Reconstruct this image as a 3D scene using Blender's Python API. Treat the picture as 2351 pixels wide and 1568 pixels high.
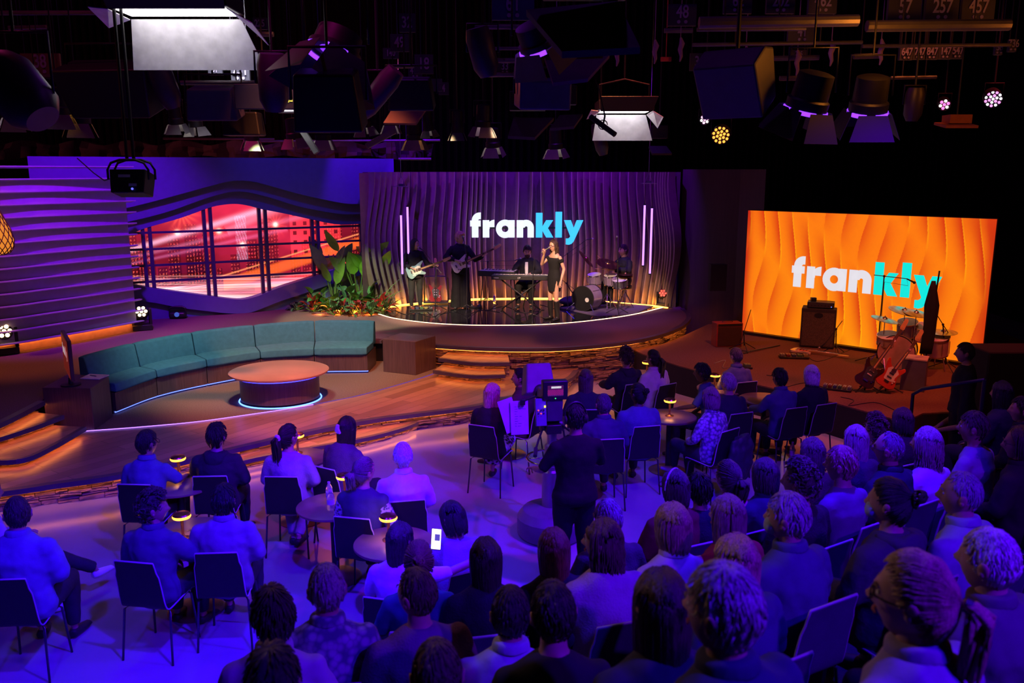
import bpy, bmesh, math, random
import numpy as np
from mathutils import Vector, Matrix, noise, Euler
from math import sin, cos, pi, radians as R
random.seed(7)
SC = bpy.context.scene
COL = SC.collection
for o in list(bpy.data.objects): bpy.data.objects.remove(o)
# ---------------------------------------------------------------- camera
FPX, TILT, CAMH = 1950.0, R(11.4), 3.8
cd = bpy.data.cameras.new('camera'); cam = bpy.data.objects.new('camera', cd); COL.objects.link(cam)
cam.location = (0, 0, CAMH); cam.rotation_euler = (pi/2 - TILT, 0, 0)
cd.sensor_width = 36; cd.lens = FPX/2351*36; cd.clip_start = .05; cd.clip_end = 80
cd.dof.use_dof = True; cd.dof.focus_distance = 15.0; cd.dof.aperture_fstop = 3.2
SC.camera = cam
# ---------------------------------------------------------------- world, view
w = bpy.data.worlds.new('world'); SC.world = w; w.use_nodes = True
w.node_tree.nodes['Background'].inputs[0].default_value = (.16, .05, .5, 1)
w.node_tree.nodes['Background'].inputs[1].default_value = .006
vs = SC.view_settings; vs.view_transform = 'Standard'; vs.look = 'None'; vs.exposure = 0.0; vs.gamma = 1
vs.use_curve_mapping = False
# ---------------------------------------------------------------- lights
def lamp(kind, loc, col, power, aim=None, size=.2, ang=60, blend=.5, sy=None):
    d = bpy.data.lights.new('stage_light', kind); o = bpy.data.objects.new('stage_light', d); COL.objects.link(o)
    d.color = col; d.energy = power; o.location = loc
    if kind == 'SPOT': d.spot_size = R(ang); d.spot_blend = blend; d.shadow_soft_size = size
    elif kind == 'AREA':
        d.size = size
        if sy: d.shape = 'RECTANGLE'; d.size_y = sy
    else: d.shadow_soft_size = size
    if aim is not None: o.rotation_euler = (Vector(aim) - Vector(loc)).to_track_quat('-Z', 'Y').to_euler()
    return o
BLUE = (.055, .003, 1); VIO = (.20, .0, 1); MAG = (1, .02, .42); ORA = (1, .22, .03); WARM = (1, .62, .36); PUR = (.30, .02, 1)
# audience wash
AB = (.035, .001, 1); AV = (.14, .0, 1)
lamp('SPOT', (-.9, 4.6, 4.6), AB, 1600, (-2.7, 6.6, 0), .07, 84, .7)
lamp('SPOT', (2.6, 5.6, 5.3), AB, 2300, (.6, 7.3, 0), .07, 80, .7)
lamp('SPOT', (-2.6, 2.0, 4.9), AB, 950, (-3.0, 6.4, .4), .08, 66, .7)
lamp('SPOT', (3.2, .6, 6.0), AB, 1100, (1.1, 3.6, 1.4), .1, 66, .7)
lamp('SPOT', (4.6, .2, 6.0), AV, 1100, (1.9, 4.2, 1.4), .08, 62, .7)
lamp('SPOT', (4.4, 6.0, 5.4), AV, 750, (2.5, 10.0, .2), .1, 60, .7)
lamp('SPOT', (1.8, 6.2, 5.1), (.5, 0, 1), 420, (-1.0, 8.8, 0), .07, 44, .4)
lamp('SPOT', (-3.0, 6.0, 5.4), (1, .6, .4), 150, (1.3, 2.6, 2.4), .25, 50, .8)
# platform and carpet deck
lamp('SPOT', (-1.5, 9.0, 8.2), (1, .27, .08), 3800, (-3.1, 13.1, .28), .1, 33, .6)
lamp('SPOT', (-3.6, 11.6, 6.2), (.86, .86, .95), 1300, (-4.3, 14.5, .8), .3, 56, .7)
lamp('SPOT', (1.8, 11.0, 8.2), (1, .30, .10), 1500, (-.2, 13.8, .3), .15, 34, .7)
lamp('SPOT', (-5.5, 13.5, 8.0), (1, .03, .25), 1100, (-4.6, 16.8, .7), .05, 40, .5)
lamp('SPOT', (-8.3, 11.5, 7.5), ORA, 800, (-8.2, 14.4, .7), .2, 40, .7)
lamp('SPOT', (.5, 14.0, 8.2), PUR, 380, (1.6, 17.0, .7), .1, 50, .5)
lamp('SPOT', (2.5, 10.5, 8.2), (1, .14, .10), 900, (.4, 15.6, .7), .15, 30, .7)
lamp('SPOT', (-2.0, 6.5, 8.0), (1, .02, .55), 500, (-1.6, 10.6, 0), .15, 40, .8)
# purple slatted wall, blue window wall
lamp('SPOT', (-6.0, 13.2, 7.4), (.26, 0, 1), 2400, (-8.0, 16.3, 2.5), .08, 58, .8)
lamp('SPOT', (-9.4, 10.5, 5.5), MAG, 260, (-9.0, 15.6, 2.0), .12, 50, .6)
lamp('SPOT', (-4.6, 14.6, 8.6), (.03, .02, 1), 850, (-3.0, 19.8, 3.5), .3, 66, .7)
# band keys and curtain
for i, x in enumerate((-2.6, -1.3, 0, 1.3, 2.5)): lamp('SPOT', (x, 18.7-.2*abs(x), 6.6), (.20, .0, 1), 700, (x*1.12, 20.9-.28*abs(x), 3.2), .04, 52, .35)
for i, x in enumerate((-2.9, -1.9, -.9, .1, 1.1, 2.1, 3.0)):
    lamp('AREA', (x, 20.42-.10*x*x, .76), (1, .36, .03), 9, (x, 21.0-.10*x*x, 1.3), .9, sy=.05)
lamp('SPOT', (-1.0, 12.4, 5.0), WARM, 4600, (-1.75, 17.6, 1.35), .1, 19, .5)
lamp('SPOT', (-.2, 12.4, 5.0), WARM, 4200, (.55, 17.9, 1.3), .1, 20, .5)
lamp('SPOT', (.2, 13.0, 5.0), WARM, 2200, (2.4, 18.6, 1.4), .1, 14, .5)
lamp('SPOT', (4.6, 16.0, 7.6), (.5, .15, 1), 700, (1.4, 18.4, 1.4), .1, 40, .6)
lamp('SPOT', (-4.5, 14.6, 4.6), (.80, 1, .45), 1300, (-3.55, 17.3, 1.5), .08, 40, .4)
# second band stage
lamp('SPOT', (4.6, 10.0, 8.0), (1, .2, .05), 1300, (4.6, 14.2, .5), .15, 50, .6)
lamp('SPOT', (7.5, 10.5, 7.5), (1, .06, .08), 900, (6.0, 12.8, 1), .15, 46, .6)
# ---------------------------------------------------------------- pixel helpers: where a point of the place lies
def ray(px, py):
    u = (px - 1175.5)/FPX; v = -(py - 784)/FPX; c, s = cos(TILT), sin(TILT)
    return Vector((u, c + v*s, -s + v*c))
def G(px, py, z=0.0):
    d = ray(px, py); return Vector((0, 0, CAMH)) + d*((z - CAMH)/d.z)
def V(px, py, Y):
    d = ray(px, py); return Vector((0, 0, CAMH)) + d*(Y/d.y)
def PL(px, py, A, B):                                   # on the upright plane through A and B
    d = ray(px, py); n = Vector((B[1]-A[1], A[0]-B[0], 0)); return Vector((0, 0, CAMH)) + d*(n.dot(Vector((A[0], A[1], 0)))/n.dot(d))
# ---------------------------------------------------------------- materials
MATS = {}
def mat(name, col, rough=.5, metal=0, spec=.5, var=.12, nscale=8, bump=0, bscale=40, kind='noise', emit=None, es=0, alpha=None, trans=0, coat=0, stretch=None, col2=None):
    if name in MATS: return MATS[name]
    m = bpy.data.materials.new(name); m.use_nodes = True; nt = m.node_tree; N = nt.nodes; L = nt.links
    b = N['Principled BSDF']; tc = N.new('ShaderNodeTexCoord'); mp = N.new('ShaderNodeMapping'); L.new(tc.outputs['Object'], mp.inputs[0])
    if stretch: mp.inputs['Scale'].default_value = stretch
    if kind == 'noise':
        t = N.new('ShaderNodeTexNoise'); t.inputs['Scale'].default_value = nscale; t.inputs['Detail'].default_value = 4; out = t.outputs[0]
    elif kind == 'wood':
        t = N.new('ShaderNodeTexNoise'); t.inputs['Scale'].default_value = nscale; t.inputs['Detail'].default_value = 6; t.inputs['Distortion'].default_value = .6; out = t.outputs[0]
    elif kind == 'voronoi':
        t = N.new('ShaderNodeTexVoronoi'); t.inputs['Scale'].default_value = nscale; out = t.outputs[0]
    elif kind == 'wave':
        t = N.new('ShaderNodeTexWave'); t.inputs['Scale'].default_value = nscale; t.inputs['Distortion'].default_value = 2; out = t.outputs[0]
    L.new(mp.outputs[0], t.inputs['Vector'])
    r = N.new('ShaderNodeValToRGB'); r.color_ramp.elements[0].position = .3; r.color_ramp.elements[1].position = .7
    c2 = col2 if col2 else tuple(min(1, c*(1+var)) for c in col); c1 = tuple(c*(1-var) for c in col) if not col2 else col
    r.color_ramp.elements[0].color = (*c1, 1); r.color_ramp.elements[1].color = (*c2, 1)
    L.new(out, r.inputs[0]); L.new(r.outputs[0], b.inputs['Base Color'])
    b.inputs['Roughness'].default_value = rough; b.inputs['Metallic'].default_value = metal; b.inputs['Specular IOR Level'].default_value = spec
    if bump:
        t2 = N.new('ShaderNodeTexNoise'); t2.inputs['Scale'].default_value = bscale; t2.inputs['Detail'].default_value = 3; L.new(mp.outputs[0], t2.inputs['Vector'])
        bn = N.new('ShaderNodeBump'); bn.inputs['Strength'].default_value = bump; bn.inputs['Distance'].default_value = .02
        L.new(t2.outputs[0], bn.inputs['Height']); L.new(bn.outputs[0], b.inputs['Normal'])
    if emit: b.inputs['Emission Color'].default_value = (*emit, 1); b.inputs['Emission Strength'].default_value = es
    if trans: b.inputs['Transmission Weight'].default_value = trans
    if coat: b.inputs['Coat Weight'].default_value = coat
    MATS[name] = m; return m
def glow(name, col, s): return mat(name, (.02, .02, .02), .4, emit=col, es=s)
BLACK = mat('black_metal', (.012, .012, .014), .45)
DARK = mat('dark_plastic', (.02, .02, .024), .5, bump=.1)
MATT = mat('matt_black', (.006, .006, .008), .9)
CHROME = mat('chrome', (.7, .7, .72), .18, 1)
SILVER = mat('silver_metal', (.35, .35, .37), .35, .9)
BRASS = mat('brass_cymbal', (.55, .36, .12), .28, 1, kind='wave', nscale=3)
WHITE = mat('white_paint', (.7, .7, .7), .5)
def skinmat(c): return mat('skin_%d' % int(c[0]*1000), c, .5, var=.08, nscale=30)
# ---------------------------------------------------------------- mesh builder
def frame(d, up=Vector((0, 0, 1))):
    d = d.normalized()
    if abs(d.dot(up)) > .95: up = Vector((0, 1, 0)) if abs(d.y) < .9 else Vector((1, 0, 0))
    x = d.cross(up).normalized(); return x, x.cross(d).normalized()*1.0
class MB:
    def __init__(s, M=None): s.v = []; s.f = []; s.M = M
    def add(s, vs, fs):
        n = len(s.v); s.v += [tuple(s.M @ Vector(p)) if s.M else tuple(p) for p in vs]; s.f += [tuple(i+n for i in f) for f in fs]; return s
    def box(s, c, d, rot=None, taper=1):
        x, y, z = d[0]/2, d[1]/2, d[2]/2; P = [Vector((a*x*(taper if k > 0 else 1), b*y*(taper if k > 0 else 1), k*z)) for k in (-1, 1) for a, b in ((-1, -1), (1, -1), (1, 1), (-1, 1))]
        if rot: m = Euler(rot).to_matrix(); P = [m @ p for p in P]
        return s.add([p + Vector(c) for p in P], [(3, 2, 1, 0), (4, 5, 6, 7), (0, 1, 5, 4), (1, 2, 6, 5), (2, 3, 7, 6), (3, 0, 4, 7)])
    def tube(s, pts, r, n=8, flat=1.0, up=None, caps=True):
        pts = [Vector(p) for p in pts]; m = len(pts); rs = r if isinstance(r, (list, tuple)) else [r]*m; V_ = []; F_ = []
        for i, p in enumerate(pts):
            d = (pts[min(i+1, m-1)] - pts[max(i-1, 0)])
            if d.length < 1e-7: d = Vector((0, 0, 1))
            a, b = frame(d, up or Vector((0, 0, 1)))
            q = rs[i]; ra, rb = q if isinstance(q, (list, tuple)) else (q, q*flat)
            V_ += [p + a*cos(2*pi*k/n)*ra + b*sin(2*pi*k/n)*rb for k in range(n)]
        for i in range(m-1):
            for k in range(n): F_.append((i*n+k, i*n+(k+1) % n, (i+1)*n+(k+1) % n, (i+1)*n+k))
        if caps: F_ += [tuple(range(n-1, -1, -1)), tuple((m-1)*n+k for k in range(n))]
        return s.add(V_, F_)
    def cyl(s, a, b, r, n=16, r2=None): return s.tube([a, b], [r, r if r2 is None else r2], n)
    def lathe(s, prof, c=(0, 0, 0), n=24, axis=None, sx=1, sy=1):
        V_ = []; F_ = []; m = len(prof); Q = Vector(axis).to_track_quat('Z', 'Y').to_matrix() if axis else None
        for (r, z) in prof:
            for k in range(n):
                p = Vector((r*cos(2*pi*k/n)*sx, r*sin(2*pi*k/n)*sy, z)); V_.append((Q @ p if Q else p) + Vector(c))
        for i in range(m-1):
            for k in range(n): F_.append((i*n+k, i*n+(k+1) % n, (i+1)*n+(k+1) % n, (i+1)*n+k))
        F_ += [tuple(range(n-1, -1, -1)), tuple((m-1)*n+k for k in range(n))]
        return s.add(V_, F_)
    def ball(s, c, r, n=12, rot=None):
        r = (r, r, r) if isinstance(r, (int, float)) else r; V_ = []; F_ = []; m = max(4, n//2+1); mt = Euler(rot).to_matrix() if rot else None
        for i in range(1, m):
            for k in range(n):
                t = pi*i/m; a = 2*pi*k/n; p = Vector((r[0]*sin(t)*cos(a), r[1]*sin(t)*sin(a), r[2]*cos(t))); V_.append((mt @ p if mt else p) + Vector(c))
        top = Vector((0, 0, r[2])); bot = -top
        V_ += [(mt @ top if mt else top) + Vector(c), (mt @ bot if mt else bot) + Vector(c)]; T = len(V_)-2
        for i in range(m-2):
            for k in range(n): F_.append((i*n+k, (i+1)*n+k, (i+1)*n+(k+1) % n, i*n+(k+1) % n))
        for k in range(n): F_ += [(T, k, (k+1) % n), (T+1, (m-2)*n+(k+1) % n, (m-2)*n+k)]
        return s.add(V_, F_)
    def prism(s, pts, z0, z1):                      # closed outline in XY
        a = sum(pts[i][0]*pts[(i+1) % len(pts)][1]-pts[(i+1) % len(pts)][0]*pts[i][1] for i in range(len(pts)))
        if a < 0: pts = pts[::-1]
        n = len(pts); return s.add([(p[0], p[1], z0) for p in pts]+[(p[0], p[1], z1) for p in pts], [tuple(range(n-1, -1, -1)), tuple(range(n, 2*n))]+[(i, (i+1) % n, n+(i+1) % n, n+i) for i in range(n)])
    def strip(s, A, B, th=None):                    # sheet between two polylines
        n = len(A); s.add(list(A)+list(B), [(i, i+1, n+i+1, n+i) for i in range(n-1)]); return s
    def solid(s, rows, closed=False):               # loft of equal rings
        n = len(rows[0]); m = len(rows); F_ = []
        for i in range(m-1):
            for k in range(n): F_.append((i*n+k, i*n+(k+1) % n, (i+1)*n+(k+1) % n, (i+1)*n+k))
        if closed: F_ += [((m-1)*n+k, (m-1)*n+(k+1) % n, (k+1) % n, k) for k in range(n)]
        else: F_ += [tuple(range(n-1, -1, -1)), tuple((m-1)*n+k for k in range(n))]
        return s.add([p for r in rows for p in r], F_)
    def mesh(s, name): me = bpy.data.meshes.new(name); me.from_pydata(s.v, [], s.f); me.update(); return me
    def build(s, name, m, parent=None, smooth=True, bevel=0, loc=None, autos=35):
        me = s.mesh(name)
        bm = bmesh.new(); bm.from_mesh(me); bmesh.ops.recalc_face_normals(bm, faces=bm.faces); bm.to_mesh(me); bm.free()
        me.materials.append(m)
        if smooth:
            me.polygons.foreach_set('use_smooth', [True]*len(me.polygons))
            if autos: me.set_sharp_from_angle(angle=R(autos))
        o = bpy.data.objects.new(name, me); COL.objects.link(o)
        if parent: o.parent = parent
        if loc is not None: o.location = loc
        if bevel: b = o.modifiers.new('bevel', 'BEVEL'); b.width = bevel; b.segments = 2; b.limit_method = 'ANGLE'
        return o
def tag(o, label=None, cat=None, group=None, kind=None):
    if label: o['label'] = label
    if cat: o['category'] = cat
    if group: o['group'] = group
    if kind: o['kind'] = kind
    return o
def thing(name, label, cat, loc=(0, 0, 0), rz=0, group=None, rot=None):
    o = bpy.data.objects.new(name, None); COL.objects.link(o); o.location = loc; o.rotation_euler = rot if rot else (0, 0, rz); o.empty_display_size = .1
    return tag(o, label, cat, group)
def struct(o): o['kind'] = 'structure'; return o
def dup(root, loc=None, rz=None, label=None, group=None, rot=None):
    def cp(o, par):
        c = o.copy(); COL.objects.link(c); c.parent = par
        for ch in KIDS.get(o.name, [k for k in o.children]): cp(ch, c)
        return c
    r = cp(root, None)
    if loc is not None: r.location = loc
    if rz is not None: r.rotation_euler = (0, 0, rz)
    if rot is not None: r.rotation_euler = rot
    if label: r['label'] = label
    if group: r['group'] = group
    return r
KIDS = {}
def arc_pts(pts, n=40):                             # Catmull-Rom through points
    P = [Vector(p) for p in pts]; P = [P[0]*2-P[1]]+P+[P[-1]*2-P[-2]]; out = []; m = len(P)-3
    for i in range(n+1):
        t = i/n*m; k = min(int(t), m-1); t -= k; a, b, c, d = P[k:k+4]
        out.append(.5*((2*b)+(c-a)*t+(2*a-5*b+4*c-d)*t*t+(-a+3*b-3*c+d)*t**3))
    return out
# ================================================================ SETTING
FLOORM = mat('studio_floor', (.33, .33, .37), .2, var=.06, nscale=1.5, spec=.4)
def plankmat(name, col, rot, sc=1.0, rough=.32):
    m = mat(name, col, rough, var=.1, nscale=3, kind='wood', stretch=(1, 12, 1))
    nt = m.node_tree; N = nt.nodes; L = nt.links; b = N['Principled BSDF']; mp = [n for n in N if n.type == 'MAPPING'][0]
    mp.vector_type = 'POINT'; mp.inputs['Rotation'].default_value = (0, 0, rot)
    tc = [n for n in N if n.type == 'TEX_COORD'][0]; mp2 = N.new('ShaderNodeMapping'); mp2.inputs['Rotation'].default_value = (0, 0, rot); L.new(tc.outputs['Object'], mp2.inputs[0])
    br = N.new('ShaderNodeTexBrick'); br.inputs['Scale'].default_value = sc; br.inputs['Mortar Size'].default_value = .004; br.inputs['Brick Width'].default_value = 1.9; br.inputs['Row Height'].default_value = .19
    br.inputs['Color1'].default_value = (1, 1, 1, 1); br.inputs['Color2'].default_value = (.62, .6, .58, 1); br.inputs['Mortar'].default_value = (.2, .18, .16, 1); L.new(mp2.outputs[0], br.inputs[0])
    ramp = [n for n in N if n.type == 'VALTORGB'][0]; mx = N.new('ShaderNodeMix'); mx.data_type = 'RGBA'; mx.blend_type = 'MULTIPLY'; mx.inputs[0].default_value = 1
    L.new(ramp.outputs[0], mx.inputs[6]); L.new(br.outputs[0], mx.inputs[7]); L.new(mx.outputs[2], b.inputs['Base Color'])
    return m
PLANK = plankmat('oak_planks', (.40, .24, .14), R(-55))
CARPET = mat('brown_carpet', (.17, .12, .085), .95, var=.25, nscale=60, bump=.3, bscale=200, spec=.1)
CARPETD = mat('stage_carpet', (.16, .10, .10), .95, var=.25, nscale=60, bump=.3, bscale=200, spec=.1)
GLOSS = mat('black_gloss_floor', (.012, .012, .014), .06, spec=.8)
STONE = mat('stacked_stone', (.25, .17, .11), .8, var=.35, nscale=9, bump=.6, bscale=25)
WENGE = mat('wenge_veneer', (.10, .055, .04), .4, var=.3, nscale=4, kind='wood', stretch=(14, 14, .6))
LIPM = mat('tread_edge', (.09, .07, .08), .4)
LEDO = glow('led_orange', (1, .24, .035), 14); LEDB = glow('led_blue', (.09, .15, 1), 3.5); LEDV = glow('led_violet', (.36, .16, 1), 2.6); LEDW = glow('led_warm_white', (1, .62, .35), 4)
BLACKWALL = mat('black_drape', (.010, .009, .012), .95, kind='wave', nscale=3, spec=.05)
# room shell
struct(MB().box((0, 9, -.05), (30, 36, .1)).build('floor', FLOORM, smooth=False))
dr = MB()
for k in range(130):                                     # pleated black drape round the back
    x = -13 + k*.2; dr.solid([[(x, 24.0, z), (x+.1, 23.86, z), (x+.2, 24, z), (x+.1, 24.1, z)] for z in (0, 11)])
struct(dr.build('wall_back', BLACKWALL)); struct(MB().box((13, 9, 5.5), (.1, 32, 11)).build('wall_right', BLACKWALL)); struct(MB().box((-13, 9, 5.5), (.1, 32, 11)).build('wall_left', BLACKWALL))
struct(MB().box((0, 9, 11.05), (26, 32, .1)).build('ceiling', MATT))
struct(MB().box((0, -6, 5.5), (26, .1, 11)).build('wall_behind', MATT))

def slab(name, outline, z0, z1, m): o = MB().prism([(p[0], p[1]) for p in outline], z0, z1).build(name, m, smooth=False); return struct(o)
def offset(pl, d):                                       # shift an open polyline sideways (to its right)
    out = []
    for i, p in enumerate(pl):
        t = (pl[min(i+1, len(pl)-1)] - pl[max(i-1, 0)]).normalized(); out.append(p + Vector((t.y, -t.x, 0))*d)
    return out
def lip(name, pl, z, h=.06, wd=.14, m=LIPM, over=.03):   # board edge following a polyline; outside is to the right
    a = offset(pl, over); b = offset(pl, over-wd); rows = [[(p.x, p.y, z-h), (p.x, p.y, z+.004), (q.x, q.y, z+.004), (q.x, q.y, z-h)] for p, q in zip(a, b)]
    return struct(MB().solid(rows).build(name, m, smooth=False))
def led(name, pl, z, m, wd=.02, h=.012, lab=None):
    b = offset(pl, -wd); rows = [[(p.x, p.y, z-h), (p.x, p.y, z), (q.x, q.y, z), (q.x, q.y, z-h)] for p, q in zip(pl, b)]
    o = MB().solid(rows).build(name, m, smooth=False)
    return tag(o, lab, 'light strip') if lab else o
def stones(name, pl, z0, z1, rows=5, dep=.05, seed=1):    # stacked slate cladding: every course of split blocks
    rnd = random.Random(seed); mb = MB(); L_ = [0]
    for i in range(1, len(pl)): L_.append(L_[-1] + (pl[i]-pl[i-1]).length)
    def at(s):
        s = min(max(s, 0), L_[-1]-1e-4); i = max(k for k in range(len(L_)-1) if L_[k] <= s); t = (s-L_[i])/(L_[i+1]-L_[i]); p = pl[i].lerp(pl[i+1], t); d = (pl[i+1]-pl[i]).normalized(); return p, Vector((d.y, -d.x, 0))
    h = (z1-z0)/rows
    for r in range(rows):
        s = -rnd.random()*.2
        while s < L_[-1]:
            l = rnd.uniform(.08, .30); n = 3
            subs = 2 if rnd.random() < .55 else 1
            for q in range(subs):
                za = z0 + h*r + h*q/subs; zb = za + h/subs - .004; d0 = rnd.uniform(-.01, dep*1.15); ring = []
                for k in range(n+1):
                    p, nn = at(s + (l-.006)*k/n); e = d0 + rnd.uniform(-.012, .012); e2 = e + rnd.uniform(-.016, .01)
                    f = p + nn*e2; g = p + nn*e; b_ = p - nn*.03
                    j = rnd.uniform(-.006, .006)
                    ring.append([(b_.x, b_.y, za), (f.x, f.y, za+.004), (g.x, g.y, (za+zb)/2+j), (f.x*.4+g.x*.6, f.y*.4+g.y*.6, zb-.003), (b_.x, b_.y, zb)])
                mb.solid(ring)
            s += l
    return struct(mb.build(name, STONE, smooth=False))
# ---- wooden platform, z .28
PZ = .28
pe = [Vector((-8.6, 7.9, 0)), Vector((-7.2, 8.35, 0))] + [G(x, y, PZ).to_3d()*1 for x, y in [(22, 1124), (118, 1110), (276, 1087), (453, 1048), (685, 994), (832, 965), (958, 948), (1089, 931), (1190, 905)]]
for p in pe: p.z = 0
pe_c = arc_pts(pe, 60)
pe_r = arc_pts([pe_c[-1], G(1297, 872, PZ), G(1323, 850, PZ)], 8)
for p in pe_r: p.z = 0
PE = pe_c + pe_r[1:]
slab('floor_platform_wood', PE + [Vector((1.6, 16.5, 0)), Vector((-12, 16.5, 0)), Vector((-12, 7.5, 0))], PZ-.05, PZ, PLANK)
slab('floor_platform_core', offset(PE, -.12) + [Vector((1.4, 16.5, 0)), Vector((-12, 16.5, 0)), Vector((-12, 7.6, 0))], 0, PZ-.05, MATT)
lip('trim_platform', PE, PZ, .055, .1, over=.05); stones('wall_platform_stone', offset(PE, -.09), 0, PZ-.055, 4, .045)
led('light_strip', offset(PE, .022), PZ-.056, LEDO, .022, .008, 'long glowing orange light strip under the lip of the wooden platform')
# low step in front of the platform
st = [G(x, y, .14) for x, y in [(440, 1092), (470, 1088), (560, 1056), (697, 1030), (840, 1004), (925, 981), (957, 968)]]
for p in st: p.z = 0
ST = arc_pts(st, 30)
slab('floor_low_step', ST + [Vector((-1.6, 12.3, 0)), Vector((-4.2, 10.5, 0))], .10, .135, PLANK); lip('trim_low_step', ST, .14, .05, .07)
stones('wall_low_step_stone', offset(ST, -.07), 0, .09, 2, .03, 3); led('light_strip', offset(ST, -.012), .088, LEDO, .02, .006, 'glowing orange light strip under the low step before the platform')
# carpet inlay and its violet line
inl = [G(x, y, PZ) for x, y in [(185, 992), (320, 982), (450, 970), (560, 955), (668, 939), (766, 921), (832, 907), (909, 886), (975, 866), (1010, 853)]]
for p in inl: p.z = 0
IN = arc_pts(inl, 50)
slab('floor_carpet_inlay', IN + [Vector((-1.3, 15.4, 0)), Vector((-2.4, 15.7, 0)), Vector((-6.6, 15, 0)), Vector((-6.5, 11.2, 0))], PZ, PZ+.004, CARPET)
led('light_strip', IN[:26], PZ+.012, LEDV, .016, .010, 'bright dotted violet light line along the front of the carpet inlay')
led('light_strip', IN[25:], PZ+.010, glow('led_violet_dim', (.25, .12, 1), .35), .012, .010, 'dim violet light line running on towards the right-hand box')
# ---- deck and stage, z .70
SZ = .70
sof = [G(x, y, 1.1) for x, y in [(150, 826), (172, 818), (300, 787), (435, 762), (580, 745), (722, 735), (872, 735)]]
for p in sof: p.z = 0
SOFA_BACK = arc_pts(sof, 40)
se = [G(x, y, SZ) for x, y in [(905, 781), (1000, 791), (1100, 797), (1200, 799), (1300, 797), (1420, 786), (1500, 771), (1555, 752), (1578, 735), (1580, 722), (1566, 708)]]
for p in se: p.z = 0
SE = arc_pts(se, 60)
deck = [Vector((-12, 9.0, 0)), Vector((-6.75, 9.3, 0)), Vector((-6.45, 10.1, 0)), Vector((-6.45, 11.25, 0)), Vector((-6.6, 11.9, 0))] + offset(SOFA_BACK, -.10)[3:] + [Vector((-2.35, 15.85, 0))] + SE + [Vector((4.0, 22, 0)), Vector((-12, 22, 0))]
slab('floor_carpet_deck', deck, SZ-.06, SZ, CARPETD)
core = [Vector((-12, 9.2, 0)), Vector((-6.9, 9.5, 0)), Vector((-6.6, 10.1, 0)), Vector((-6.6, 11.25, 0))] + offset(SOFA_BACK, -.2)[3:] + [Vector((-2.35, 16.0, 0))] + offset(SE, -.12) + [Vector((3.9, 22, 0)), Vector((-12, 22, 0))]
slab('floor_deck_core', core, 0, SZ-.06, MATT)
lip('trim_stage', SE, SZ, .06, .1, over=.05); stones('wall_stage_stone', offset(SE, -.10), 0.0, SZ-.06, 11, .05, 5)
led('light_strip', offset(SE, .022), SZ-.061, LEDO, .022, .008, 'glowing orange light strip under the curved lip of the band stage')
dl = [Vector((-6.75, 9.3, 0)), Vector((-6.45, 10.1, 0)), Vector((-6.45, 11.25, 0))]
DL = arc_pts([Vector((-7.6, 8.6, 0))]+dl, 16)
lip('trim_deck_left', DL, SZ, .06, .1, over=.05); stones('wall_deck_left_stone', offset(DL, -.1), PZ, SZ-.06, 7, .05, 8); led('light_strip', offset(DL, .02), SZ-.061, LEDO, .02, .008, 'glowing orange light strip under the carpet deck left of the host box')
# curved treads: left (two), right (two)
def tread(nm, pts, z, back, lab):
    for p in pts: p.z = 0
    A = arc_pts(pts, 14); o = [p for p in A] + [Vector((b[0], b[1], 0)) for b in back]
    slab('floor_'+nm, o, z-.05, z, PLANK); lip('trim_'+nm, A, z, .055, .06); stones('wall_'+nm+'_stone', offset(A, -.16), PZ, z-.05, 2 if z < .5 else 4, .03, int(z*100)); led('light_strip', offset(A, -.05), z-.056, LEDO, .02, .006, lab)
tread('tread_left_upper', [Vector((-6.75, 9.2, 0)), G(0, 1003, .56), G(80, 977, .56), G(143, 953, .56)], .56, [(-6.6, 11.2), (-7.0, 9.3)], 'orange light strip under the upper curved step at the left edge')
tread('tread_left_lower', [Vector((-6.35, 9.62, 0)), G(50, 1052, .42), G(120, 1022, .42), G(193, 980, .42)], .42, [(-6.6, 11.1), (-6.9, 9.6)], 'orange light strip under the lower curved step at the left edge')
tread('tread_right_upper', [G(1008, 822, .56), G(1090, 832, .56), G(1170, 832, .56)], .56, [(G(1165, 812, .56).x, G(1165, 812, .56).y), (G(1030, 808, .56).x, G(1030, 808, .56).y)], 'orange light strip under the upper step up to the band stage')
tread('tread_right_lower', [G(996, 850, .42), G(1080, 861, .42), G(1160, 860, .42)], .42, [(G(1155, 838, .42).x, G(1155, 838, .42).y), (G(1020, 834, .42).x, G(1020, 834, .42).y)], 'orange light strip under the lower step up to the band stage')
# glossy black band floor with its warm line
LE = [G(x, y, SZ) for x, y in [(868, 722), (905, 732), (980, 742), (1060, 747), (1150, 748), (1250, 746), (1350, 738), (1450, 724), (1522, 707)]]
for p in LE: p.z = 0
LE = arc_pts(LE, 50)
cv = [G(x, y, SZ) for x, y in [(846, 708), (927, 697), (1050, 687), (1130, 684), (1300, 684), (1395, 691), (1504, 700), (1548, 706)]]
for p in cv: p.z = 0
CV = arc_pts(cv, 60)
slab('floor_gloss_stage', LE + offset(CV, .02)[::-1], SZ, SZ+.006, GLOSS)
led('light_strip', LE, SZ+.014, LEDW, .028, .010, 'thin warm white light line curving round the band floor')
# rug under the drums
slab('floor_drum_rug', [G(1285, 708, SZ), G(1370, 727, SZ), G(1455, 722, SZ), G(1500, 704, SZ), G(1400, 690, SZ)], SZ+.006, SZ+.016, mat('drum_rug', (.10, .07, .14), .95, bump=.3, bscale=150))
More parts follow.
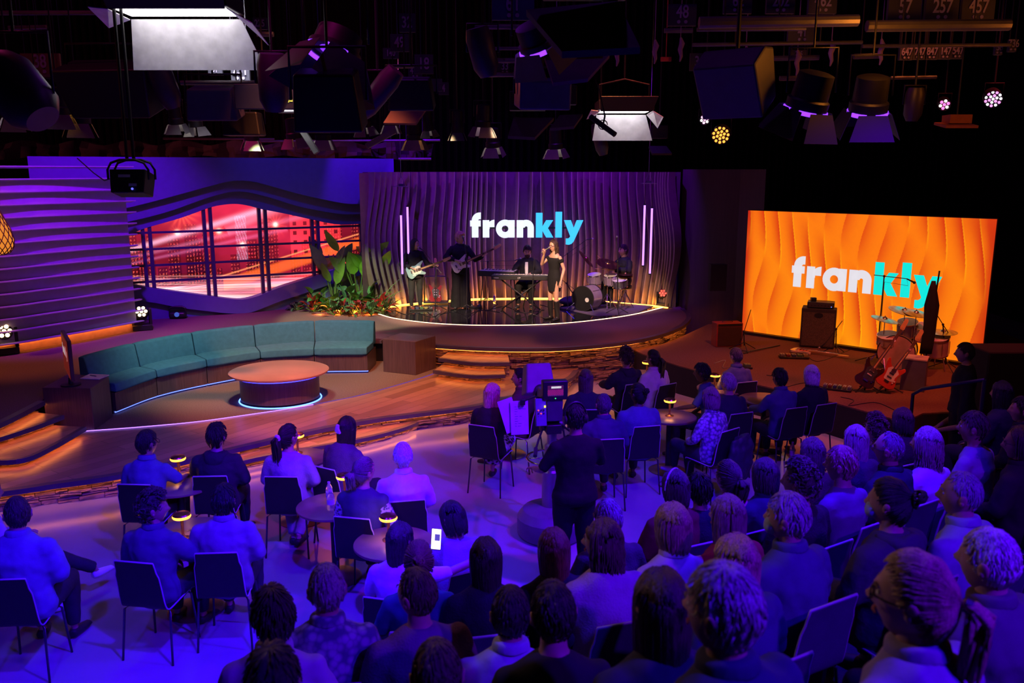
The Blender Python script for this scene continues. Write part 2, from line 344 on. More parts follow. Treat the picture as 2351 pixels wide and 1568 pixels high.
# ---- ribbed curtain wall behind the band
CURT = mat('curtain_fin', (.20, .14, .12), .6, var=.1, bump=.1, bscale=60)
fin = MB(); NF = 43
for k in range(NF):
    t = k/(NF-1)*60; i = min(int(t), 59); f = t-i; p = CV[i].lerp(CV[i+1], f); d = (CV[i+1]-CV[i]).normalized(); n = Vector((d.y, -d.x, 0)); e = abs(k/(NF-1)-.5)*2
    amp = .02 + .10*max(0, e-.35)/.65; sg = 1 if k < NF/2 else -1; rows = []
    for j in range(25):
        z = SZ + (3.76-SZ)*j/24; ph = z*2.0 + .4; lat = sg*amp*sin(ph+(.3 if sg > 0 else 0)); dep = .17 + .06*sin(z*1.7 + k*.07)
        c = p + d*lat; tw = .013
        a = c - d*tw; b = c + d*tw; g = n*dep; sk = d*(.05*sg)
        rows.append([(a.x, a.y, z), (b.x, b.y, z), (b.x+g.x+sk.x, b.y+g.y+sk.y, z), (a.x+g.x+sk.x, a.y+g.y+sk.y, z)])
    fin.solid(rows)
wc = offset(CV, -.05); back = MB().solid([[(p.x, p.y, SZ), (p.x, p.y, 3.76), (p.x-.02, p.y+.12, 3.76), (p.x-.02, p.y+.12, SZ)] for p in wc]).build('wall_ribbed', mat('curtain_back', (.07, .045, .05), .8, bump=.1), smooth=False)
struct(back); tag(fin.build('ribs', CURT, back, smooth=False), kind='structure')
led('light_strip', offset(CV, .26)[2:], SZ+.03, glow('led_amber', (1, .36, .04), 10), .03, .02, 'amber light strip at the foot of the ribbed wall behind the band')
o = MB().prism([tuple(G(835, 712, SZ).xy), tuple(G(868, 704, SZ).xy), tuple((G(868, 704, SZ)+Vector((0, .3, 0))).xy), tuple((G(835, 712, SZ)+Vector((0, .3, 0))).xy)], SZ, 3.74).build('wall_ribbed_end', mat('end_panel', (.2, .12, .09), .6), smooth=False); struct(o)
# ---- blue scenic wall with the city window
WA = V(290, 600, 17.55); WB = V(870, 600, 20.2); wd = (WB-WA).normalized(); wd.z = 0; wd.normalize(); wn = Vector((wd.y, -wd.x, 0))
def wp(px, py): q = PL(px, py, WA, WB); return ((q-WA).dot(wd), q.z)
def interp(pts):
    us = [p[0] for p in pts]; zs = [p[1] for p in pts]; return lambda u: float(np.interp(u, us, zs))
def smoothline(pl):
    q = [Vector((*wp(x, y), 0)) for x, y in pl]; q = arc_pts(q, 60); return interp([(v.x, v.y) for v in q])
HI = smoothline([(240, 548), (290, 541), (331, 524), (414, 500), (478, 477), (510, 470), (542, 468), (574, 473), (600, 480), (657, 491), (711, 503), (759, 513), (791, 515), (850, 512)])
LO = smoothline([(240, 640), (301, 651), (360, 662), (478, 678), (520, 684), (555, 686), (590, 678), (644, 657), (711, 636), (780, 612), (850, 590)])
G1 = smoothline([(70, 500), (200, 493), (288, 476), (383, 452), (478, 426), (526, 415), (570, 416), (604, 424), (684, 446), (764, 463), (800, 467), (860, 465)])
G2 = smoothline([(70, 530), (200, 526), (288, 509), (383, 485), (478, 452), (542, 439), (604, 450), (684, 474), (764, 489), (800, 491), (860, 488)])
LB = smoothline([(70, 690), (240, 678), (306, 688), (351, 693), (414, 705), (478, 713), (526, 718), (570, 716), (595, 708), (644, 689), (684, 676), (760, 650), (860, 620)])
U0 = wp(78, 500)[0]; U1 = wp(895, 500)[0]
BLUEW = mat('blue_flat', (.10, .13, .30), .55, var=.05)
def wband(mb, flo, fhi, off, th=.10, u0=U0, u1=U1, n=90):
    rows = []
    for i in range(n+1):
        u = u0+(u1-u0)*i/n; a = WA + wd*u + wn*off; b = a - wn*th; lo, hi = flo(u), fhi(u); rows.append([(a.x, a.y, lo), (a.x, a.y, hi), (b.x, b.y, hi), (b.x, b.y, lo)])
    mb.solid(rows)
mb = MB(); wband(mb, G1, lambda u: 4.06, .34, .30); bw = struct(mb.build('wall_scenic_blue', BLUEW, smooth=False))
mb = MB(); wband(mb, lambda u: G2(u)-0, lambda u: G1(u)+.1, .20, .2); tag(mb.build('ribbon', BLUEW, bw, smooth=False), kind='structure')
mb = MB(); wband(mb, HI, lambda u: G2(u)+.1, .08, .2); tag(mb.build('ribbon', BLUEW, bw, smooth=False), kind='structure')
mb = MB(); wband(mb, lambda u: min(LB(u), LO(u)-.03), LO, .12, .25); tag(mb.build('sill_band', BLUEW, bw, smooth=False), kind='structure')
mb = MB(); wband(mb, lambda u: SZ, lambda u: LB(u)+.1, .02, .1); tag(mb.build('plinth', BLUEW, bw, smooth=False), kind='structure')
MUL = mat('mullion', (.05, .04, .09), .5); mb = MB()
UW0 = wp(250, 600)[0]; UW1 = wp(848, 560)[0]
def wpt(u, z, off): q = WA + wd*u + wn*off; return Vector((q.x, q.y, z))
for px, py in [(333, 600), (349, 600), (473, 580), (488, 580), (599, 580), (613, 580), (718, 570), (731, 570), (829, 560)]:
    u = wp(px, py)[0]; mb.solid([[wpt(u-.035, z, .06), wpt(u+.035, z, .06), wpt(u+.035, z, -.04), wpt(u-.035, z, -.04)] for z in (LO(u)-.05, HI(u)+.05)])
for py in (531.7, 569, 606, 642.5):
    z = wp(414, py)[1]; us = [UW0+(UW1-UW0)*i/80 for i in range(81)]; run = []
    for u in us:
        if LO(u)-.03 < z < HI(u)+.03: run.append(u)
        elif run: break
    if len(run) > 1: mb.solid([[wpt(u, z-.022, .05), wpt(u, z+.022, .05), wpt(u, z+.022, -.03), wpt(u, z-.022, -.03)] for u in (run[0], run[-1])])
win = struct(mb.build('window_1', MUL, smooth=False))
# ---- pictures on the LED screens, painted procedurally into point colours of the flat panels
def picmat(name, s):
    m = bpy.data.materials.new(name); m.use_nodes = True; nt = m.node_tree; N = nt.nodes; L = nt.links; b = N['Principled BSDF']; b.inputs['Base Color'].default_value = (.01, .01, .01, 1); b.inputs['Roughness'].default_value = .5
    a = N.new('ShaderNodeVertexColor'); a.layer_name = 'picture'; L.new(a.outputs[0], b.inputs['Emission Color']); b.inputs['Emission Strength'].default_value = s; return m
def screen(name, P00, P10, P01, nx, ny, fn, s):          # panel spanned by three corners
    P00, P10, P01 = map(Vector, (P00, P10, P01)); U, W_ = np.meshgrid(np.linspace(0, 1, nx), np.linspace(0, 1, ny)); ex = np.array(P10-P00); ez = np.array(P01-P00)
    co = np.array(P00) + U[..., None]*ex + W_[..., None]*ez; me = bpy.data.meshes.new(name); idx = np.arange(nx*ny).reshape(ny, nx)
    F = np.stack([idx[:-1, :-1], idx[:-1, 1:], idx[1:, 1:], idx[1:, :-1]], -1).reshape(-1, 4)
    me.from_pydata(co.reshape(-1, 3).tolist(), [], F.tolist()); ca = me.color_attributes.new('picture', 'FLOAT_COLOR', 'POINT')
    c = np.ones((ny, nx, 4)); c[..., :3] = fn(U, W_); ca.data.foreach_set('color', c.reshape(-1)); me.materials.append(picmat('picture_'+name, s)); me.update()
    o = bpy.data.objects.new(name, me); COL.objects.link(o); return o
def city(U, W_):
    rng = np.random.RandomState(3); A = 2.2; X = U*A; Y = W_; c = np.zeros(U.shape+(3,)); c[:] = (.17, .004, .015)
    def sm(x): return np.clip(x, 0, 1)
    def addc(m, col): 
        for k in range(3): c[..., k] += m*col[k]
    n = np.zeros(U.shape)
    for o in range(5):
        f = 2**o*3.0; a, b = rng.rand(2)*6.28; n += np.sin(X*f*1.3+a+np.sin(Y*f+b)*1.5)*np.cos(Y*f*1.1+b)/2**o
    addc(sm(.35+.35*n)**1.6, (.8, .02, .07))
    for i in range(42):                                  # towers with lit windows
        x0 = rng.rand()*A; wd_ = .03+rng.rand()*.07; h = .3+rng.rand()*.42; m = (np.abs(X-x0) < wd_/2)*(Y < h)*(Y > .2); c[m > 0] *= .42
        wv = (np.sin(X*260) > .1)*(np.sin(Y*200+i) > .0)*m*(rng.rand(*U.shape) > .55); addc(wv, (.8, .03+.10*rng.rand(), .06))
    m = (X > 1.42)*(X < 1.86)*(Y < .80-.12*(X-1.42))*(Y > .36); addc(m*1.0, (.75, .03, .035)); m2 = m*(np.sin(X*70) > .45)*(np.sin(Y*78) > .3); c[m2 > 0] *= .12
    for x0, y0, r, s in ((.56, .78, .17, 1), (.84, .62, .09, .7), (1.30, .66, .12, .6), (.52, .62, .07, .5), (1.02, .5, .05, .5)):
        dx, dy = X-x0, Y-y0; d = np.hypot(dx, dy)+1e-4; an = np.arctan2(dy, dx); addc(np.exp(-(d/r)**2*3)*(.35+.65*np.abs(np.sin(an*8))**3)*s, (1.3, .14, .06)); addc(np.exp(-(d/.018)**2)*2, (1, .8, .6))
    m = (X > .97)*(X < 1.06)*(Y > .36)*(Y < .74); addc(m*(np.abs(np.sin(X*150+Y*40)))*.6*(rng.rand(*U.shape)), (.6, .6, .9))
    def trail(p0, p1, wd_, col, s=1, cv_=0, rag=1):
        dx, dy = p1[0]-p0[0], p1[1]-p0[1]; t = ((X-p0[0])*dx+(Y-p0[1])*dy)/(dx*dx+dy*dy); l = math.hypot(dx, dy); dd = ((X-p0[0])*dy-(Y-p0[1])*dx)/l + cv_*(t*(1-t)); w2 = wd_*(.6+.6*t)
        st = .55+.45*np.sin(dd*900*rag/(.5+t)+2*np.sin(t*3)) ; addc(np.exp(-(dd/w2)**2)*st*s*(t > 0)*(t < 1), col)
    trail((-.1, .42), (2.3, 1.10), .028, (1.0, .52, .72), 1.5); trail((.0, .55), (1.0, 1.12), .012, (1, .5, .8), 1.2); trail((-.05, .50), (.8, .98), .02, (1, .25, .45), .9); trail((.0, .40), (1.9, .80), .02, (.8, .25, .5), .6); trail((.02, .36), (1.4, .62), .015, (.8, .2, .5), .6)
    trail((.9, .62), (2.2, 1.15), .05, (1, .30, .42), 1.1); addc(np.exp(-((Y-.75-.1*X)/.3)**2)*.35, (.9, .03, .10))
    m = sm(1-np.abs((Y-(.20+.26*(X-.95)))/.055)**4)*(X > .85); c[m > .3] *= .4; addc(m, (1.0, .13, .02)); addc(np.exp(-((Y-(.275+.26*(X-.95)))/.006)**2)*(X > .8), (1, .3, .1)); m = sm(1-np.abs((Y-(.10+.2*(X-.95)))/.035)**4)*(X > 1.1); addc(m*.8, (.9, .04, .05))
    for i in range(26):
        y0 = .02+rng.rand()*.22; k = -.10+.12*rng.rand(); trail((-.1, y0+.12-.1*rng.rand()), (2.3, y0+k*.6), .004+.006*rng.rand(), (1, .2+.4*rng.rand(), .3+.3*rng.rand()), .75, -.1)
    trail((-.1, .26), (1.2, .0), .03, (1, .6, .7), 1.3); trail((.4, .18), (2.3, .14), .010, (1, .55, .7), 1.3, 0); addc(np.exp(-((Y-.06)/.03)**2)*.6, (1, .45, .5))
    return np.clip(c, 0, 1.3)
zl, zh = .85, 3.5
cs = screen('screen_panel', wpt(UW0, zl, -.25), wpt(UW1+.3, zl, -.25), wpt(UW0, zh, -.25), 640, 300, lambda U, W_: city(U, (W_-.0)*1.0), 1.0)
tag(cs, 'video screen showing a red night city with light trails behind the window bars', 'screen')
# ---- curved purple slatted wall, left
pw = [Vector((-9.9, 13.2, 0))] + [G(x, y, SZ) for x, y in [(0, 814), (100, 797), (200, 780), (306, 760)]]
for p in pw: p.z = 0
PW = arc_pts(pw, 40); SLATM = mat('slat_wall', (.34, .32, .44), .55, var=.05)
f = offset(PW, .12); rows = []
for p, q in zip(f, offset(PW, -.02)): rows.append([(p.x, p.y, SZ+.2), (p.x+.0, p.y, 3.66), (q.x, q.y, 3.66), (q.x, q.y, SZ+.2)])
sw = struct(MB().solid(rows).build('wall_slatted', SLATM, smooth=False))
b_ = offset(PW, .0); struct(MB().solid([[(p.x, p.y, SZ), (p.x, p.y, SZ+.3), (p.x-.1, p.y+.02, SZ+.3), (p.x-.1, p.y+.02, SZ)] for p in b_]).build('wall_slatted_kick', mat('kick_panel', (.5, .3, .2), .5), smooth=False))
sl = MB()
for k in range(15):
    z = SZ+.2 + k*.2115; wv = lambda i: .08+.05*sin(i*.10+k*.22)
    PWx = PW + [PW[-1] + (PW[-1]-PW[-2]).normalized()*.12]
    a = offset(PWx, .12); rows = []
    for i, p in enumerate(PWx):
        t = (PWx[min(i+1, len(PWx)-1)]-PWx[max(i-1, 0)]).normalized(); n = Vector((t.y, -t.x, 0)); q0 = p + n*.10; q1 = p + n*(.12+wv(i)+.04); rows.append([(q0.x, q0.y, z-.03), (q0.x, q0.y, z+.01), (q1.x, q1.y, z+.014), (q1.x, q1.y, z-.004)])
    sl.solid(rows)
tag(sl.build('slats', SLATM, sw, smooth=False), kind='structure')
led('light_strip', offset(PW, .10), SZ+.195, glow('led_deep_orange', (1, .25, .04), 16), .03, .01, 'orange light strip glowing under the purple slatted wall')
# ---- dark panels right of the ribbed wall
pa, pb, pc = V(1556, 700, 19.6), V(1690, 600, 18.9), V(1747, 600, 18.4); DKW = mat('dark_veneer', (.07, .045, .05), .5, kind='wood', nscale=3, stretch=(8, 8, .5))
for a, b, nm in ((pa, pb, 'wall_dark_near'), (pb, pc, 'wall_dark_far')): struct(MB().prism([(a.x, a.y), (b.x, b.y), (b.x+.1, b.y+.2), (a.x+.1, a.y+.2)], 0, 3.82).build(nm, DKW, smooth=False))
# ---- second band stage
S2 = .5
s2 = [Vector((2.2, 15.9, 0))] + [G(x, y, S2) for x, y in [(1475, 812), (1560, 840), (1650, 862), (1900, 920), (2075, 968)]] + [Vector((5.7, 11.35, 0)), Vector((9.8, 11.75, 0)), Vector((10.2, 18, 0)), Vector((4.3, 18.3, 0)), Vector((3.45, 16.9, 0)), Vector((2.9, 16.1, 0))]
slab('floor_second_stage', s2, S2-.02, S2, mat('second_stage_carpet', (.16, .085, .05), .95, var=.2, nscale=40, bump=.3, bscale=200, spec=.1))
slab('floor_second_stage_skirt', s2, 0, S2-.02, mat('stage_skirt', (.008, .008, .012), .8))
# ---- raked seating: broad steps that climb towards the camera, turned to face the stage
QD = Vector((-.5, .866, 0)); QL = Vector((.866, .5, 0))
ROWS = [(1.40, 1.47), (2.15, 1.20), (2.90, .93), (3.65, .66), (4.40, .39)]
RISM = mat('riser_carpet', (.03, .03, .04), .9, bump=.2)
for k, (q, z) in enumerate(ROWS):
    a0 = -3.2 if k else -2; a, b = QD*(q-.45) + QL*a0, QD*(q+.32) + QL*a0
    a2, b2 = QD*(q-.45) + QL*(9.0), QD*(q+.32) + QL*(9.0)
    slab('floor_riser', [a, b, b2, a2], 0, z, RISM)
slab('floor_riser_top', [QD*-3 + QL*-2, QD*.95+QL*-2, QD*.95+QL*9, QD*-3+QL*9], 0, 1.72, RISM)
# ================================================================ FURNITURE ON THE PLATFORM
TEAL = mat('teal_velvet', (.05, .19, .21), .9, var=.1, nscale=14, bump=.15, bscale=120, spec=.2)
fN = [G(x, y, .33) for x, y in [(267, 945), (362, 909), (477, 882), (600, 861), (723, 853), (845, 851)]]
bN = [G(x, y, 1.1) for x, y in [(178, 818), (300, 787), (435, 762), (580, 745), (722, 735), (862, 735)]]
for p in fN+bN: p.z = 0
FA, BA = arc_pts(fN, 50), arc_pts(bN, 50)
so = thing('curved_sofa', 'long curved teal velvet sofa on a wood veneer base, on the platform', 'sofa', (-4.4, 14.3, PZ)); O_ = Vector((-4.4, 14.3, PZ))
for s in range(5):
    for nm, m in (('base_panel', WENGE), ('seat_cushion', TEAL), ('back_cushion', TEAL), ('light_strip', LEDB)):
        rows = []
        for k in range(11):
            i = s*10+k; f, b = FA[i] - O_, BA[i] - O_; f.z = b.z = 0; d = (f-b).normalized(); e = .012 if 0 < k < 10 else 0; tt = (FA[min(i+1, 50)]-FA[max(i-1, 0)]).normalized()*(.006 if k == 0 else -.006 if k == 10 else 0)
            f = f+tt; b = b+tt; edge = .012 if k in (0, 10) else 0
            def P(q, z): return (q.x, q.y, z)
            if nm == 'base_panel': r = [P(f, .05), P(f, .33), P(b+d*.02, .33), P(b+d*.02, .0), P(f-d*.06, 0), P(f-d*.06, .05)]
            elif nm == 'seat_cushion': r = [P(f+d*(.03-edge), .335+edge), P(f+d*(.045-edge), .36), P(f+d*(.03-edge), .47-edge), P(f-d*.01, .485-edge), P(b+d*.22, .475-edge), P(b+d*.20, .34)]
            elif nm == 'back_cushion': r = [P(b+d*.20, .40), P(b+d*(.235-edge), .47), P(b+d*(.14-edge), .80-edge), P(b+d*.11, .825-edge), P(b+d*.03, .825-edge), P(b+d*.0, .80), P(b+d*.0, .40)]
            else: r = [P(f-d*.02, .03), P(f-d*.012, .046), P(f-d*.04, .046), P(f-d*.04, .03)]
            rows.append(r)
        MB().solid(rows).build(nm, m, so, bevel=.012 if 'cushion' in nm else 0, autos=60)
# coffee table
ct = thing('coffee_table', 'oval coffee table with an orange-lit top and a blue glowing plinth', 'table', (-3.62, 12.86, PZ), R(12))
MB().lathe([(.60, 0), (.60, .38)], (0, 0, .05), 48, sx=1, sy=.93).build('base', WENGE, ct)
MB().tube([(.622*cos(a), .622*.93*sin(a), .018) for a in [i*pi/32 for i in range(65)]], .011, 6).build('light_ring', glow('led_ring', (.07, .16, 1), 6), ct, autos=0); MB().tube([(.66*cos(a), .61*sin(a), .415) for a in [i*pi/32 for i in range(65)]], .006, 5).build('light_ring', glow('led_ring_top', (.02, .02, 1), 12), ct, autos=0)
MB().lathe([(.66, .428), (.73, .434), (.758, .45), (.758, .47), (.73, .482), (.0, .482)], (0, 0, 0), 64, sx=1, sy=.92).build('tabletop', mat('marble_top', (.42, .20, .13), .3, nscale=2.2, var=.12, spec=.5), ct)
# two veneer boxes
def wbox(pts, lab, z=.88):
    P = [G(x, y, z) for x, y in pts]; c = sum(P, Vector())/4; o = MB().prism([(p.x-c.x, p.y-c.y) for p in P], 0, z-PZ-.004).build('side_table', WENGE, loc=(c.x, c.y, PZ+.004), smooth=False, bevel=.006); return tag(o, lab, 'side table')
wbox([(878, 778), (953, 785), (1000, 771), (920, 764)], 'square dark veneer box table between the sofa and the stage steps')
wbox([(97, 890), (207, 892), (250, 865), (158, 858)], 'square dark veneer box table at the left end of the sofa')
def flatq(name, pts, z, th, m, lab=None, cat=None, parent=None):
    P = [G(x, y, z) for x, y in pts]; c = sum(P, Vector())/len(P); o = MB().prism([(p.x-c.x, p.y-c.y) for p in P], 0, th).build(name, m, loc=(c.x, c.y, z), smooth=False, parent=parent)
    if lab: tag(o, lab, cat)
    return o
nt_ = flatq('notebook', [(184, 870), (227, 872), (251, 862), (206, 860)], .884, .012, mat('paper', (.72, .66, .62), .8), 'open white notes lying on the left box table', 'papers')
pn = MB().tube([(-.09, .05, .018), (.03, -.01, .018)], .005, 6).build('pen', BLACK, loc=tuple(nt_.location)); tag(pn, 'dark pen lying on the white notes', 'pen')
mo = thing('monitor', 'flat television on a foot on the left box table, seen side on', 'monitor', tuple(G(163, 884, .88)), R(-58)); mo.location.z = .884
MB().lathe([(.13, 0), (.13, .012), (.03, .02), (.025, .10)], (0, 0, 0), 20).build('stand', BLACK, mo)
MB().box((0, 0, .42), (.92, .05, .56)).build('housing', mat('monitor_rim', (.10, .05, .035), .4), mo, bevel=.01)
sc_ = MB().box((0, -.028, .42), (.86, .006, .50)).build('screen', glow('monitor_screen', (.16, .012, .008), .6), mo)
# ---------------------------------------------------------------- lettering
def ringseg(cx, cy, ro, ri, a0, a1, n=14):
    o = [(cx+ro*cos(R(a0+(a1-a0)*i/n)), cy+ro*sin(R(a0+(a1-a0)*i/n))) for i in range(n+1)]
    if ri <= 0: return o + [(cx, cy)]
    return o + [(cx+ri*cos(R(a1-(a1-a0)*i/n)), cy+ri*sin(R(a1-(a1-a0)*i/n))) for i in range(n+1)]
def rc(x0, x1, y0, y1): return [(x0, y0), (x1, y0), (x1, y1), (x0, y1)]
LET = {'f': (.62, [rc(.10, .48, 0, 1.0), rc(0, .62, .64, .98), ringseg(.56, .98, .46, .08, 90, 180), rc(.555, .63, 1.06, 1.44)]),
 'r': (.68, [rc(0, .38, 0, 1), ringseg(.68, .60, .42, 0, 90, 180), rc(.3, .4, .5, .9)]),
 'a': (1.06, [ringseg(.5, .5, .53, .19, 0, 180), ringseg(.5, .5, .53, .19, 180, 360), rc(.70, 1.06, 0, 1)]),
 'n': (1.0, [rc(0, .38, 0, 1), ringseg(.55, .57, .45, .08, 0, 180), rc(.63, 1.0, 0, .575)]),
 'k': (1.02, [rc(0, .38, 0, 1.42), [(.37, .62), (.60, 1), (1.0, 1), (.70, .54), (.37, .42)], [(.37, .60), (.66, .62), (1.02, 0), (.60, 0), (.37, .40)]]),
 'l': (.38, [rc(0, .38, 0, 1.48)]),
 'y': (1.12, [[(0, 1), (.40, 1), (.68, .28), (.50, 0), (.40, 0)], [(1.12, 1), (.74, 1), (.42, .16), (.34, 0), (.26, -.06), (.12, -.06), (.12, -.40), (.30, -.42), (.46, -.36), (.58, -.22)]])}
def lettering(parent, xh, th, mw, mc, U=Vector((1, 0, 0)), gap=.115):
    x = 0; Mx = Matrix(((U.x, 0, -U.y*-1, 0), (U.y, 0, -U.x, 0), (0, 1, 0, 0), (0, 0, 0, 1)))
    tot = sum(LET[c][0] for c in 'frankly') + gap*6
    for c in 'frankly':
        w_, polys = LET[c]; mb = MB(); mb.M = Mx
        for pl in polys: mb.prism([((p[0]+x-tot/2)*xh, p[1]*xh) for p in pl], 0, th)
        mb.build('letter', mw if c in 'fran' else mc, parent, smooth=False); x += w_ + gap
    return tot*xh
lo2 = bpy.data.objects.new('logo', None); COL.objects.link(lo2); lo2.parent = mo; lo2.location = (0, -.0325, .42); lettering(lo2, .10, .002, glow('monitor_text', (.75, .55, .60), .5), glow('monitor_text_red', (.75, .25, .25), .5))
sg = thing('illuminated_sign', 'large glowing frankly sign in white and sky blue over the band', 'sign', tuple(V(1209, 545, 20.15)))
lettering(sg, .405, .05, glow('sign_white', (.80, .86, 1), 1.15), glow('sign_blue', (.05, .55, 1), 1.2))
MB().box((0, .06, .22), (2.3, .03, .04)).build('mounting_rail', BLACK, sg); 
for x in (-1.0, 1.0): MB().cyl((x, .10, .2), (x, .55, .2), .015, 8).build('bracket', BLACK, sg)
# ---------------------------------------------------------------- second screen
s_bl = G(1703, 758, .56); s_tl = V(1712, 483, s_bl.y); s_br = G(2252, 836, .56); s_tr = Vector((s_br.x, s_br.y, s_tl.z))
def waves(U, W_):
    x = U*13.5; y = W_; a = 5.4*y + .62*x; s = x + .31*np.sin(a) + .10*np.sin(y*2.3+x*.4); f = s - np.floor(s); sl = np.cos(a+.35)
    d = np.where(sl > 0, np.clip((f-.15)/.85, 0, 1)**1.5, np.clip((.85-f)/.85, 0, 1)**1.8*.75)*np.abs(sl)**.8; ridge = np.exp(-((f-.03)/.035)**2)*np.clip(sl+.35, 0, 1)
    c = np.stack([np.ones(U.shape), .185+.035*np.sin(x*.5+1)*np.sin(y*3)+.09*np.exp(-((U-.5)/.3)**2)*(1.2-y), np.full(U.shape, .004)], -1)
    c[..., 1] *= 1-.86*d; c[..., 0] *= 1-.30*d; c[..., 1] += .17*ridge
    e = np.clip(np.exp(-(U/.025)**2)+np.exp(-((1-U)/.03)**2)+.6*np.exp(-(((1-U)**2+(1-y)**2)/.02)), 0, 1); c[..., 1] *= 1-.75*e; c[..., 0] *= 1-.3*e
    return np.clip(c, 0, 1)
ls = thing('video_wall', 'big tilted video screen showing orange waves and a frankly logo', 'screen', tuple((s_bl+s_br)/2)); c0 = Vector(ls.location); ls.location.z = S2+.03; c0.z = S2+.03
su = (s_br-s_bl); su.z = 0; SWID = su.length; su.normalize(); sn = Vector((su.y, -su.x, 0))
p = screen('display', s_bl-c0, s_br-c0, s_bl-c0+Vector((0, 0, s_tl.z-s_bl.z)), 420, 220, waves, 1.0); p.parent = ls
hw = SWID/2; zt = s_tl.z - c0.z; zb = .56-c0.z
mb = MB(); mb.M = Matrix.Translation(-sn*.06) @ Matrix(((su.x, sn.x, 0, 0), (su.y, sn.y, 0, 0), (0, 0, 1, 0), (0, 0, 0, 1)))
mb.box((0, 0, (zt+zb)/2), (SWID+.03, .09, zt-zb+.03)).box((0, -.1, -.0), (SWID-.2, .5, .05)).build('cabinet', BLACK, ls)
q0 = PL(1816, 657, s_bl, s_br); q1 = PL(2157, 700, s_bl, s_br); xh2 = .36
lg = Vector(((q0.x+q1.x)/2, (q0.y+q1.y)/2, 0)); wdt = (Vector((q1.x, q1.y, 0))-Vector((q0.x, q0.y, 0))).length
zb2 = q0.z
lo_ = bpy.data.objects.new('logo', None); COL.objects.link(lo_); lo_.parent = ls; lo_.location = (lg.x-c0.x+sn.x*.004, lg.y-c0.y+sn.y*.004, zb2-c0.z)
totu = sum(LET[c][0] for c in 'frankly') + .115*6; lettering(lo_, wdt/totu, .006, glow('logo_white', (.78, .74, .80), 1.0), glow('logo_cyan', (.0, .80, .72), 1.0), su)
# ---------------------------------------------------------------- light tubes beside the band
def ltube(px, y0, y1, Y, lab):
    a, b = V(px, y0, Y), V(px+ (8 if px < 1200 else -2), y1, Y); L_ = a.z-b.z
    t = thing('light_tube', lab, 'light tube', (b.x, b.y, b.z), group='violet light tubes beside the band')
    MB().cyl((0, 0, .03), (0, 0, L_-.03), .022, 12).build('tube', glow('tube_violet', (.46, .20, 1), 2.3), t)
    [MB().cyl((0, 0, z), (0, 0, z+.03), .026, 12).build('end_cap', BLACK, t) for z in (0, L_-.03)]
    MB().cyl((0, 0, L_), (0, 0, 3.50-b.z), .006, 5).build('hanging_wire', BLACK, t)
ltube(916, 491, 632, 18.7, 'left hanging violet light tube, the lower and outermost of the left pair')
ltube(930, 472, 588, 18.9, 'left hanging violet light tube behind the guitarist, the higher of its pair')
ltube(1478, 468, 612, 18.9, 'right hanging violet light tube, the inner one of the pair behind the drummer')
ltube(1494, 475, 631, 18.70, 'right hanging violet light tube, the outermost of the pair by the ribbed wall end')
for px, py, Y, lab in ((921, 428, 18.8, 'small purple-lit hanging plate above the left light tubes'), (1489, 421, 18.8, 'small purple-lit hanging plate above the right light tubes')):
    q = V(px, py, Y); t = thing('hanging_plate', lab, 'bracket', tuple(q)); MB().box((0, 0, 0), (.30, .36, .012)).build('plate', SILVER, t)
    MB().cyl((-.1, 0, 0), (0, 0, .22), .005, 5).cyl((.1, 0, 0), (0, 0, .22), .005, 5).cyl((0, 0, .22), (0, 0, 7.4), .005, 5).build('chain', SILVER, t); MB().box((0, 0, .03), (.1, .07, .05)).build('motor', DARK, t)
# ---------------------------------------------------------------- moving head lamps standing on the deck
def moving_head(loc, rz, em, lab, s=1.0, tilt=-20, es=6):
    t = thing('moving_head_light', lab, 'stage light', loc, rz); K = s
    MB().box((0, 0, .05*K), (.30*K, .26*K, .09*K)).build('base', BLACK, t, bevel=.01)
    for sd in (-1, 1): MB().box((sd*.135*K, 0, .22*K), (.045*K, .13*K, .27*K)).build('yoke_arm', BLACK, t, bevel=.012)
    h = MB(); M = Matrix.Translation((0, 0, .28*K)) @ Matrix.Rotation(R(tilt), 4, 'X'); h.M = M; h.lathe([(.06*K, .12*K), (.10*K, .10*K), (.115*K, 0), (.115*K, -.08*K), (.105*K, -.09*K)][::-1], (0, 0, 0), 20, axis=(0, -1, 0)); hd = h.build('head', BLACK, t)
    l = MB(); l.M = M
    for k in range(7):
        a = 2*pi*k/6; r = 0 if k == 6 else .065*K; l.cyl((r*cos(a), -.115*K, r*sin(a)), (r*cos(a), -.128*K, r*sin(a)), .026*K, 12)
    l.build('lens', glow('lens_%.1f_%.1f_%.1f' % em, em, es), hd); return t
moving_head(tuple(G(14, 812, SZ)), R(35), (1, .62, .30), 'lit moving head lamp at the left edge, before the purple slatted wall', 1.3)
moving_head(tuple(G(327, 757, SZ)), R(28), (1, .72, .35), 'lit moving head lamp at the right end of the purple slatted wall', 1.2)
def compact(loc, rz, lab):
    t = thing('moving_head_light', lab, 'stage light', loc, rz); MB().box((0, 0, .08), (.34, .2, .13)).build('body', BLACK, t, bevel=.04); MB().tube([(-.16, 0, .10), (-.16, 0, .22), (-.1, 0, .25), (.1, 0, .25), (.16, 0, .22), (.16, 0, .10)], .022, 8).build('yoke', BLACK, t)
    MB().cyl((0, -.09, .1), (0, -.115, .1), .05, 14).build('lens', glow('lens_dim', (.1, .2, 1), .5), t)
compact(tuple(G(409, 731, SZ)), R(10), 'small dark moving lamp on the deck left of the city window point'); compact(tuple(G(558, 715, SZ)), R(5), 'small dark moving lamp under the lowest point of the city window')
moving_head(tuple(G(1521, 703, SZ)), R(-12), (1, .06, .03), 'moving head lamp with red lenses at the right end of the band stage', .95, -28, 3)
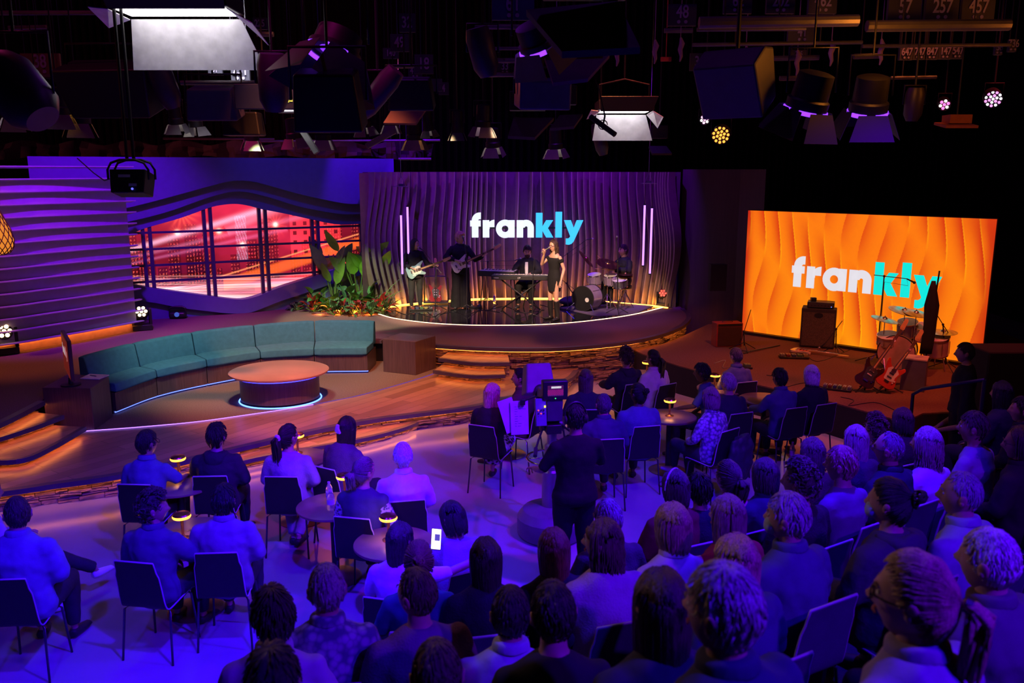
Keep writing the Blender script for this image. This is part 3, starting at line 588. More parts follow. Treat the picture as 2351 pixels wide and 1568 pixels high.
# ---------------------------------------------------------------- rope pendant at the left edge
q = V(-4, 528, 13.6); pl_ = thing('pendant_lantern', 'orange glowing teardrop rope lantern hanging at the left edge', 'lantern', tuple(q)); prof = [(.02, .34), (.05, .30), (.11, .15), (.17, 0), (.20, -.15), (.19, -.27), (.13, -.36), (.05, -.39)]
MB().lathe(prof, (0, 0, 0), 28).build('shade', glow('lantern_glow', (1, .30, .03), .8), pl_)
net = MB()
for k in range(14):
    for sgn in (1, -1):
        pts = []
        for i in range(22):
            t = i/21*(len(prof)-1); j = min(int(t), len(prof)-2); f = t-j; r = prof[j][0]*(1-f)+prof[j+1][0]*f + .006; z = prof[j][1]*(1-f)+prof[j+1][1]*f; a = 2*pi*k/14 + sgn*i*.11; pts.append((r*cos(a), r*sin(a), z))
        net.tube(pts, .007, 5)
net.build('rope_net', mat('rope_net', (.10, .03, .06), .8), pl_); MB().cyl((0, 0, .33), (0, 0, 4), .008, 6).build('cord', BLACK, pl_)
# ---------------------------------------------------------------- plants
def leafmat(n, c, c2): return mat(n, c, .42, col2=c2, nscale=7, spec=.5, bump=.1, bscale=30)
GR1 = leafmat('leaf_lime', (.13, .36, .03), (.22, .52, .05)); GR2 = leafmat('leaf_green', (.05, .20, .04), (.10, .32, .07)); RED = leafmat('leaf_red', (.16, .012, .012), (.32, .03, .02)); DRK = leafmat('leaf_dark', (.02, .05, .02), (.06, .12, .04)); ORF = mat('flower_orange', (.75, .22, .03), .5); STEM = mat('stem_green', (.10, .22, .04), .5); CAL = mat('leaf_calathea', (.02, .08, .02), .45, kind='wave', nscale=9, col2=(.12, .26, .10))
def leaf(mb, p, d, L_, W_, droop=.5, fold=.25, shape=0, n=8, roll=0, face=None):
    d = Vector(d).normalized(); sd = d.cross(Vector(face)) if face else d.cross(Vector((0, 0, 1))); sd = sd.normalized() if sd.length > .05 else Vector((1, 0, 0)); sd = Matrix.Rotation(roll, 3, d) @ sd; pts = []; p = Vector(p); c = p.copy(); dd = d.copy(); V_ = []; F_ = []
    for i in range(n+1):
        t = i/n; wv = (sin(pi*min(1, t**.75))**.8 if shape == 0 else (sin(pi*t**.55) if shape == 1 else (1-t)*min(1, t*6))) * W_/2 + .002; up = sd.cross(dd).normalized()
        V_ += [c - sd*wv + up*wv*fold, c + up*.0, c + sd*wv + up*wv*fold]
        c = c + dd*(L_/n); dd = (dd + Vector((0, 0, -1))*droop/n).normalized()
    for i in range(n): a = i*3; F_ += [(a, a+1, a+4, a+3), (a+1, a+2, a+5, a+4)]
    V2 = [v - Vector((0, 0, .003)) for v in V_]; m = len(V_)
    mb.add(V_, F_); mb.add(V2, [f[::-1] for f in F_])
def rdir(rnd, az, el): return Vector((cos(az)*cos(el), sin(az)*cos(el), sin(el)))
PLANTS = 'plants in the bed between the sofa and the band stage'
def plant(px, py, kind, lab, rnd, s=1.0):
    g = G(px, py, SZ); t = thing('potted_plant' if 0 else {'paradise': 'bird_of_paradise_plant', 'monstera': 'broad_leaf_plant', 'red': 'red_leaf_plant', 'calathea': 'round_leaf_plant', 'fern': 'fern_plant', 'spike': 'spiky_plant'}[kind], lab, 'plant', tuple(g), group=PLANTS)
    f = MB(); st = MB(); fl = MB()
    if kind == 'paradise':
        for i in range(int(9)):
            az = rnd.uniform(0, 6.28); el = R(rnd.uniform(62, 86)); h = rnd.uniform(.55, 1.2)*s; d = rdir(rnd, az, el); a = d*h; st.tube([(0, 0, 0), a*.5 + Vector((0, 0, .02)), a], [.02, .015, .010], 6)
            leaf(f, a, (d + Vector((cos(az), sin(az), 0))*rnd.uniform(.05, .5)).normalized(), rnd.uniform(.48, .70)*s, rnd.uniform(.20, .27)*s, rnd.uniform(.05, .6), .2, 0, 10, 0, (rnd.uniform(-.7, .7), -1, .25))
        for i in range(2):
            az = rnd.uniform(0, 6.28); d = rdir(rnd, az, R(75)); a = d*rnd.uniform(.7, 1.1)*s; st.tube([(0, 0, 0), a], .01, 5)
            for j in range(5): leaf(fl, a, (rdir(rnd, az+rnd.uniform(-.4, .4), R(20+18*j))), .16, .035, .1, .3, 0, 4)
    elif kind in ('monstera', 'red', 'calathea'):
        n = {'monstera': 16, 'red': 24, 'calathea': 13}[kind]
        for i in range(n):
            az = 6.28*i/n*2.4+rnd.uniform(-.3, .3); el = R(rnd.uniform(15, 75)); h = rnd.uniform(.15, .5)*s*(1 if kind == 'monstera' else .6); d = rdir(rnd, az, el); a = d*h; st.tube([(0, 0, 0), a], .007, 5)
            leaf(f, a, (d + Vector((0, 0, rnd.uniform(-.5, .3)))), rnd.uniform(.22, .36)*s*(.85 if kind != 'monstera' else 1), rnd.uniform(.14, .2)*s*(.6 if kind == 'red' else 1.1), rnd.uniform(.6, 1.4), .25, 1 if kind != 'red' else 0, 6, rnd.uniform(-.4, .4))
    elif kind == 'fern':
        for i in range(14):
            az = 6.28*i/14; d = rdir(rnd, az, R(rnd.uniform(45, 70))); L_ = rnd.uniform(.5, .8)*s; c = Vector(); dd = d.copy()
            for k in range(14):
                nx = c + dd*(L_/14); sd = dd.cross(Vector((0, 0, 1))).normalized()
                for q in (1, -1): leaf(f, nx, (sd*q + dd*.7 + Vector((0, 0, -.1))), .12*s*(1.1-k/15), .022, .3, .1, 0, 3)
                st.cyl(c, nx, .004, 4); c = nx; dd = (dd + Vector((0, 0, -.06))).normalized()
    else:
        for i in range(26):
            az = 6.28*i/26*3; leaf(f, (0, 0, .02), rdir(rnd, az, R(rnd.uniform(30, 80))), rnd.uniform(.45, .8)*s, .05*s, rnd.uniform(.3, .9), .4, 2, 8)
    fm = {'paradise': GR1, 'monstera': GR2, 'red': RED, 'calathea': CAL, 'fern': GR1, 'spike': DRK}[kind]
    f.build('leaf', fm, t, autos=0)['kind'] = 'stuff'
    if st.v: st.build('stem', STEM, t)
    if fl.v: fl.build('flower', ORF, t, autos=0)
rp = random.Random(11)
for px, py, kd, lab, s in [
  (768, 706, 'paradise', 'tall bird of paradise plant with paddle leaves, left one in the bed', 1.0), (826, 702, 'paradise', 'tallest bird of paradise plant, right of centre in the bed', 1.22), (862, 700, 'paradise', 'darker bird of paradise plant by the end of the ribbed wall', 1.02),
  (735, 712, 'monstera', 'green broad-leaved plant low on the left of the bed', .95), (800, 712, 'monstera', 'green broad-leaved plant in the middle of the bed', 1.1), (838, 712, 'monstera', 'green broad-leaved plant under the tallest bird of paradise', 1.05), (868, 708, 'fern', 'bright green fern at the right side of the bed', 1.05), (755, 715, 'fern', 'fern spreading at the left front of the bed', .7),
  (700, 705, 'red', 'dark red leaved plant at the far left of the bed', 1.0), (720, 716, 'red', 'dark red leaved plant at the left front of the bed', .9), (784, 722, 'red', 'red leaved plant at the centre front of the bed', .8), (830, 722, 'red', 'red leaved plant at the right front of the bed', .9), (872, 716, 'red', 'dark red leaved plant next to the black band floor', .95),
  (768, 724, 'calathea', 'round patterned leaved plant at the bed front, left one', .85), (808, 722, 'calathea', 'round patterned leaved plant at the bed front, middle one', .9), (852, 724, 'calathea', 'round patterned leaved plant at the bed front, right one', .85), (888, 714, 'spike', 'spiky dark plant leaning over the band floor', .75), (682, 712, 'calathea', 'small round leaved plant creeping out at the left tip of the bed', .6)]:
    plant(px, py, kd, lab, rp, s)
for px in (735, 775, 815, 850): lamp('POINT', tuple(G(px, 716, SZ+.06)), (1, .25, .03), 7, size=.03)
# ================================================================ PEOPLE
def sph(n=36, m=26):
    out = []
    for i in range(m+1):
        t = pi*i/m
        for k in range(n): a = 2*pi*k/n; out.append((sin(t)*sin(a), sin(t)*cos(a), cos(t)))
    F_ = [(i*n+k, i*n+(k+1) % n, (i+1)*n+(k+1) % n, (i+1)*n+k) for i in range(m) for k in range(n)]
    return np.array(out), F_
HA, HB, HC = .074, .093, .117
def headpts(D):
    x, y, z = D[:, 0], D[:, 1], D[:, 2]; s = np.clip(-z, 0, 1)
    X = HA*x*(1-.30*s**1.6); Y = HB*y; Y = np.where(y < 0, Y*(1-.42*s**1.3), Y*(1-.06*s)); Z = HC*z
    fr = np.clip(y, 0, 1)
    Y = Y + .024*np.exp(-(x/.13)**2)*np.exp(-((z+.17)/.15)**2)*fr*1.1 + .008*np.exp(-(x/.10)**2)*np.exp(-((z-.05)/.2)**2)*fr
    Y = Y - .011*np.exp(-((np.abs(x)-.36)/.16)**2)*np.exp(-((z-.06)/.10)**2)*fr + .004*np.exp(-((z-.23)/.09)**2)*fr*np.exp(-(x/.6)**2)
    Y = Y + .006*np.exp(-(x/.26)**2)*np.exp(-((z+.46)/.07)**2)*fr + .011*np.exp(-(x/.3)**2)*np.exp(-((z+.82)/.16)**2)
    return np.stack([X, Y, Z], 1)
_D, _HF = sph(40, 30); HEADV = headpts(_D)
_e = MB()
for s in (-1, 1):
    _e.ball((s*.077, -.008, -.008), (.009, .020, .033), 10, (0, s*.25, 0)); _e.ball((s*.075, -.004, -.018), (.014, .012, .016), 8)
HEAD = (HEADV.tolist()+[tuple(v) for v in _e.v], [tuple(f) for f in _HF] + [tuple(i+len(HEADV) for i in f) for f in _e.f])
def handmb(curl, sp=1):
    mb = MB(); mb.tube([(0, -.02, 0), (0, .02, 0), (0, .06, 0), (0, .088, 0)], [(.024, .018), (.033, .016), (.040, .014), (.036, .011)], 10)
    for x, L_, w_ in ((-.029, .070, .0085), (-.0105, .078, .0088), (.0095, .073, .0085), (.028, .056, .0078)):
        p = Vector((x, .082, 0)); a = R(curl*.35); pts = [p]; ang = 0
        for f, c in ((.42, curl*.45), (.32, curl), (.26, curl*.8)): ang += R(c); p = p + Vector((x*.6*f, cos(ang)*L_*f, -sin(ang)*L_*f)); pts.append(p)
        mb.tube(pts, [w_, w_, w_*.92, w_*.7], 7)
    mb.tube([(-.022, .015, -.004), (-.042, .042, -.012), (-.050, .066, -.022), (-.046, .088, -.030)], [.014, .0115, .010, .008], 7)
    return mb
JOBS = []; HANDS = {}
DG = lambda: bpy.context.evaluated_depsgraph_get()
for nm, c in (('relax', 22), ('grip', 62), ('flat', 6)):
    o = handmb(c).build('hand_template', MATT); r = o.modifiers.new('r', 'REMESH'); r.mode = 'VOXEL'; r.voxel_size = .0055; s_ = o.modifiers.new('s', 'SMOOTH'); s_.iterations = 3; HANDS[nm] = o
_dg = DG()
for nm, o in list(HANDS.items()):
    me = bpy.data.meshes.new_from_object(o.evaluated_get(_dg)); HANDS[nm] = (np.array([v.co[:] for v in me.vertices]), [tuple(p.vertices) for p in me.polygons]); bpy.data.objects.remove(o); bpy.data.meshes.remove(me)
FOLD = bpy.data.textures.new('cloth_folds', 'CLOUDS'); FOLD.noise_scale = .11; FOLD.noise_depth = 1
def skin_it(o, vox, it=5, disp=0, extra=None):
    r = o.modifiers.new('r', 'REMESH'); r.mode = 'VOXEL'; r.voxel_size = vox; r.use_smooth_shade = True; s_ = o.modifiers.new('s', 'SMOOTH'); s_.iterations = it; s_.factor = .5
    if disp: d = o.modifiers.new('d', 'DISPLACE'); d.texture = FOLD; d.strength = disp; d.mid_level = .5
    JOBS.append((o, extra or []))
def run_jobs():
    dg = DG(); res = [(o, ex, bpy.data.meshes.new_from_object(o.evaluated_get(dg))) for o, ex in JOBS]
    for o, ex, me in res:
        m = o.data.materials[0] if o.data.materials else None; o.modifiers.clear(); old = o.data
        if ex:
            vs_ = [tuple(v.co) for v in me.vertices]; fs = [tuple(p.vertices) for p in me.polygons]
            for V_, F_ in ex: n = len(vs_); vs_ += [tuple(v) for v in V_]; fs += [tuple(i+n for i in f) for f in F_]
            me2 = bpy.data.meshes.new(o.name); me2.from_pydata(vs_, [], fs); me2.update(); bpy.data.meshes.remove(me); me = me2
        me.materials.clear(); me.materials.append(m); me.polygons.foreach_set('use_smooth', [True]*len(me.polygons)); o.data = me; bpy.data.meshes.remove(old)
    JOBS.clear()
def hairline(az, style):                                   # lowest elevation (deg) of hair at azimuth az from the face
    xs = [0, 35, 60, 78, 92, 110, 140, 180]; ys = {'bald': [80, 80, 62, 25, 8, -10, -20, -25], 'thin': [62, 55, 35, 12, 0, -15, -28, -32], 'long': [40, 34, 20, -5, -18, -35, -42, -45]}.get(style, [38, 34, 20, 0, -8, -22, -34, -38])
    return float(np.interp(abs(az), xs, ys))
def edir(az, el, k=1.0):
    az, el = R(az), R(el); D = np.array([[cos(el)*sin(az), cos(el)*cos(az), sin(el)]]); return Vector(headpts(D)[0])*k
def hair_mesh(style, seed, length=.25, thick=.12, dens=1.0):
    rnd = random.Random(seed); mb = MB(); hl = 'bald' if style == 'bald' else 'thin' if style == 'thin' else 'long' if style in ('long', 'bob', 'ponytail', 'bun', 'wavy') else 'short'
    D, F_ = sph(30, 20); P = headpts(D); off = Vector((seed*1.7, 3.1, 0)); out = []
    for i, d in enumerate(D):
        az = math.degrees(math.atan2(d[0], d[1])); el = math.degrees(math.asin(max(-1, min(1, d[2])))); m = max(0, min(1, (el-hairline(az, hl))/14))
        th = thick*(.75 + .4*noise.noise(Vector(P[i])*22+off)) * (.5 if style == 'bald' else 1)*(.6+.4*max(0, d[2])); out.append(P[i]*(1+th*m if m > 0 else .93) + np.array([0, -.002*m, 0]))
    mb.add(out, F_); K = 1+thick*.9
    def surf(az, el, k=K): return edir(az, el, k)
    def lock(pts, r, flat=.45): n = len(pts); mb.tube(pts, [(max(.0022, r*(1-(i/(n-1))**2.2*.85)), max(.0016, r*flat*(1-(i/(n-1))**2*.8))) for i in range(n)], 5)
    if style in ('short', 'thin', 'bald', 'messy'):
        N = int({'short': 260, 'messy': 300, 'thin': 200, 'bald': 80}[style]*dens)
        for _ in range(N):
            az = rnd.uniform(-180, 180); lo = hairline(az, hl); el = lo + (88-lo)*(1-rnd.random()**1.0); L_ = rnd.uniform(16, 30)*(1.3 if style == 'messy' else 1); lift = .015 if style == 'messy' else .004
            sw = 22 if abs(az) < 50 else rnd.uniform(-12, 12); k0 = K*.985; lock([surf(az + sw*t, max(el-L_*t, lo-4), k0 + (lift*t*t)/.1) for t in (0, .33, .66, 1)], rnd.uniform(.0045, .0075)/max(1, dens)**.5)
    elif style == 'curly':
        for _ in range(int(230*dens)):
            az = rnd.uniform(-180, 180); lo = hairline(az, 'long')+4; el = lo + (90-lo)*rnd.random()**.8; p = surf(az, el, K+rnd.uniform(.02, .24)); n = p.normalized(); a = n.orthogonal(); b = n.cross(a); q = rnd.uniform(0, 6.28); r = rnd.uniform(.009, .016)
            lock([p + (a*cos(q+t*1.9) + b*sin(q+t*1.9))*r + n*(.006*t) for t in range(4)], rnd.uniform(.006, .009), .9)
    elif style in ('long', 'bob', 'wavy'):
        N = int(210*dens); L0 = .13 if style == 'bob' else length
        for i in range(N):
            az = rnd.choice((-1, 1))*(180-150*rnd.random()**1.25); el = rnd.uniform(35, 88); lo = -4 if abs(az) > 60 else 10; pts = []; a_end = math.copysign(max(abs(az), 66), az)
            for t in (0, .35, .7, 1): pts.append(surf(az + (a_end-az)*t, el + (lo-el)*t, K+.015))
            p = pts[-1]; Lk = L0*rnd.uniform(.82, 1.05) - max(0, .03); nn = 5; q = rnd.uniform(0, 6); out_ = Vector((p.x, p.y, 0)).normalized()
            for j in range(1, nn+1):
                t = j/nn; wv = (.012*sin(q+t*9) if style == 'wavy' else .002*sin(q+t*4)); pull = (-.012*t if style != 'bob' else -.012*t*t)
                pts.append(Vector((p.x + out_.x*(pull+wv) , p.y + out_.y*(pull+wv) - .012*t, p.z - Lk*t)))
            lock(pts, rnd.uniform(.007, .011)/max(1, dens)**.5, .5)
    else:                                                  # swept back to a tie: bun or ponytail
        tz = .035 if style == 'ponytail' else .06; T = Vector((0, -.112, tz)) if style == 'bun' else Vector((0, -.105, length_tie(length)))
        for _ in range(int(180*dens)):
            az = rnd.uniform(-180, 180); el = hairline(az, 'long') + rnd.uniform(2, 26); a = surf(az, el, 1.03); pts = []
            for t in (0, .25, .5, .75, 1):
                q = a.lerp(T, t); e = Vector((q.x/HA, q.y/HB, q.z/HC)); f = e.length; q = q*(max(1.0, (1.06+thick*.5)/max(f, .2)) if t < .9 else 1); pts.append(q)
            lock(pts, rnd.uniform(.005, .008)/max(1, dens)**.5)
        if style == 'bun':
            for _ in range(26):
                p = Vector((rnd.gauss(0, 1), rnd.gauss(0, 1), rnd.gauss(0, 1))).normalized(); b = p.orthogonal().normalized(); c = p.cross(b); q = rnd.uniform(0, 6); C0 = T + Vector((0, -.018, .004)); lock([C0 + (b*cos(q+t) + c*sin(q+t))*.030 for t in (0, .5, 1, 1.5, 2)], .010, .6)
        else:
            for _ in range(60):
                o = Vector((rnd.uniform(-.014, .014), rnd.uniform(-.012, .008), 0)); q = rnd.uniform(0, 6); L_ = length*rnd.uniform(.8, 1.05); lock([T, T + o*1.2 + Vector((0, -.022, 0))] + [T + o*2.6 + Vector((.008*sin(q+t*4), -.040+.004*t+.02*t*t, -L_*t)) for t in (.12, .35, .6, .85, 1)], rnd.uniform(.008, .013), .7)
    return mb
def length_tie(l): return .02
SEATED = dict(pel=(0, 0, .50), wai=(0, -.025, .68), che=(0, -.01, .88), sho=(0, .0, .985), nec=(0, .012, 1.05), hd=(0, .035, 1.19))
STAND = dict(pel=(0, 0, .93), wai=(0, .01, 1.10), che=(0, .01, 1.30), sho=(0, -.005, 1.405), nec=(0, .0, 1.47), hd=(0, .03, 1.605))
ARMS = {'lap': (((-.25, .03, .74), (-.09, .27, .62)), ((.25, .03, .74), (.10, .25, .61))), 'cross': (((-.25, .06, .76), (.04, .23, .80)), ((.25, .06, .76), (-.05, .25, .76))), 'table': (((-.25, .10, .80), (-.20, .36, .76)), ((.25, .03, .74), (.08, .27, .62))), 'tabler': (((-.25, .03, .74), (-.09, .27, .62)), ((.26, .10, .80), (.22, .36, .76))), 'hang': (((-.24, -.02, 1.12), (-.25, .06, .87)), ((.24, -.02, 1.12), (.25, .06, .87))), 'chin': (((-.20, .18, .80), (-.04, .22, 1.02)), ((.25, .03, .74), (.10, .25, .61)))}
HEADOFF = {}
def person(loc, yaw, label, stand=False, s=1.0, w=1.0, lean=0, twist=0, hy=0, hp=0, hr=0, skin=(.42, .24, .17), hair=('short', (.02, .014, .012)), hlen=.25, hthick=.12, top=('tee', (.1, .1, .1)), bottom=('trousers', (.03, .03, .04)), arms='lap', legs=None, hands=('relax', 'relax'), rolls=(0, 0), face=False, glasses=False, shoes=(.02, .02, .02), seed=1, vox=.016, group=None, extras=(), dens=1.0, shinec=.5):
    root = thing('person', label, 'person', loc, yaw, group); J = {k: Vector(v) for k, v in (STAND if stand else SEATED).items()}; P0 = J['pel'].copy()
    Mu = Matrix.Translation(P0) @ Matrix.Rotation(twist, 4, 'Z') @ Matrix.Rotation(-lean, 4, 'X') @ Matrix.Translation(-P0)
    for k in ('wai', 'che', 'sho', 'nec', 'hd'): J[k] = Mu @ J[k]
    sw = .172*w**.6; sh = [Mu @ (Vector(STAND['sho'] if stand else SEATED['sho']) + Vector((q*sw, -.005, -.045))) for q in (-1, 1)]
    am = ARMS[arms] if isinstance(arms, str) else arms; am = [(Vector(a[0]), Vector(a[1])) for a in am]
    if isinstance(arms, str) and lean: am = [(Mu @ a, Mu @ b) for a, b in am] if abs(lean) < .3 else am
    L_ = legs or (((-.12, .44, .50), (-.12, .42, .10)), ((.12, .44, .50), (.12, .42, .10))) if not stand else (legs or (((-.10, .03, .50), (-.11, 0, .09)), ((.10, .03, .50), (.11, 0, .09))))
    hips = [Vector((q*.09, .02, P0.z-.0)) for q in (-1, 1)]; S = Matrix.Scale(s, 4)
    def torso(mb, g, top_=1, neck=True):
        sp = [J['pel'] + Vector((0, 0, -.08)), J['pel'], J['wai'], J['che'], J['sho'] + (J['nec']-J['sho'])*.1, J['nec']]; rr = [(.14*w+g, .105*w+g), (.168*w+g, .118*w+g), (.14*w+g, .102*w+g), (.165*w+g, .112*w+g), (.15*w**.5+g, .085+g), (.060+g*.8, .060+g*.8)]
        sp2 = []; rr2 = []
        for i in range(len(sp)-1):
            for t in (0, .5): sp2.append(sp[i].lerp(sp[i+1], t)); rr2.append(tuple(rr[i][q]*(1-t)+rr[i+1][q]*t for q in (0, 1)))
        mb.tube(sp2+[sp[-1]], rr2+[rr[-1]], 18)
        for q in (0, 1): mb.ball(sh[q], .052*w**.5+g*.85, 10)
    def arm(mb, g, frac, q, taper=1):
        e, h = am[q]; mb.tube([sh[q], sh[q].lerp(e, .5), e], [.050*w**.5+g*.9, .047*w**.5+g, .038+g], 10)
        if frac > 0: mb.ball(e, .040+g, 8); mb.tube([e, e.lerp(h, .5*frac), e.lerp(h, frac)], [.040+g, (.038+g), .028+g], 10)
    def leg(mb, g, q, fr=1.0):
        k, a = Vector(L_[q][0]), Vector(L_[q][1]); mb.tube([hips[q], hips[q].lerp(k, .5), k], [.088*w+g, .078*w**.7+g, .058+g], 12); mb.ball(k, .056+g, 10)
        if fr > 0: mb.tube([k, k.lerp(a, .35*min(1, fr)), k.lerp(a, fr)], [.056+g, .054+g, .036+g + (.01 if fr == 1 and g > .01 else 0)], 10)
    def fin_(mb, nm, m, par=root, vx=vox, it=5, disp=0, extra=None):
        mb.v = [tuple(S @ Vector(p)) for p in mb.v]; o = mb.build(nm, m, par, autos=0); skin_it(o, vx, it, disp, extra); return o
    b = MB(); torso(b, -.006); nk = J['hd'] - (J['hd']-J['nec'])*.45
    b.tube([J['sho'], J['nec'], nk, J['hd']+Vector((0, -.01, 0))], [.062, .056, .054, .055], 12)
    for q in (0, 1):
        arm(b, -.004, 1, q); leg(b, -.004, q); a = Vector(L_[q][1]); k = Vector(L_[q][0]); fd = Vector((a.x*0+(.25 if q else -.25), 1, 0)).normalized(); b.tube([a + Vector((0, -.03, -.05)), a+Vector((0, .02, -.05)), a + fd*.14 + Vector((0, 0, -.065))], [.034, .036, .026], 8)
    Hm = S @ Matrix.Translation(J['hd']) @ Matrix.Rotation(twist+hy, 4, 'Z') @ Matrix.Rotation(-hp-lean*.3, 4, 'X') @ Matrix.Rotation(hr, 4, 'Y') @ Matrix.Scale(1.07, 4)
    ex = [([Hm @ Vector(v) for v in HEAD[0]], HEAD[1])]
    for q in (0, 1):
        e, h = am[q]; d = (h-e).normalized(); hv, hf = HANDS[hands[q]]; z = Vector((0, 0, 1)) if abs(d.z) < .8 else Vector((0, 1, 0)); x = d.cross(z).normalized(); z = x.cross(d)
        Mh = S @ Matrix.Translation(h) @ Matrix(((x.x, d.x, z.x, 0), (x.y, d.y, z.y, 0), (x.z, d.z, z.z, 0), (0, 0, 0, 1))) @ Matrix.Rotation(rolls[q], 4, 'Y') @ (Matrix.Scale(-1, 4, (1, 0, 0)) if q == 0 else Matrix())
        ex.append(([Mh @ Vector(v) for v in hv], [f[::-1] for f in hf] if q == 0 else hf))
    body = fin_(b, 'body', skinmat(skin), vx=vox, extra=ex)
    # clothes
    kind, tc = top[0], top[1]; g = {'tee': .014, 'shirt': .018, 'sweater': .026, 'hoodie': .032, 'jacket': .034, 'vest': .028, 'dress': .010, 'blazer': .028}[kind]
    tm = mat('cloth_%s_%d_%d_%d' % ((kind,)+tuple(int(c*999) for c in tc)) + (top[2] if len(top) > 2 else ''), tc, .85, var=.14, bump=.35 if kind in ('sweater', 'hoodie') else .15, bscale=90 if kind == 'sweater' else 30, spec=.25, **({'kind': 'voronoi', 'nscale': 26, 'col2': top[3]} if len(top) > 3 else {'nscale': 9}))
    mb = MB(); torso(mb, g); lowz = J['pel']
    if kind != 'dress':
        for q in (0, 1): arm(mb, g*.9, {'tee': 0, 'vest': 0, 'shirt': .92, 'sweater': .94, 'hoodie': .94, 'jacket': .93, 'blazer': .93}[kind] if not (len(top) > 2 and top[2] == 'short') else 0, q) if kind != 'vest' else None
        if stand: mb.tube([J['pel']+Vector((0, 0, .02)), J['pel']+Vector((0, 0, -.06 if kind in ('tee', 'shirt') else -.14))], [(.175*w+g, .125*w+g), (.180*w+g, .13*w+g)], 18)
        fin_(mb, {'tee': 't_shirt'}.get(kind, kind), tm, disp=.028 if kind in ('shirt', 'jacket', 'hoodie', 'blazer') else .018)
    else:
        mb = MB(); z0 = J['pel'].z; mb.tube([J['pel']+Vector((0, 0, -.30)), J['pel']+Vector((0, 0, -.15)), J['pel'], J['wai'], J['che'], J['che'] + Vector((0, 0, .055))], [(.155, .12), (.17, .13), (.178, .128), (.135, .10), (.165, .125), (.175, .115)], 18)
        for q in (0, 1): mb.tube([sh[q]+Vector(((q*2-1)*.02, 0, -.03)), sh[q].lerp(am[q][0], .42)], [.072, .060], 10)
        fin_(mb, 'dress', tm, disp=.01)
    if kind == 'vest':
        mb = MB()
        for q in (0, 1): arm(mb, .02, .92, q)
        fin_(mb, 'sleeves', mat('patterned_blouse', (.05, .05, .07), .8, kind='voronoi', nscale=40, col2=(.5, .5, .55)), disp=.02)
    nb = J['nec']; ax = (nk-J['sho']).normalized()
    if kind in ('shirt', 'jacket', 'blazer') and (len(top) < 3 or top[2] not in ('ls', 'bl', 'kb', 'dr')):
        mb = MB(); mb.tube([nb - ax*.015, nb + ax*.02, nb + ax*.034], [(.090, .088), (.084, .086), (.078, .080)], 16); fin_(mb, 'collar', tm, vx=.009, it=2)
    if kind == 'hoodie':
        mb = MB(); mb.tube([nb + Vector((cos(a)*.095, sin(a)*.095-.015, -.02 + .02*sin(a))) for a in [R(-200+i*22) for i in range(11)]], [.02, .028, .036, .044, .05, .052, .05, .044, .036, .028, .02], 10); mb.ball(nb+Vector((0, -.115, -.055)), (.10, .045, .085), 10); fin_(mb, 'hood', tm, vx=.012, disp=.012)
    bk, bc = bottom[0], bottom[1]
    bm_ = mat('bottom_%s_%d_%d_%d' % ((bk,)+tuple(int(c*999) for c in bc)) + (bottom[2] if len(bottom) > 2 else ''), bc, .85, var=.15, bump=.15, spec=.25, **({'kind': 'voronoi', 'nscale': 22, 'col2': (.6, .6, .62)} if len(bottom) > 2 else {}))
    if bk in ('trousers', 'wide'):
        mb = MB(); mb.tube([J['pel']+Vector((0, 0, -.09)), J['pel']+Vector((0, 0, .03))], [(.165*w, .12*w), (.172*w, .125*w)], 16)
        for q in (0, 1): leg(mb, .016, q, .96)
        if bk == 'wide':
            for q in (0, 1): k, a = Vector(L_[q][0]), Vector(L_[q][1]); mb.tube([hips[q], k, a+Vector((0, 0, -.06))], [.11, .105, .135], 12)
        fin_(mb, 'trousers', bm_, disp=.014)
    elif bk == 'skirt':
        k, a = [Vector(L_[q][0]) for q in (0, 1)], [Vector(L_[q][1]) for q in (0, 1)]; mb = MB(); km = (k[0]+k[1])/2; aa = (a[0]+a[1])/2; mb.tube([P0+Vector((0, 0, 0)), P0.lerp(km, .5), km+Vector((0, 0, 0))], [(.17, .12), (.19, .11), (.19, .10)], 16); mb.ball(km, (.19, .11, .11), 12); mb.tube([km, km.lerp(aa, .5), aa+Vector((0, .02, .08))], [(.19, .11), (.19, .12), (.20, .15)], 16); fin_(mb, 'skirt', bm_, disp=.02)
    for q in (0, 1):
        a = Vector(L_[q][1]); k = Vector(L_[q][0]); fd = Vector(((.25 if q else -.25), 1, 0)).normalized(); mb = MB(); mb.tube([a+Vector((0, -.045, -.055)), a+Vector((0, .0, -.052)), a+fd*.08+Vector((0, 0, -.058)), a+fd*.175+Vector((0, 0, -.066))], [(.036, .034), (.044, .042), (.046, .034), (.032, .022)], 10)
        if bottom[0] == 'boots': mb.tube([a+Vector((0, 0, -.05)), a, a.lerp(k, .45), a.lerp(k, .82)], [.05, .050, .062, .066], 12); mb.box(a+Vector((0, -.04, -.075)), (.05, .05, .05))
        fin_(mb, 'boot' if bottom[0] == 'boots' else 'shoe', mat('shoe_%d' % int(shoes[0]*100), shoes, .35 if bottom[0] == 'boots' else .6), vx=.012, it=3)
    # hair
    hs = hair[0]
    if hs:
        hm = mat('hair_%d_%d_%d' % tuple(int(c*999) for c in hair[1]), tuple(c*.5 for c in hair[1]), .42, nscale=30, stretch=(6, 6, .8), col2=tuple(min(1, c*1.5) for c in hair[1]), spec=.5, bump=.5, bscale=60)
        h = hair_mesh(hs, seed, hlen, hthick, dens); h.v = [tuple(Hm @ Vector(p)) for p in h.v]; h.build('hair', hm, root, autos=0)
        if hs == 'ponytail' or 'tie' in extras: mb = MB(Hm); mb.tube([(0, -.112, .02), (0, -.128, .016)], [.020, .019], 10); mb.build('hair_tie', mat('hair_tie', (.5, .4, .55), .8) if 'scrunchie' in extras else BLACK, root)
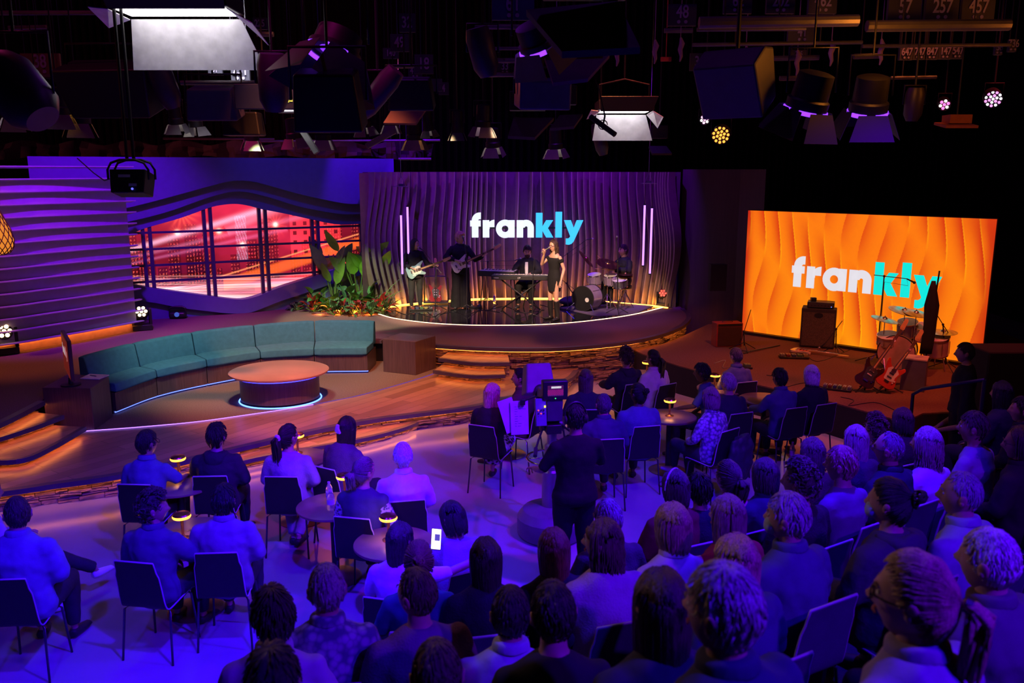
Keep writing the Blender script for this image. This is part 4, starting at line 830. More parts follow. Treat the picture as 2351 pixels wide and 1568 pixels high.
    if 'scrunchie' in extras: mb = MB(Hm); mb.tube([(.022*cos(a), -.125, .016+.022*sin(a)) for a in [i*.62 for i in range(11)]], .016, 8); mb.build('scrunchie', mat('scrunchie', (.7, .5, .7), .8), root)
    if 'claw' in extras: mb = MB(Hm); mb.box((0, -.128, .03), (.025, .02, .09), (.2, .2, 0)).box((.015, -.132, .02), (.012, .02, .07), (.2, -.3, 0)).box((-.015, -.132, .03), (.012, .02, .06), (.2, .4, 0)); mb.build('hair_claw', mat('hair_claw', (.6, .45, .7), .4), root)
    if 'headband' in extras: mb = MB(Hm); mb.tube([edir(a, 62+20*0-abs(a)*0, 1) if 0 else Vector((.088*cos(R(q)), .012, .132*sin(R(q)))) for q in range(0, 181, 12) for a in (0,)], (.006), 6); mb.build('headband', WHITE, root)
    if 'headset' in extras:
        mb = MB(Hm); mb.tube([Vector((.096*cos(R(q)), -.01, .140*sin(R(q)))) for q in range(0, 181, 12)], .009, 6); hb = mb.build('headset', BLACK, root)
        for sd in (-1, 1): m2 = MB(Hm); m2.lathe([(.036, 0), (.04, .012), (.03, .025)], (sd*.078, -.01, -.005), 14, axis=(sd, 0, 0)); m2.build('ear_cup', DARK, hb)
    if 'beard' in extras: mb = MB(Hm); mb.ball((0, .052, -.080), (.056, .045, .042), 14); mb.ball((0, .088, -.045), (.028, .014, .009), 8); mb.build('beard', mat('beard', (.03, .02, .015), .9, bump=.5, bscale=90), root)
    if 'mask' in extras: mb = MB(Hm); mb.ball((0, .07, -.045), (.062, .040, .045), 14); mb.build('face_mask', mat('face_mask', (.35, .45, .5), .8), root)
    if glasses:
        mb = MB(Hm)
        for sd in (-1, 1): mb.tube([(sd*.031+.024*cos(a), .096, .006+.018*sin(a)) for a in [i*.524 for i in range(13)]], .0028, 5); mb.tube([(sd*.055, .094, .01), (sd*.074, .05, .008), (sd*.079, -.01, .004)], .003, 5)
        mb.tube([(-.008, .098, .01), (.008, .098, .01)], .003, 5); mb.build('glasses', mat('glasses_frame', (.05, .03, .03), .3), root)
    if face:
        for sd in (-1, 1):
            mb = MB(Hm); mb.ball((sd*.028, .0790, .007), (.013, .008, .0075), 10); ey = mb.build('eye', mat('eye_white', (.6, .58, .56), .3), root); mb = MB(Hm); mb.ball((sd*.028, .0842, .007), (.0055, .004, .006), 8); mb.build('iris', BLACK, ey)
            mb = MB(Hm); mb.tube([(sd*.014, .0925, .025), (sd*.029, .0915, .030), (sd*.046, .082, .026)], [.003, .004, .002], 6); mb.build('eyebrow', mat('brow_%d' % int(hair[1][0]*99), tuple(c*.6 for c in hair[1]), .8), root)
        mb = MB(Hm); mb.tube([(-.022, .0850, -.056), (-.008, .0945, -.052), (.008, .0945, -.052), (.022, .0850, -.056)], [.002, .0045, .0045, .002], 6)
        if 'open' in extras: mb.ball((0, .090, -.058), (.014, .008, .010), 8)
        mb.build('lips', mat('lips', (.30, .06, .06), .5), root)
    return root
def seat_at(px, py, fz, yaw, s=1.0, lean=0, stand=False):   # floor point of a person whose head centre shows at px,py
    h = (STAND if stand else SEATED); P0 = Vector(h['pel']); hd = Matrix.Translation(P0) @ Matrix.Rotation(-lean, 4, 'X') @ Matrix.Translation(-P0) @ Vector(h['hd']); hd = hd*s
    q = G(px, py, fz + hd.z); o = Matrix.Rotation(yaw, 3, 'Z') @ Vector((hd.x, hd.y, 0)); return (q.x-o.x, q.y-o.y, fz)
# ================================================================ CHAIRS, TABLES, TABLE LAMPS
CHM = mat('chair_shell', (.012, .012, .016), .5, spec=.4); EDG = mat('chair_edge_ply', (.42, .38, .44), .5); LEGM = mat('chair_leg', (.10, .10, .12), .3, .8)
def shell_profile(n=14):                                # side view: front lip, seat, bend, back
    p = [(.215, .445), (.20, .462), (.10, .462), (-.06, .452), (-.15, .450), (-.195, .470), (-.215, .53), (-.235, .66), (-.262, .80), (-.280, .875)]
    return arc_pts([Vector((0, y, z)) for y, z in p], 26)
def make_chair(name, label, tall=1):
    t = thing(name, label, 'chair'); pr = shell_profile(); W_ = [.172 + .02*min(1, max(0, 1-abs(i-13)/13)) - (.012 if i > 22 else 0) for i in range(27)]
    def sheet(i0, i1, nm):
        rows = []
        for i in range(i0, i1+1):
            p = pr[i]; d = (pr[min(i+1, 26)]-pr[max(i-1, 0)]).normalized(); n = Vector((0, -d.z, d.y))*.006; w_ = W_[i]; cr = .012 if i > 14 else .006
            ring = [p + Vector((-w_, 0, 0)) + n, p + Vector((-w_*.5, 0, 0)) + n - n.normalized()*-cr*.0, p + n*.6, p + Vector((w_*.5, 0, 0)) + n, p + Vector((w_, 0, 0)) + n, p + Vector((w_, 0, 0)) - n, p - n*1.2, p + Vector((-w_, 0, 0)) - n]; rows.append(ring)
        return MB().solid(rows).build(nm, CHM, t, autos=50)
    sheet(0, 12, 'seat'); sheet(12, 26, 'backrest')
    L1 = [pr[i] + Vector((-W_[i]-.002, 0, 0)) for i in range(27)]; L2 = [pr[i] + Vector((W_[i]+.002, 0, 0)) for i in range(26, -1, -1)]
    tp = [pr[26] + Vector((-W_[26]+.02*0, 0, .008)), pr[26] + Vector((W_[26], 0, .008))]
    MB().tube(L1 + tp + L2, .0062, 6).build('edge_trim', EDG, t, autos=0)
    for sx in (-1, 1):
        MB().tube([(sx*.10, .13, .44), (sx*.15, .155, .435), (sx*.175, .17, .41), (sx*.20, .20, 0)], .0095, 8).build('leg', LEGM, t, autos=0)
        MB().tube([(sx*.10, -.08, .44), (sx*.165, -.13, .44), (sx*.195, -.17, .42), (sx*.215, -.22, 0)], .0095, 8).build('leg', LEGM, t, autos=0)
    return t
chair0 = make_chair('cafe_chair', 'dark cafe chair'); KIDS[chair0.name] = list(chair0.children); CH_USED = [False]
rake0 = make_chair('audience_chair', 'dark audience chair'); KIDS[rake0.name] = list(rake0.children); RK_USED = [False]
for o in KIDS[rake0.name]:
    if o.name.startswith(('backrest', 'seat')): o.data.materials[0] = mat('blue_seat_fabric', (.05, .05, .09), .9, bump=.2, bscale=150)
def put_chair(loc, rz, label, rake=False):
    p, u, g = (rake0, RK_USED, 'audience chairs on the raked seating') if rake else (chair0, CH_USED, 'cafe chairs round the small tables')
    loc = (loc[0] - sin(rz)*.012, loc[1] + cos(rz)*.012, loc[2])
    if not u[0]: u[0] = True; o = p; o.location = loc; o.rotation_euler = (0, 0, rz); o['label'] = label; o['group'] = g; return o
    return dup(p, loc, rz, label, g)
TT = mat('table_laminate', (.20, .13, .10), .35, spec=.5); TB = mat('table_base', (.25, .18, .10), .3, .5)
def cafe_table(px, py, label, z=.73, r=.34):
    q = G(px, py, z); t = thing('cafe_table', label, 'table', (q.x, q.y, 0), 0, 'small round tables on the studio floor')
    MB().lathe([(r-.006, z-.028), (r, z-.022), (r, z-.004), (r-.006, z)], (0, 0, 0), 40).build('tabletop', TT, t); MB().cyl((0, 0, .02), (0, 0, z-.03), .035, 16).build('column', BLACK, t)
    MB().lathe([(.235, 0), (.24, .01), (.22, .02), (.04, .028)], (0, 0, 0), 36).build('base', TB, t); return t
LAMPG = glow('lamp_amber', (1, .36, .03), 5); COPPER = mat('lamp_copper', (.55, .26, .10), .25, .9)
def table_lamp(px, py, label, z=.73):                    # px, py: foot of the lamp on the table top
    q = G(px, py, z); t = thing('table_lamp', label, 'lamp', (q.x, q.y, z), 0, 'amber cordless lamps on the small tables')
    MB().lathe([(.055, 0), (.055, .008), (.02, .018), (.012, .04)], (0, 0, 0), 24).build('base', COPPER, t); MB().cyl((0, 0, .03), (0, 0, .19), .011, 14, .015).build('stem', COPPER, t)
    MB().lathe([(.02, .185), (.070, .188), (.076, .198), (.074, .212), (.05, .216)], (0, 0, 0), 30).build('light_ring', LAMPG, t); MB().lathe([(.074, .2125), (.066, .226), (.03, .232), (.0, .233)], (0, 0, 0), 30).build('cap', COPPER, t)
    l = lamp('POINT', (q.x, q.y, z+.165), (1, .38, .06), 2.6, size=.05); return t
for px, py, lab in [(413, 1110, 'round table between the man in the denim shirt and the man in the hoodie'), (437, 1222, 'round table between the curly-haired person and the person in the long coat'), (684, 1050, 'round table by the step, before the two women in sweaters'), (765, 1160, 'round table with two water bottles on it'), (905, 1245, 'dark round table in front of the woman in a white tee'), (1168, 925, 'round table hidden behind the camera notes, its pale foot showing'),
                      (1537, 955, 'round table with a bright lamp right of the woman with a bun'), (1478, 860, 'round table near the stage lip by the white jacket'), (1655, 890, 'round table behind the grey-haired man, near the second stage'), (1755, 915, 'round table left of the dark-haired man in a blue shirt'), (1340, 1000, 'round table hidden by the camera operator')]:
    cafe_table(px, py, lab)
for px, py, lab in [(412, 1096, 'amber lamp between the man in denim and the man in the hoodie'), (421, 1236, 'amber lamp by the curly-haired person, with glasses beside it'), (684, 1040, 'amber lamp half hidden by the face of the ponytail woman'), (792, 1140, 'amber lamp by the older woman in a vest'), (893, 1240, 'amber lamp before the long-haired woman in a white tee'), (1537, 955, 'amber lamp on the table right of the woman with a bun'), (1485, 862, 'amber lamp by the woman in a white jacket'), (1640, 893, 'amber lamp peeking out by the grey-haired man')]:
    table_lamp(px, py, lab)
PET = mat('clear_plastic', (.8, .8, .9), .08, trans=.85, spec=.5); LBL = mat('bottle_label', (.55, .45, .6), .6)
def bottle(q, lab, h=.22, r=.032, name='water_bottle', half=True):
    t = thing(name, lab, 'bottle', tuple(q)); MB().lathe([(r*.9, 0), (r, .01), (r, h*.68), (r*.75, h*.80), (r*.38, h*.90), (r*.38, h*.93)], (0, 0, 0), 20).build('bottle_body', PET, t); MB().lathe([(r*.42, h*.93), (r*.42, h)], (0, 0, 0), 14).build('cap', LBL, t); MB().lathe([(r*1.02, h*.3), (r*1.02, h*.55)], (0, 0, 0), 20).build('label', LBL, t); return t
bottle(G(757, 1157, .73), 'tall clear water bottle, the farther of two on the round table'); bottle(G(760, 1170, .73), 'shorter bottle with a pale label, the nearer of two on the round table', .19, .036)
bottle(G(1817, 1057, .0), 'clear bottle standing on the floor by the dark-haired man in a blue shirt', .26, .034)
bottle(G(1383, 1117, .0), 'small bottle on the floor beside the camera operator', .2, .034)
o = MB().tube([(-.07, 0, .01), (-.02, .02, .012), (.0, 0, .015), (.05, .03, .012), (.08, .0, .01)], .006, 6).tube([(cos(a)*.03+.03, sin(a)*.025, .008) for a in [i*.6 for i in range(11)]], .004, 5).build('sunglasses', mat('shiny_frame', (.12, .10, .12), .15, .6), loc=tuple(G(449, 1220, .73))); tag(o, 'shiny folded glasses lying beside the amber lamp', 'glasses')
o = MB().box((0, 0, .006), (.075, .15, .01)).build('phone', BLACK, loc=tuple(G(468, 1212, .73)), bevel=.003); tag(o, 'black phone lying on the table before the curly-haired person', 'phone')

# ================================================================ AUDIENCE ON THE STUDIO FLOOR
DB = (.020, .014, .012); BR = (.07, .038, .022); BL = (.42, .30, .17); GY = (.42, .40, .42); WH = (.62, .60, .64); RD = (.14, .045, .02)
SKL = (.46, .27, .20); SKM = (.30, .17, .11); SKD = (.10, .055, .035)
YA = R(-6)
def floor_p(px, py, yaw, label, chair=None, chlab=None, s=1.0, lean=0, cyaw=None, **k):
    l = seat_at(px, py, 0, yaw, s, lean); person(l, yaw, label, s=s, lean=lean, **k)
    if chlab: put_chair((l[0], l[1], 0), yaw if cyaw is None else cyaw, chlab)
    return l
floor_p(337, 1018, R(-4), 'person in glasses and a short-sleeved denim shirt, seated left of the amber lamp', chlab='cafe chair under the man in the denim shirt', hy=R(-28), hair=('short', DB), top=('shirt', (.10, .13, .26), 'short'), arms='tabler', glasses=True, seed=2, skin=SKM, hthick=.16)
floor_p(497, 1002, R(3), 'person in a dark hoodie with tousled black hair, seated before the sofa', chlab='cafe chair under the man in the dark hoodie', hy=R(-8), hair=('messy', DB), top=('hoodie', (.025, .025, .035)), arms='table', seed=3, hthick=.2, w=1.05)
floor_p(662, 1003, R(-2), 'person with a low ponytail and pale scrunchie in a lilac jumper', chlab='cafe chair under the ponytail woman, seen square from behind', hy=R(-35), hair=('ponytail', DB), top=('sweater', (.30, .22, .36)), bottom=('trousers', (.30, .26, .36)), extras=('scrunchie',), hlen=.3, seed=4, legs=(((-.13, .38, .50), (-.03, .12, .10)), ((.13, .38, .50), (.04, .05, .12))))
floor_p(796, 985, R(-30), 'person with a hair claw in long dark hair and a plum sweater', chlab='cafe chair under the woman with the hair claw', hair=('long', DB), top=('sweater', (.11, .06, .12)), extras=('claw',), hlen=.26, seed=5, lean=.12, arms='cross')
floor_p(352, 1168, R(-10), 'person with curly hair looking right, in a vest over a dark top', chlab='cafe chair under the curly-haired person', hy=R(-55), hair=('curly', (.05, .03, .035)), top=('jacket', (.08, .09, .15)), arms='tabler', seed=6, hthick=.14)
floor_p(513, 1150, R(4), 'person with dark hair in a long pale coat draped over the chair', chlab='cafe chair under the person in the long coat', hair=('messy', (.012, .010, .014)), top=('jacket', (.20, .15, .27)), seed=7, w=1.1, hthick=.16)
floor_p(835, 1083, R(-12), 'older person with a small ponytail, navy vest and patterned sleeves', chlab='cafe chair under the older woman in the vest', hy=R(-30), hair=('ponytail', (.16, .13, .13)), hlen=.14, top=('vest', (.05, .05, .10)), arms='lap', seed=8)
floor_p(925, 1048, R(12), 'white-haired person in a loose white shirt, seated', chlab='cafe chair under the white-haired man in a white shirt', hair=('short', WH), top=('shirt', (.62, .58, .66)), seed=9, hthick=.14, w=1.08, lean=.05)
floor_p(40, 1180, R(4), 'person with cropped hair in a thick denim jacket at the left edge', chlab='cafe chair under the man at the left edge', s=1.06, hy=R(28), hair=('short', (.05, .035, .03)), top=('jacket', (.16, .20, .34)), seed=10, hthick=.07, w=1.15, dens=1.2)
floor_p(-28, 1135, R(-35), 'person at the far left edge stretching out a white shoe', hair=('long', BR), top=('shirt', (.4, .3, .5)), arms='cross', seed=11, shoes=(.7, .65, .75), legs=(((.0, .42, .52), (.12, .80, .26)), ((.12, .44, .50), (.12, .42, .10))))
floor_p(1040, 1190, R(28), 'person with a dark bob holding up a lit phone', chlab='cafe chair under the woman with the phone', hy=R(20), hp=R(12), hair=('bob', (.03, .022, .025)), top=('sweater', (.34, .30, .46)), arms=(((-.24, .10, .80), (-.06, .30, .86)), ((.24, .06, .76), (.06, .26, .80))), hands=('grip', 'grip'), seed=12)
floor_p(918, 1240, R(-14), 'person with long dark hair in a white tee reaching towards her neighbour', chlab='cafe chair under the long-haired woman in a white tee', hy=R(-15), hair=('long', (.05, .03, .04)), top=('tee', (.62, .60, .70)), arms=(((-.25, .03, .74), (-.09, .27, .62)), ((.34, .15, .93), (.55, .30, 1.0))), hlen=.24, seed=13)
q = V(1001, 1238, 5.9); ph = thing('smartphone', 'smartphone with a bright white screen in the hand of the seated woman', 'phone', tuple(q), rot=(R(-38), R(12), R(14))); MB().box((0, 0, 0), (.078, .010, .16)).build('housing', BLACK, ph, bevel=.004); MB().box((0, -.0058, 0), (.070, .002, .150)).build('screen', glow('phone_screen', (1, .95, .98), 2.2), ph); MB().box((.008, -.0072, .012), (.040, .001, .05)).build('picture', glow('phone_pic', (.12, .10, .3), .7), ph)
# centre and right tables
floor_p(1130, 905, R(-24), 'person with long blonde hair, dark top and a flowered skirt', chlab='cafe chair under the blonde woman in the flowered skirt', hy=R(-25), hair=('long', (.55, .42, .30)), hlen=.30, top=('sweater', (.02, .02, .03)), bottom=('skirt', (.015, .015, .02), 'flower'), arms='cross', seed=14, legs=(((-.14, .44, .50), (-.16, .36, .12)), ((.02, .46, .54), (-.25, .50, .24))))
floor_p(1195, 868, R(62), 'smiling person with a top knot in a leather jacket, facing left', chlab='cafe chair under the man with the top knot', hy=R(20), hair=('bun', DB), top=('jacket', (.08, .04, .05)), arms='lap', seed=15, face=True, extras=('tie',))
floor_p(1345, 872, R(2), 'person with very long reddish brown hair seen from behind, by the camera', chlab='cafe chair under the woman with very long reddish hair', hair=('long', (.10, .05, .07)), hlen=.34, top=('sweater', (.03, .03, .05)), seed=16)
floor_p(1437, 822, R(22), 'person with curly hair and a dark hoodie, seated near the stage lip', chlab='cafe chair under the curly-haired man in a hoodie', hair=('curly', (.06, .03, .035)), top=('hoodie', (.03, .025, .045)), arms='table', seed=17, hy=R(10))
floor_p(1500, 824, R(35), 'person in a white jacket with a dark ponytail and shoulder strap', chlab='cafe chair under the woman in the white jacket', hair=('ponytail', DB), hlen=.3, top=('jacket', (.62, .52, .62)), seed=18, hy=R(10))
floor_p(1465, 905, R(14), 'person with a dark bun and glasses in a blue sweater', chlab='cafe chair under the woman with a bun in blue', hair=('bun', DB), top=('sweater', (.10, .12, .24)), glasses=True, w=1.2, seed=19, hy=R(22), extras=('tie',), skin=SKD)
floor_p(1386, 930, R(8), 'person with short grey-brown hair and a dark jacket, right of the camera operator', chlab='cafe chair next to the camera operator', hair=('short', (.09, .07, .09)), top=('jacket', (.05, .06, .11)), seed=20, hthick=.1)
floor_p(1612, 856, R(60), 'person with black hair in a blue tee leaning on the table, facing left', chlab='cafe chair under the person in the blue tee', hair=('messy', (.01, .01, .012)), top=('tee', (.05, .07, .20)), arms='table', lean=.15, seed=21, skin=SKD)
floor_p(1690, 818, R(20), 'person with short hair in a checked shirt, farthest seat beside the second stage', chlab='cafe chair farthest back beside the second stage', hair=('short', (.10, .07, .07)), top=('shirt', (.10, .10, .20)), seed=22, hthick=.07, hy=R(10))
floor_p(1672, 880, R(22), 'grey-haired person in a dark polo shirt', chlab='cafe chair under the grey-haired man in a polo', hair=('short', (.42, .36, .42)), top=('sweater', (.03, .03, .05)), seed=23, w=1.05, hy=R(15))
floor_p(1632, 915, R(38), 'person with a straight bob and a pale patterned blouse, legs crossed', chlab='cafe chair with a dark coat over its back', hair=('bob', (.25, .14, .17)), top=('shirt', (.45, .40, .55), 'patt', (.10, .10, .18)), arms='lap', seed=24, legs=(((-.10, .46, .56), (.05, .60, .20)), ((.12, .44, .50), (.10, .38, .10))), shoes=(.5, .5, .6), hthick=.14)
floor_p(1790, 868, R(22), 'person with dark hair in a blue shirt, seated with a bottle on the floor behind', chlab='cafe chair under the dark-haired man in a blue shirt', hair=('messy', DB), top=('shirt', (.07, .09, .20)), seed=25, w=1.1, arms='table', lean=.08)
floor_p(1863, 862, R(24), 'person with white-blonde hair to the shoulders and a black leather jacket', chlab='cafe chair under the white-blonde woman', hair=('bob', (.70, .62, .70)), top=('jacket', (.02, .02, .03)), seed=26, arms='cross', hthick=.15)
mb = MB(); q = G(1660, 1000, .55); mb.tube([(0, 0, .35), (.02, -.02, .2), (0, 0, 0), (.02, .02, -.2)], [(.16, .05), (.20, .07), (.24, .08), (.20, .05)], 14); o = mb.build('dark_coat', mat('dark_coat', (.02, .02, .035), .6, bump=.4, bscale=14), loc=(2.62, 9.35, .45)); o.rotation_euler = (0, 0, R(38)); o['label'] = 'dark coat hanging over the chair back of the woman in the patterned blouse'; o['category'] = 'coat'; skin_it(o, .014, 3, .05)
run_jobs()
# ================================================================ AUDIENCE ON THE RAKED SEATING
RZ = {k: z for k, (q, z) in enumerate(ROWS)}
def rake_p(px, py, k, label, yaw=R(30), s=1.0, lean=0, chair=True, side='', up=0, **kw):
    z = RZ[k]; l = seat_at(px, py, z+up, yaw, s, lean); person((l[0], l[1], z), yaw, label, s=s, lean=lean, vox=.013 if k < 2 else .016, **kw)
    if chair:
        ws = label.replace('person ', 'one ').replace('one one', 'one').replace(',', '').split()[:9]
        while ws[-1] in ('a', 'the', 'of', 'in', 'with', 'and', 'over', 'behind', 'above', 'left', 'to', 'half', 'under', 'before', 'from'): ws.pop()
        put_chair((l[0], l[1], z), yaw, 'raked seat under the ' + ' '.join(ws), True)
rake_p(627, 1415, 3, 'person in glasses with thick dark hair and lilac shirt, lower left of crowd', yaw=R(8), hy=R(25), hair=('messy', (.06, .04, .03)), top=('shirt', (.50, .42, .55)), glasses=True, seed=31, hthick=.16)
rake_p(750, 1355, 3, 'person with thinning grey hair and a patterned jacket', yaw=R(8), hy=R(10), hair=('thin', (.30, .24, .26)), top=('jacket', (.35, .32, .45), 'pt', (.10, .10, .2)), seed=32, hthick=.08)
rake_p(958, 1365, 3, 'person in a purple sweater over a striped collar, face turned left', yaw=R(24), hy=R(30), hair=('thin', (.09, .05, .04)), top=('sweater', (.16, .06, .20)), seed=33, w=1.15, hthick=.07, face=True, dens=1.4)
rake_p(962, 1290, 4, 'person with light brown hair in a clip, behind the woman in a white tee', yaw=R(5), hair=('bun', (.22, .13, .08)), top=('tee', (.03, .20, .16)), seed=34, extras=('tie',), s=.97)
rake_p(1115, 1285, 4, 'person with dark shoulder-length hair, behind the man in the pale blue shirt', yaw=R(12), hair=('long', (.05, .025, .03)), top=('sweater', (.02, .02, .03)), seed=35)
rake_p(1172, 1292, 3, 'person with neat dark hair in a pale blue shirt, centre of the crowd', yaw=R(4), hair=('short', (.03, .02, .02)), top=('shirt', (.36, .42, .56)), seed=36, w=1.12, hthick=.10, dens=1.3, up=.25)
rake_p(1272, 1262, 4, 'person with long straight auburn hair, left of the woman with half-up hair', yaw=R(18), hair=('long', (.20, .05, .05)), hlen=.26, top=('sweater', (.02, .02, .03)), seed=37)
rake_p(1385, 1245, 3, 'person with half-up wavy hair in a pinkish cable cardigan, face in profile to the left', yaw=R(18), hy=R(48), hair=('wavy', (.14, .08, .06)), hlen=.26, top=('sweater', (.46, .32, .46)), seed=38, face=True)
rake_p(1397, 1192, 4, 'person with short grey-violet hair and glasses behind the cardigan woman', yaw=R(20), hair=('short', (.28, .20, .30)), top=('sweater', (.10, .05, .08)), glasses=True, seed=39)
rake_p(1270, 1410, 2, 'person with cropped black hair and a black shirt, lower centre of the crowd', yaw=R(6), hy=R(8), hair=('short', (.035, .018, .020)), top=('tee', (.02, .02, .025)), seed=40, hthick=.10, w=1.05, dens=1.5)
rake_p(1520, 1395, 1, 'person with very long dark hair in a leather jacket, lower centre right', yaw=R(16), hair=('long', (.05, .02, .03)), hlen=.36, top=('jacket', (.03, .03, .06)), seed=41, dens=1.5)
rake_p(1545, 1210, 3, 'person with swept blonde hair in a white top', yaw=R(18), hy=R(8), hair=('bob', (.45, .30, .18)), top=('shirt', (.60, .56, .62)), seed=42, hthick=.18)
rake_p(1550, 1120, 4, 'person in a white headband and glasses with dark curled hair', yaw=R(25), hy=R(15), hair=('bob', (.09, .06, .06)), top=('jacket', (.16, .02, .03)), glasses=True, extras=('headband',), seed=43)
rake_p(1606, 1125, 4, 'person with short dark hair half hidden behind the woman with a headband', yaw=R(20), hair=('messy', DB), top=('sweater', (.02, .02, .03)), seed=44, s=.96, chair=False)
rake_p(1670, 1188, 3, 'person with long straight fair hair and a red jacket, in profile', yaw=R(28), hy=R(15), hair=('long', (.30, .18, .16)), hlen=.28, top=('jacket', (.30, .02, .04)), seed=45, face=True)
rake_p(1810, 1190, 2, 'person with grey hair, mask strap and a dark blazer', yaw=R(30), hy=R(25), hair=('short', (.40, .32, .40)), top=('blazer', (.08, .09, .18)), w=1.12, seed=46, hthick=.14, face=True, extras=('mask',))
rake_p(1690, 1295, 2, 'person with long blonde hair, seated above the nearest grey-haired man', yaw=R(30), hair=('long', (.50, .36, .22)), hlen=.30, top=('jacket', (.06, .06, .16)), seed=47, dens=1.3)
rake_p(1662, 1405, 0, 'person with thick grey hair and a dark blue jacket, nearest in the crowd', yaw=R(30), hy=R(18), hair=('short', (.50, .44, .42)), top=('jacket', (.035, .035, .10)), seed=48, hthick=.13, face=True, dens=1.8, w=1.1)
rake_p(1672, 1097, 4, 'person with a dark ponytail and clip, near the second stage tables', yaw=R(28), hair=('ponytail', (.08, .05, .05)), hlen=.16, top=('tee', (.45, .05, .18)), seed=49)
rake_p(1757, 1092, 4, 'person with a dark violet bob, second row from the floor', yaw=R(26), hair=('bob', (.08, .04, .06)), top=('jacket', (.03, .04, .07)), seed=50)
rake_p(1835, 1108, 3, 'person with short brown curls left of the pixie-haired woman', yaw=R(32), hy=R(20), hair=('curly', (.09, .05, .05)), top=('sweater', (.03, .02, .03)), seed=51, hthick=.10)
rake_p(1865, 1042, 4, 'person with straight brown hair, glasses and a maroon top', yaw=R(30), hair=('long', (.12, .06, .08)), hlen=.20, top=('sweater', (.08, .02, .04)), seed=52)
rake_p(1932, 1068, 3, 'person with a fair pixie cut and earring in a plum top', yaw=R(32), hy=R(22), hair=('short', (.38, .22, .16)), top=('tee', (.16, .09, .20)), seed=53, hthick=.14, face=True, skin=SKL)
rake_p(1965, 1012, 4, 'person with long ash-blonde hair, behind the pixie-haired woman', yaw=R(28), hair=('long', (.34, .24, .26)), hlen=.26, top=('sweater', (.05, .03, .06)), seed=54)
rake_p(2042, 1032, 3, 'bald person in glasses with a black jacket', yaw=R(32), hy=R(18), hair=('bald', (.20, .16, .18)), top=('jacket', (.02, .02, .04)), glasses=True, seed=55, hthick=.05)
rake_p(2010, 987, 4, 'person with dark red curls before the second stage', yaw=R(26), hair=('curly', (.07, .02, .03)), top=('sweater', (.03, .02, .03)), seed=56, s=.95)
rake_p(2072, 967, 4, 'person with a dark bob, last before the handrail', yaw=R(26), hair=('bob', (.06, .03, .04)), top=('sweater', (.03, .02, .03)), seed=57, s=.95)
rake_p(2128, 1022, 3, 'person with wavy fair hair and a white top', yaw=R(30), hy=R(10), hair=('wavy', (.38, .27, .28)), hlen=.22, top=('tee', (.55, .52, .62)), seed=58)
rake_p(2216, 1062, 2, 'large person with cropped grey hair, stubble and a grey-blue shirt, looking left', yaw=R(34), hy=R(28), hair=('thin', (.26, .20, .30)), top=('shirt', (.26, .34, .40)), seed=59, hthick=.04, w=1.25, face=True, up=.18)
rake_p(2240, 948, 3, 'person with short brown hair and a light top under dark braces, upper right', yaw=R(36), hy=R(20), hair=('short', (.10, .06, .05)), top=('tee', (.34, .32, .40)), seed=60, hthick=.12, face=True, up=.12)
rake_p(2042, 1155, 2, 'person with tied-back black hair, mask and dark wrap, right of the blazer man', yaw=R(30), hy=R(22), hair=('bun', (.02, .015, .02)), top=('hoodie', (.05, .04, .07)), seed=61, extras=('tie', 'mask'), w=1.1)
rake_p(2272, 1290, 1, 'white-haired person in a dark zip jumper at the lower right', yaw=R(30), hy=R(12), hair=('short', (.60, .55, .60)), top=('jacket', (.10, .06, .12)), seed=62, hthick=.06, w=1.15, dens=1.8)
rake_p(2100, 1375, 0, 'person in glasses with a fair ponytail and a mauve jacket, bottom right', yaw=R(30), hy=R(25), hair=('ponytail', (.42, .28, .16)), hlen=.26, top=('jacket', (.26, .20, .34)), glasses=True, seed=63, dens=1.8, face=True)
rake_p(2345, 995, 3, 'person in glasses at the right edge with a dark coat', yaw=R(36), hy=R(35), hair=('bob', (.08, .05, .05)), top=('jacket', (.04, .03, .03)), glasses=True, seed=64, up=.08)
rake_p(2350, 918, 4, 'person with dark hair at the right edge, highest of the crowd', yaw=R(36), hy=R(30), hair=('short', DB), top=('jacket', (.02, .02, .03)), seed=65, up=.1, chair=False)
rake_p(625, 1572, 2, 'dark-haired person cut off by the bottom edge, left', yaw=R(6), hair=('messy', (.05, .03, .025)), top=('sweater', (.10, .06, .05)), seed=66, chair=False)
rake_p(1003, 1552, 2, 'person with cropped brown hair cut off by the bottom edge, centre', yaw=R(10), hair=('short', (.08, .04, .03)), top=('shirt', (.10, .04, .10)), seed=67, hthick=.06, chair=False)
rake_p(2300, 905, 4, 'dim person with long dark hair in the shadows by the right edge', yaw=R(30), hair=('long', DB), top=('jacket', (.03, .03, .05)), seed=68, chair=False)
# ---- camera operator, camera and pedestal
co_ = seat_at(1322, 962, 0, R(14), 1.0)
hq = G(1322, 962, 1.63); opx, opy = hq.x, hq.y
person((opx, opy-.03, 0), R(14), 'camera operator standing in black clothes and a headset behind the studio camera', stand=True, s=1.02, w=1.12, hair=('short', (.012, .010, .012)), top=('tee', (.010, .010, .012)), bottom=('trousers', (.010, .010, .013)), arms=(((-.30, .02, 1.16), (-.30, .30, 1.08)), ((.27, .08, 1.16), (.12, .34, 1.12))), hands=('grip', 'grip'), extras=('headset',), seed=70, skin=SKM, hthick=.12)
cq = G(1268, 905, 1.55); cx, cy = cq.x, cq.y+.02; cm = thing('studio_camera', 'big studio camera with lit viewfinder and teleprompter hood on a pedestal', 'camera', (cx, cy, 0), R(10))
pd = MB(); pd.lathe([(.34, .02), (.36, .05), (.36, .22), (.30, .30), (.12, .34)], (0, 0, 0), 6+18).build('pedestal_base', mat('pedestal_grey', (.12, .11, .15), .5), cm)
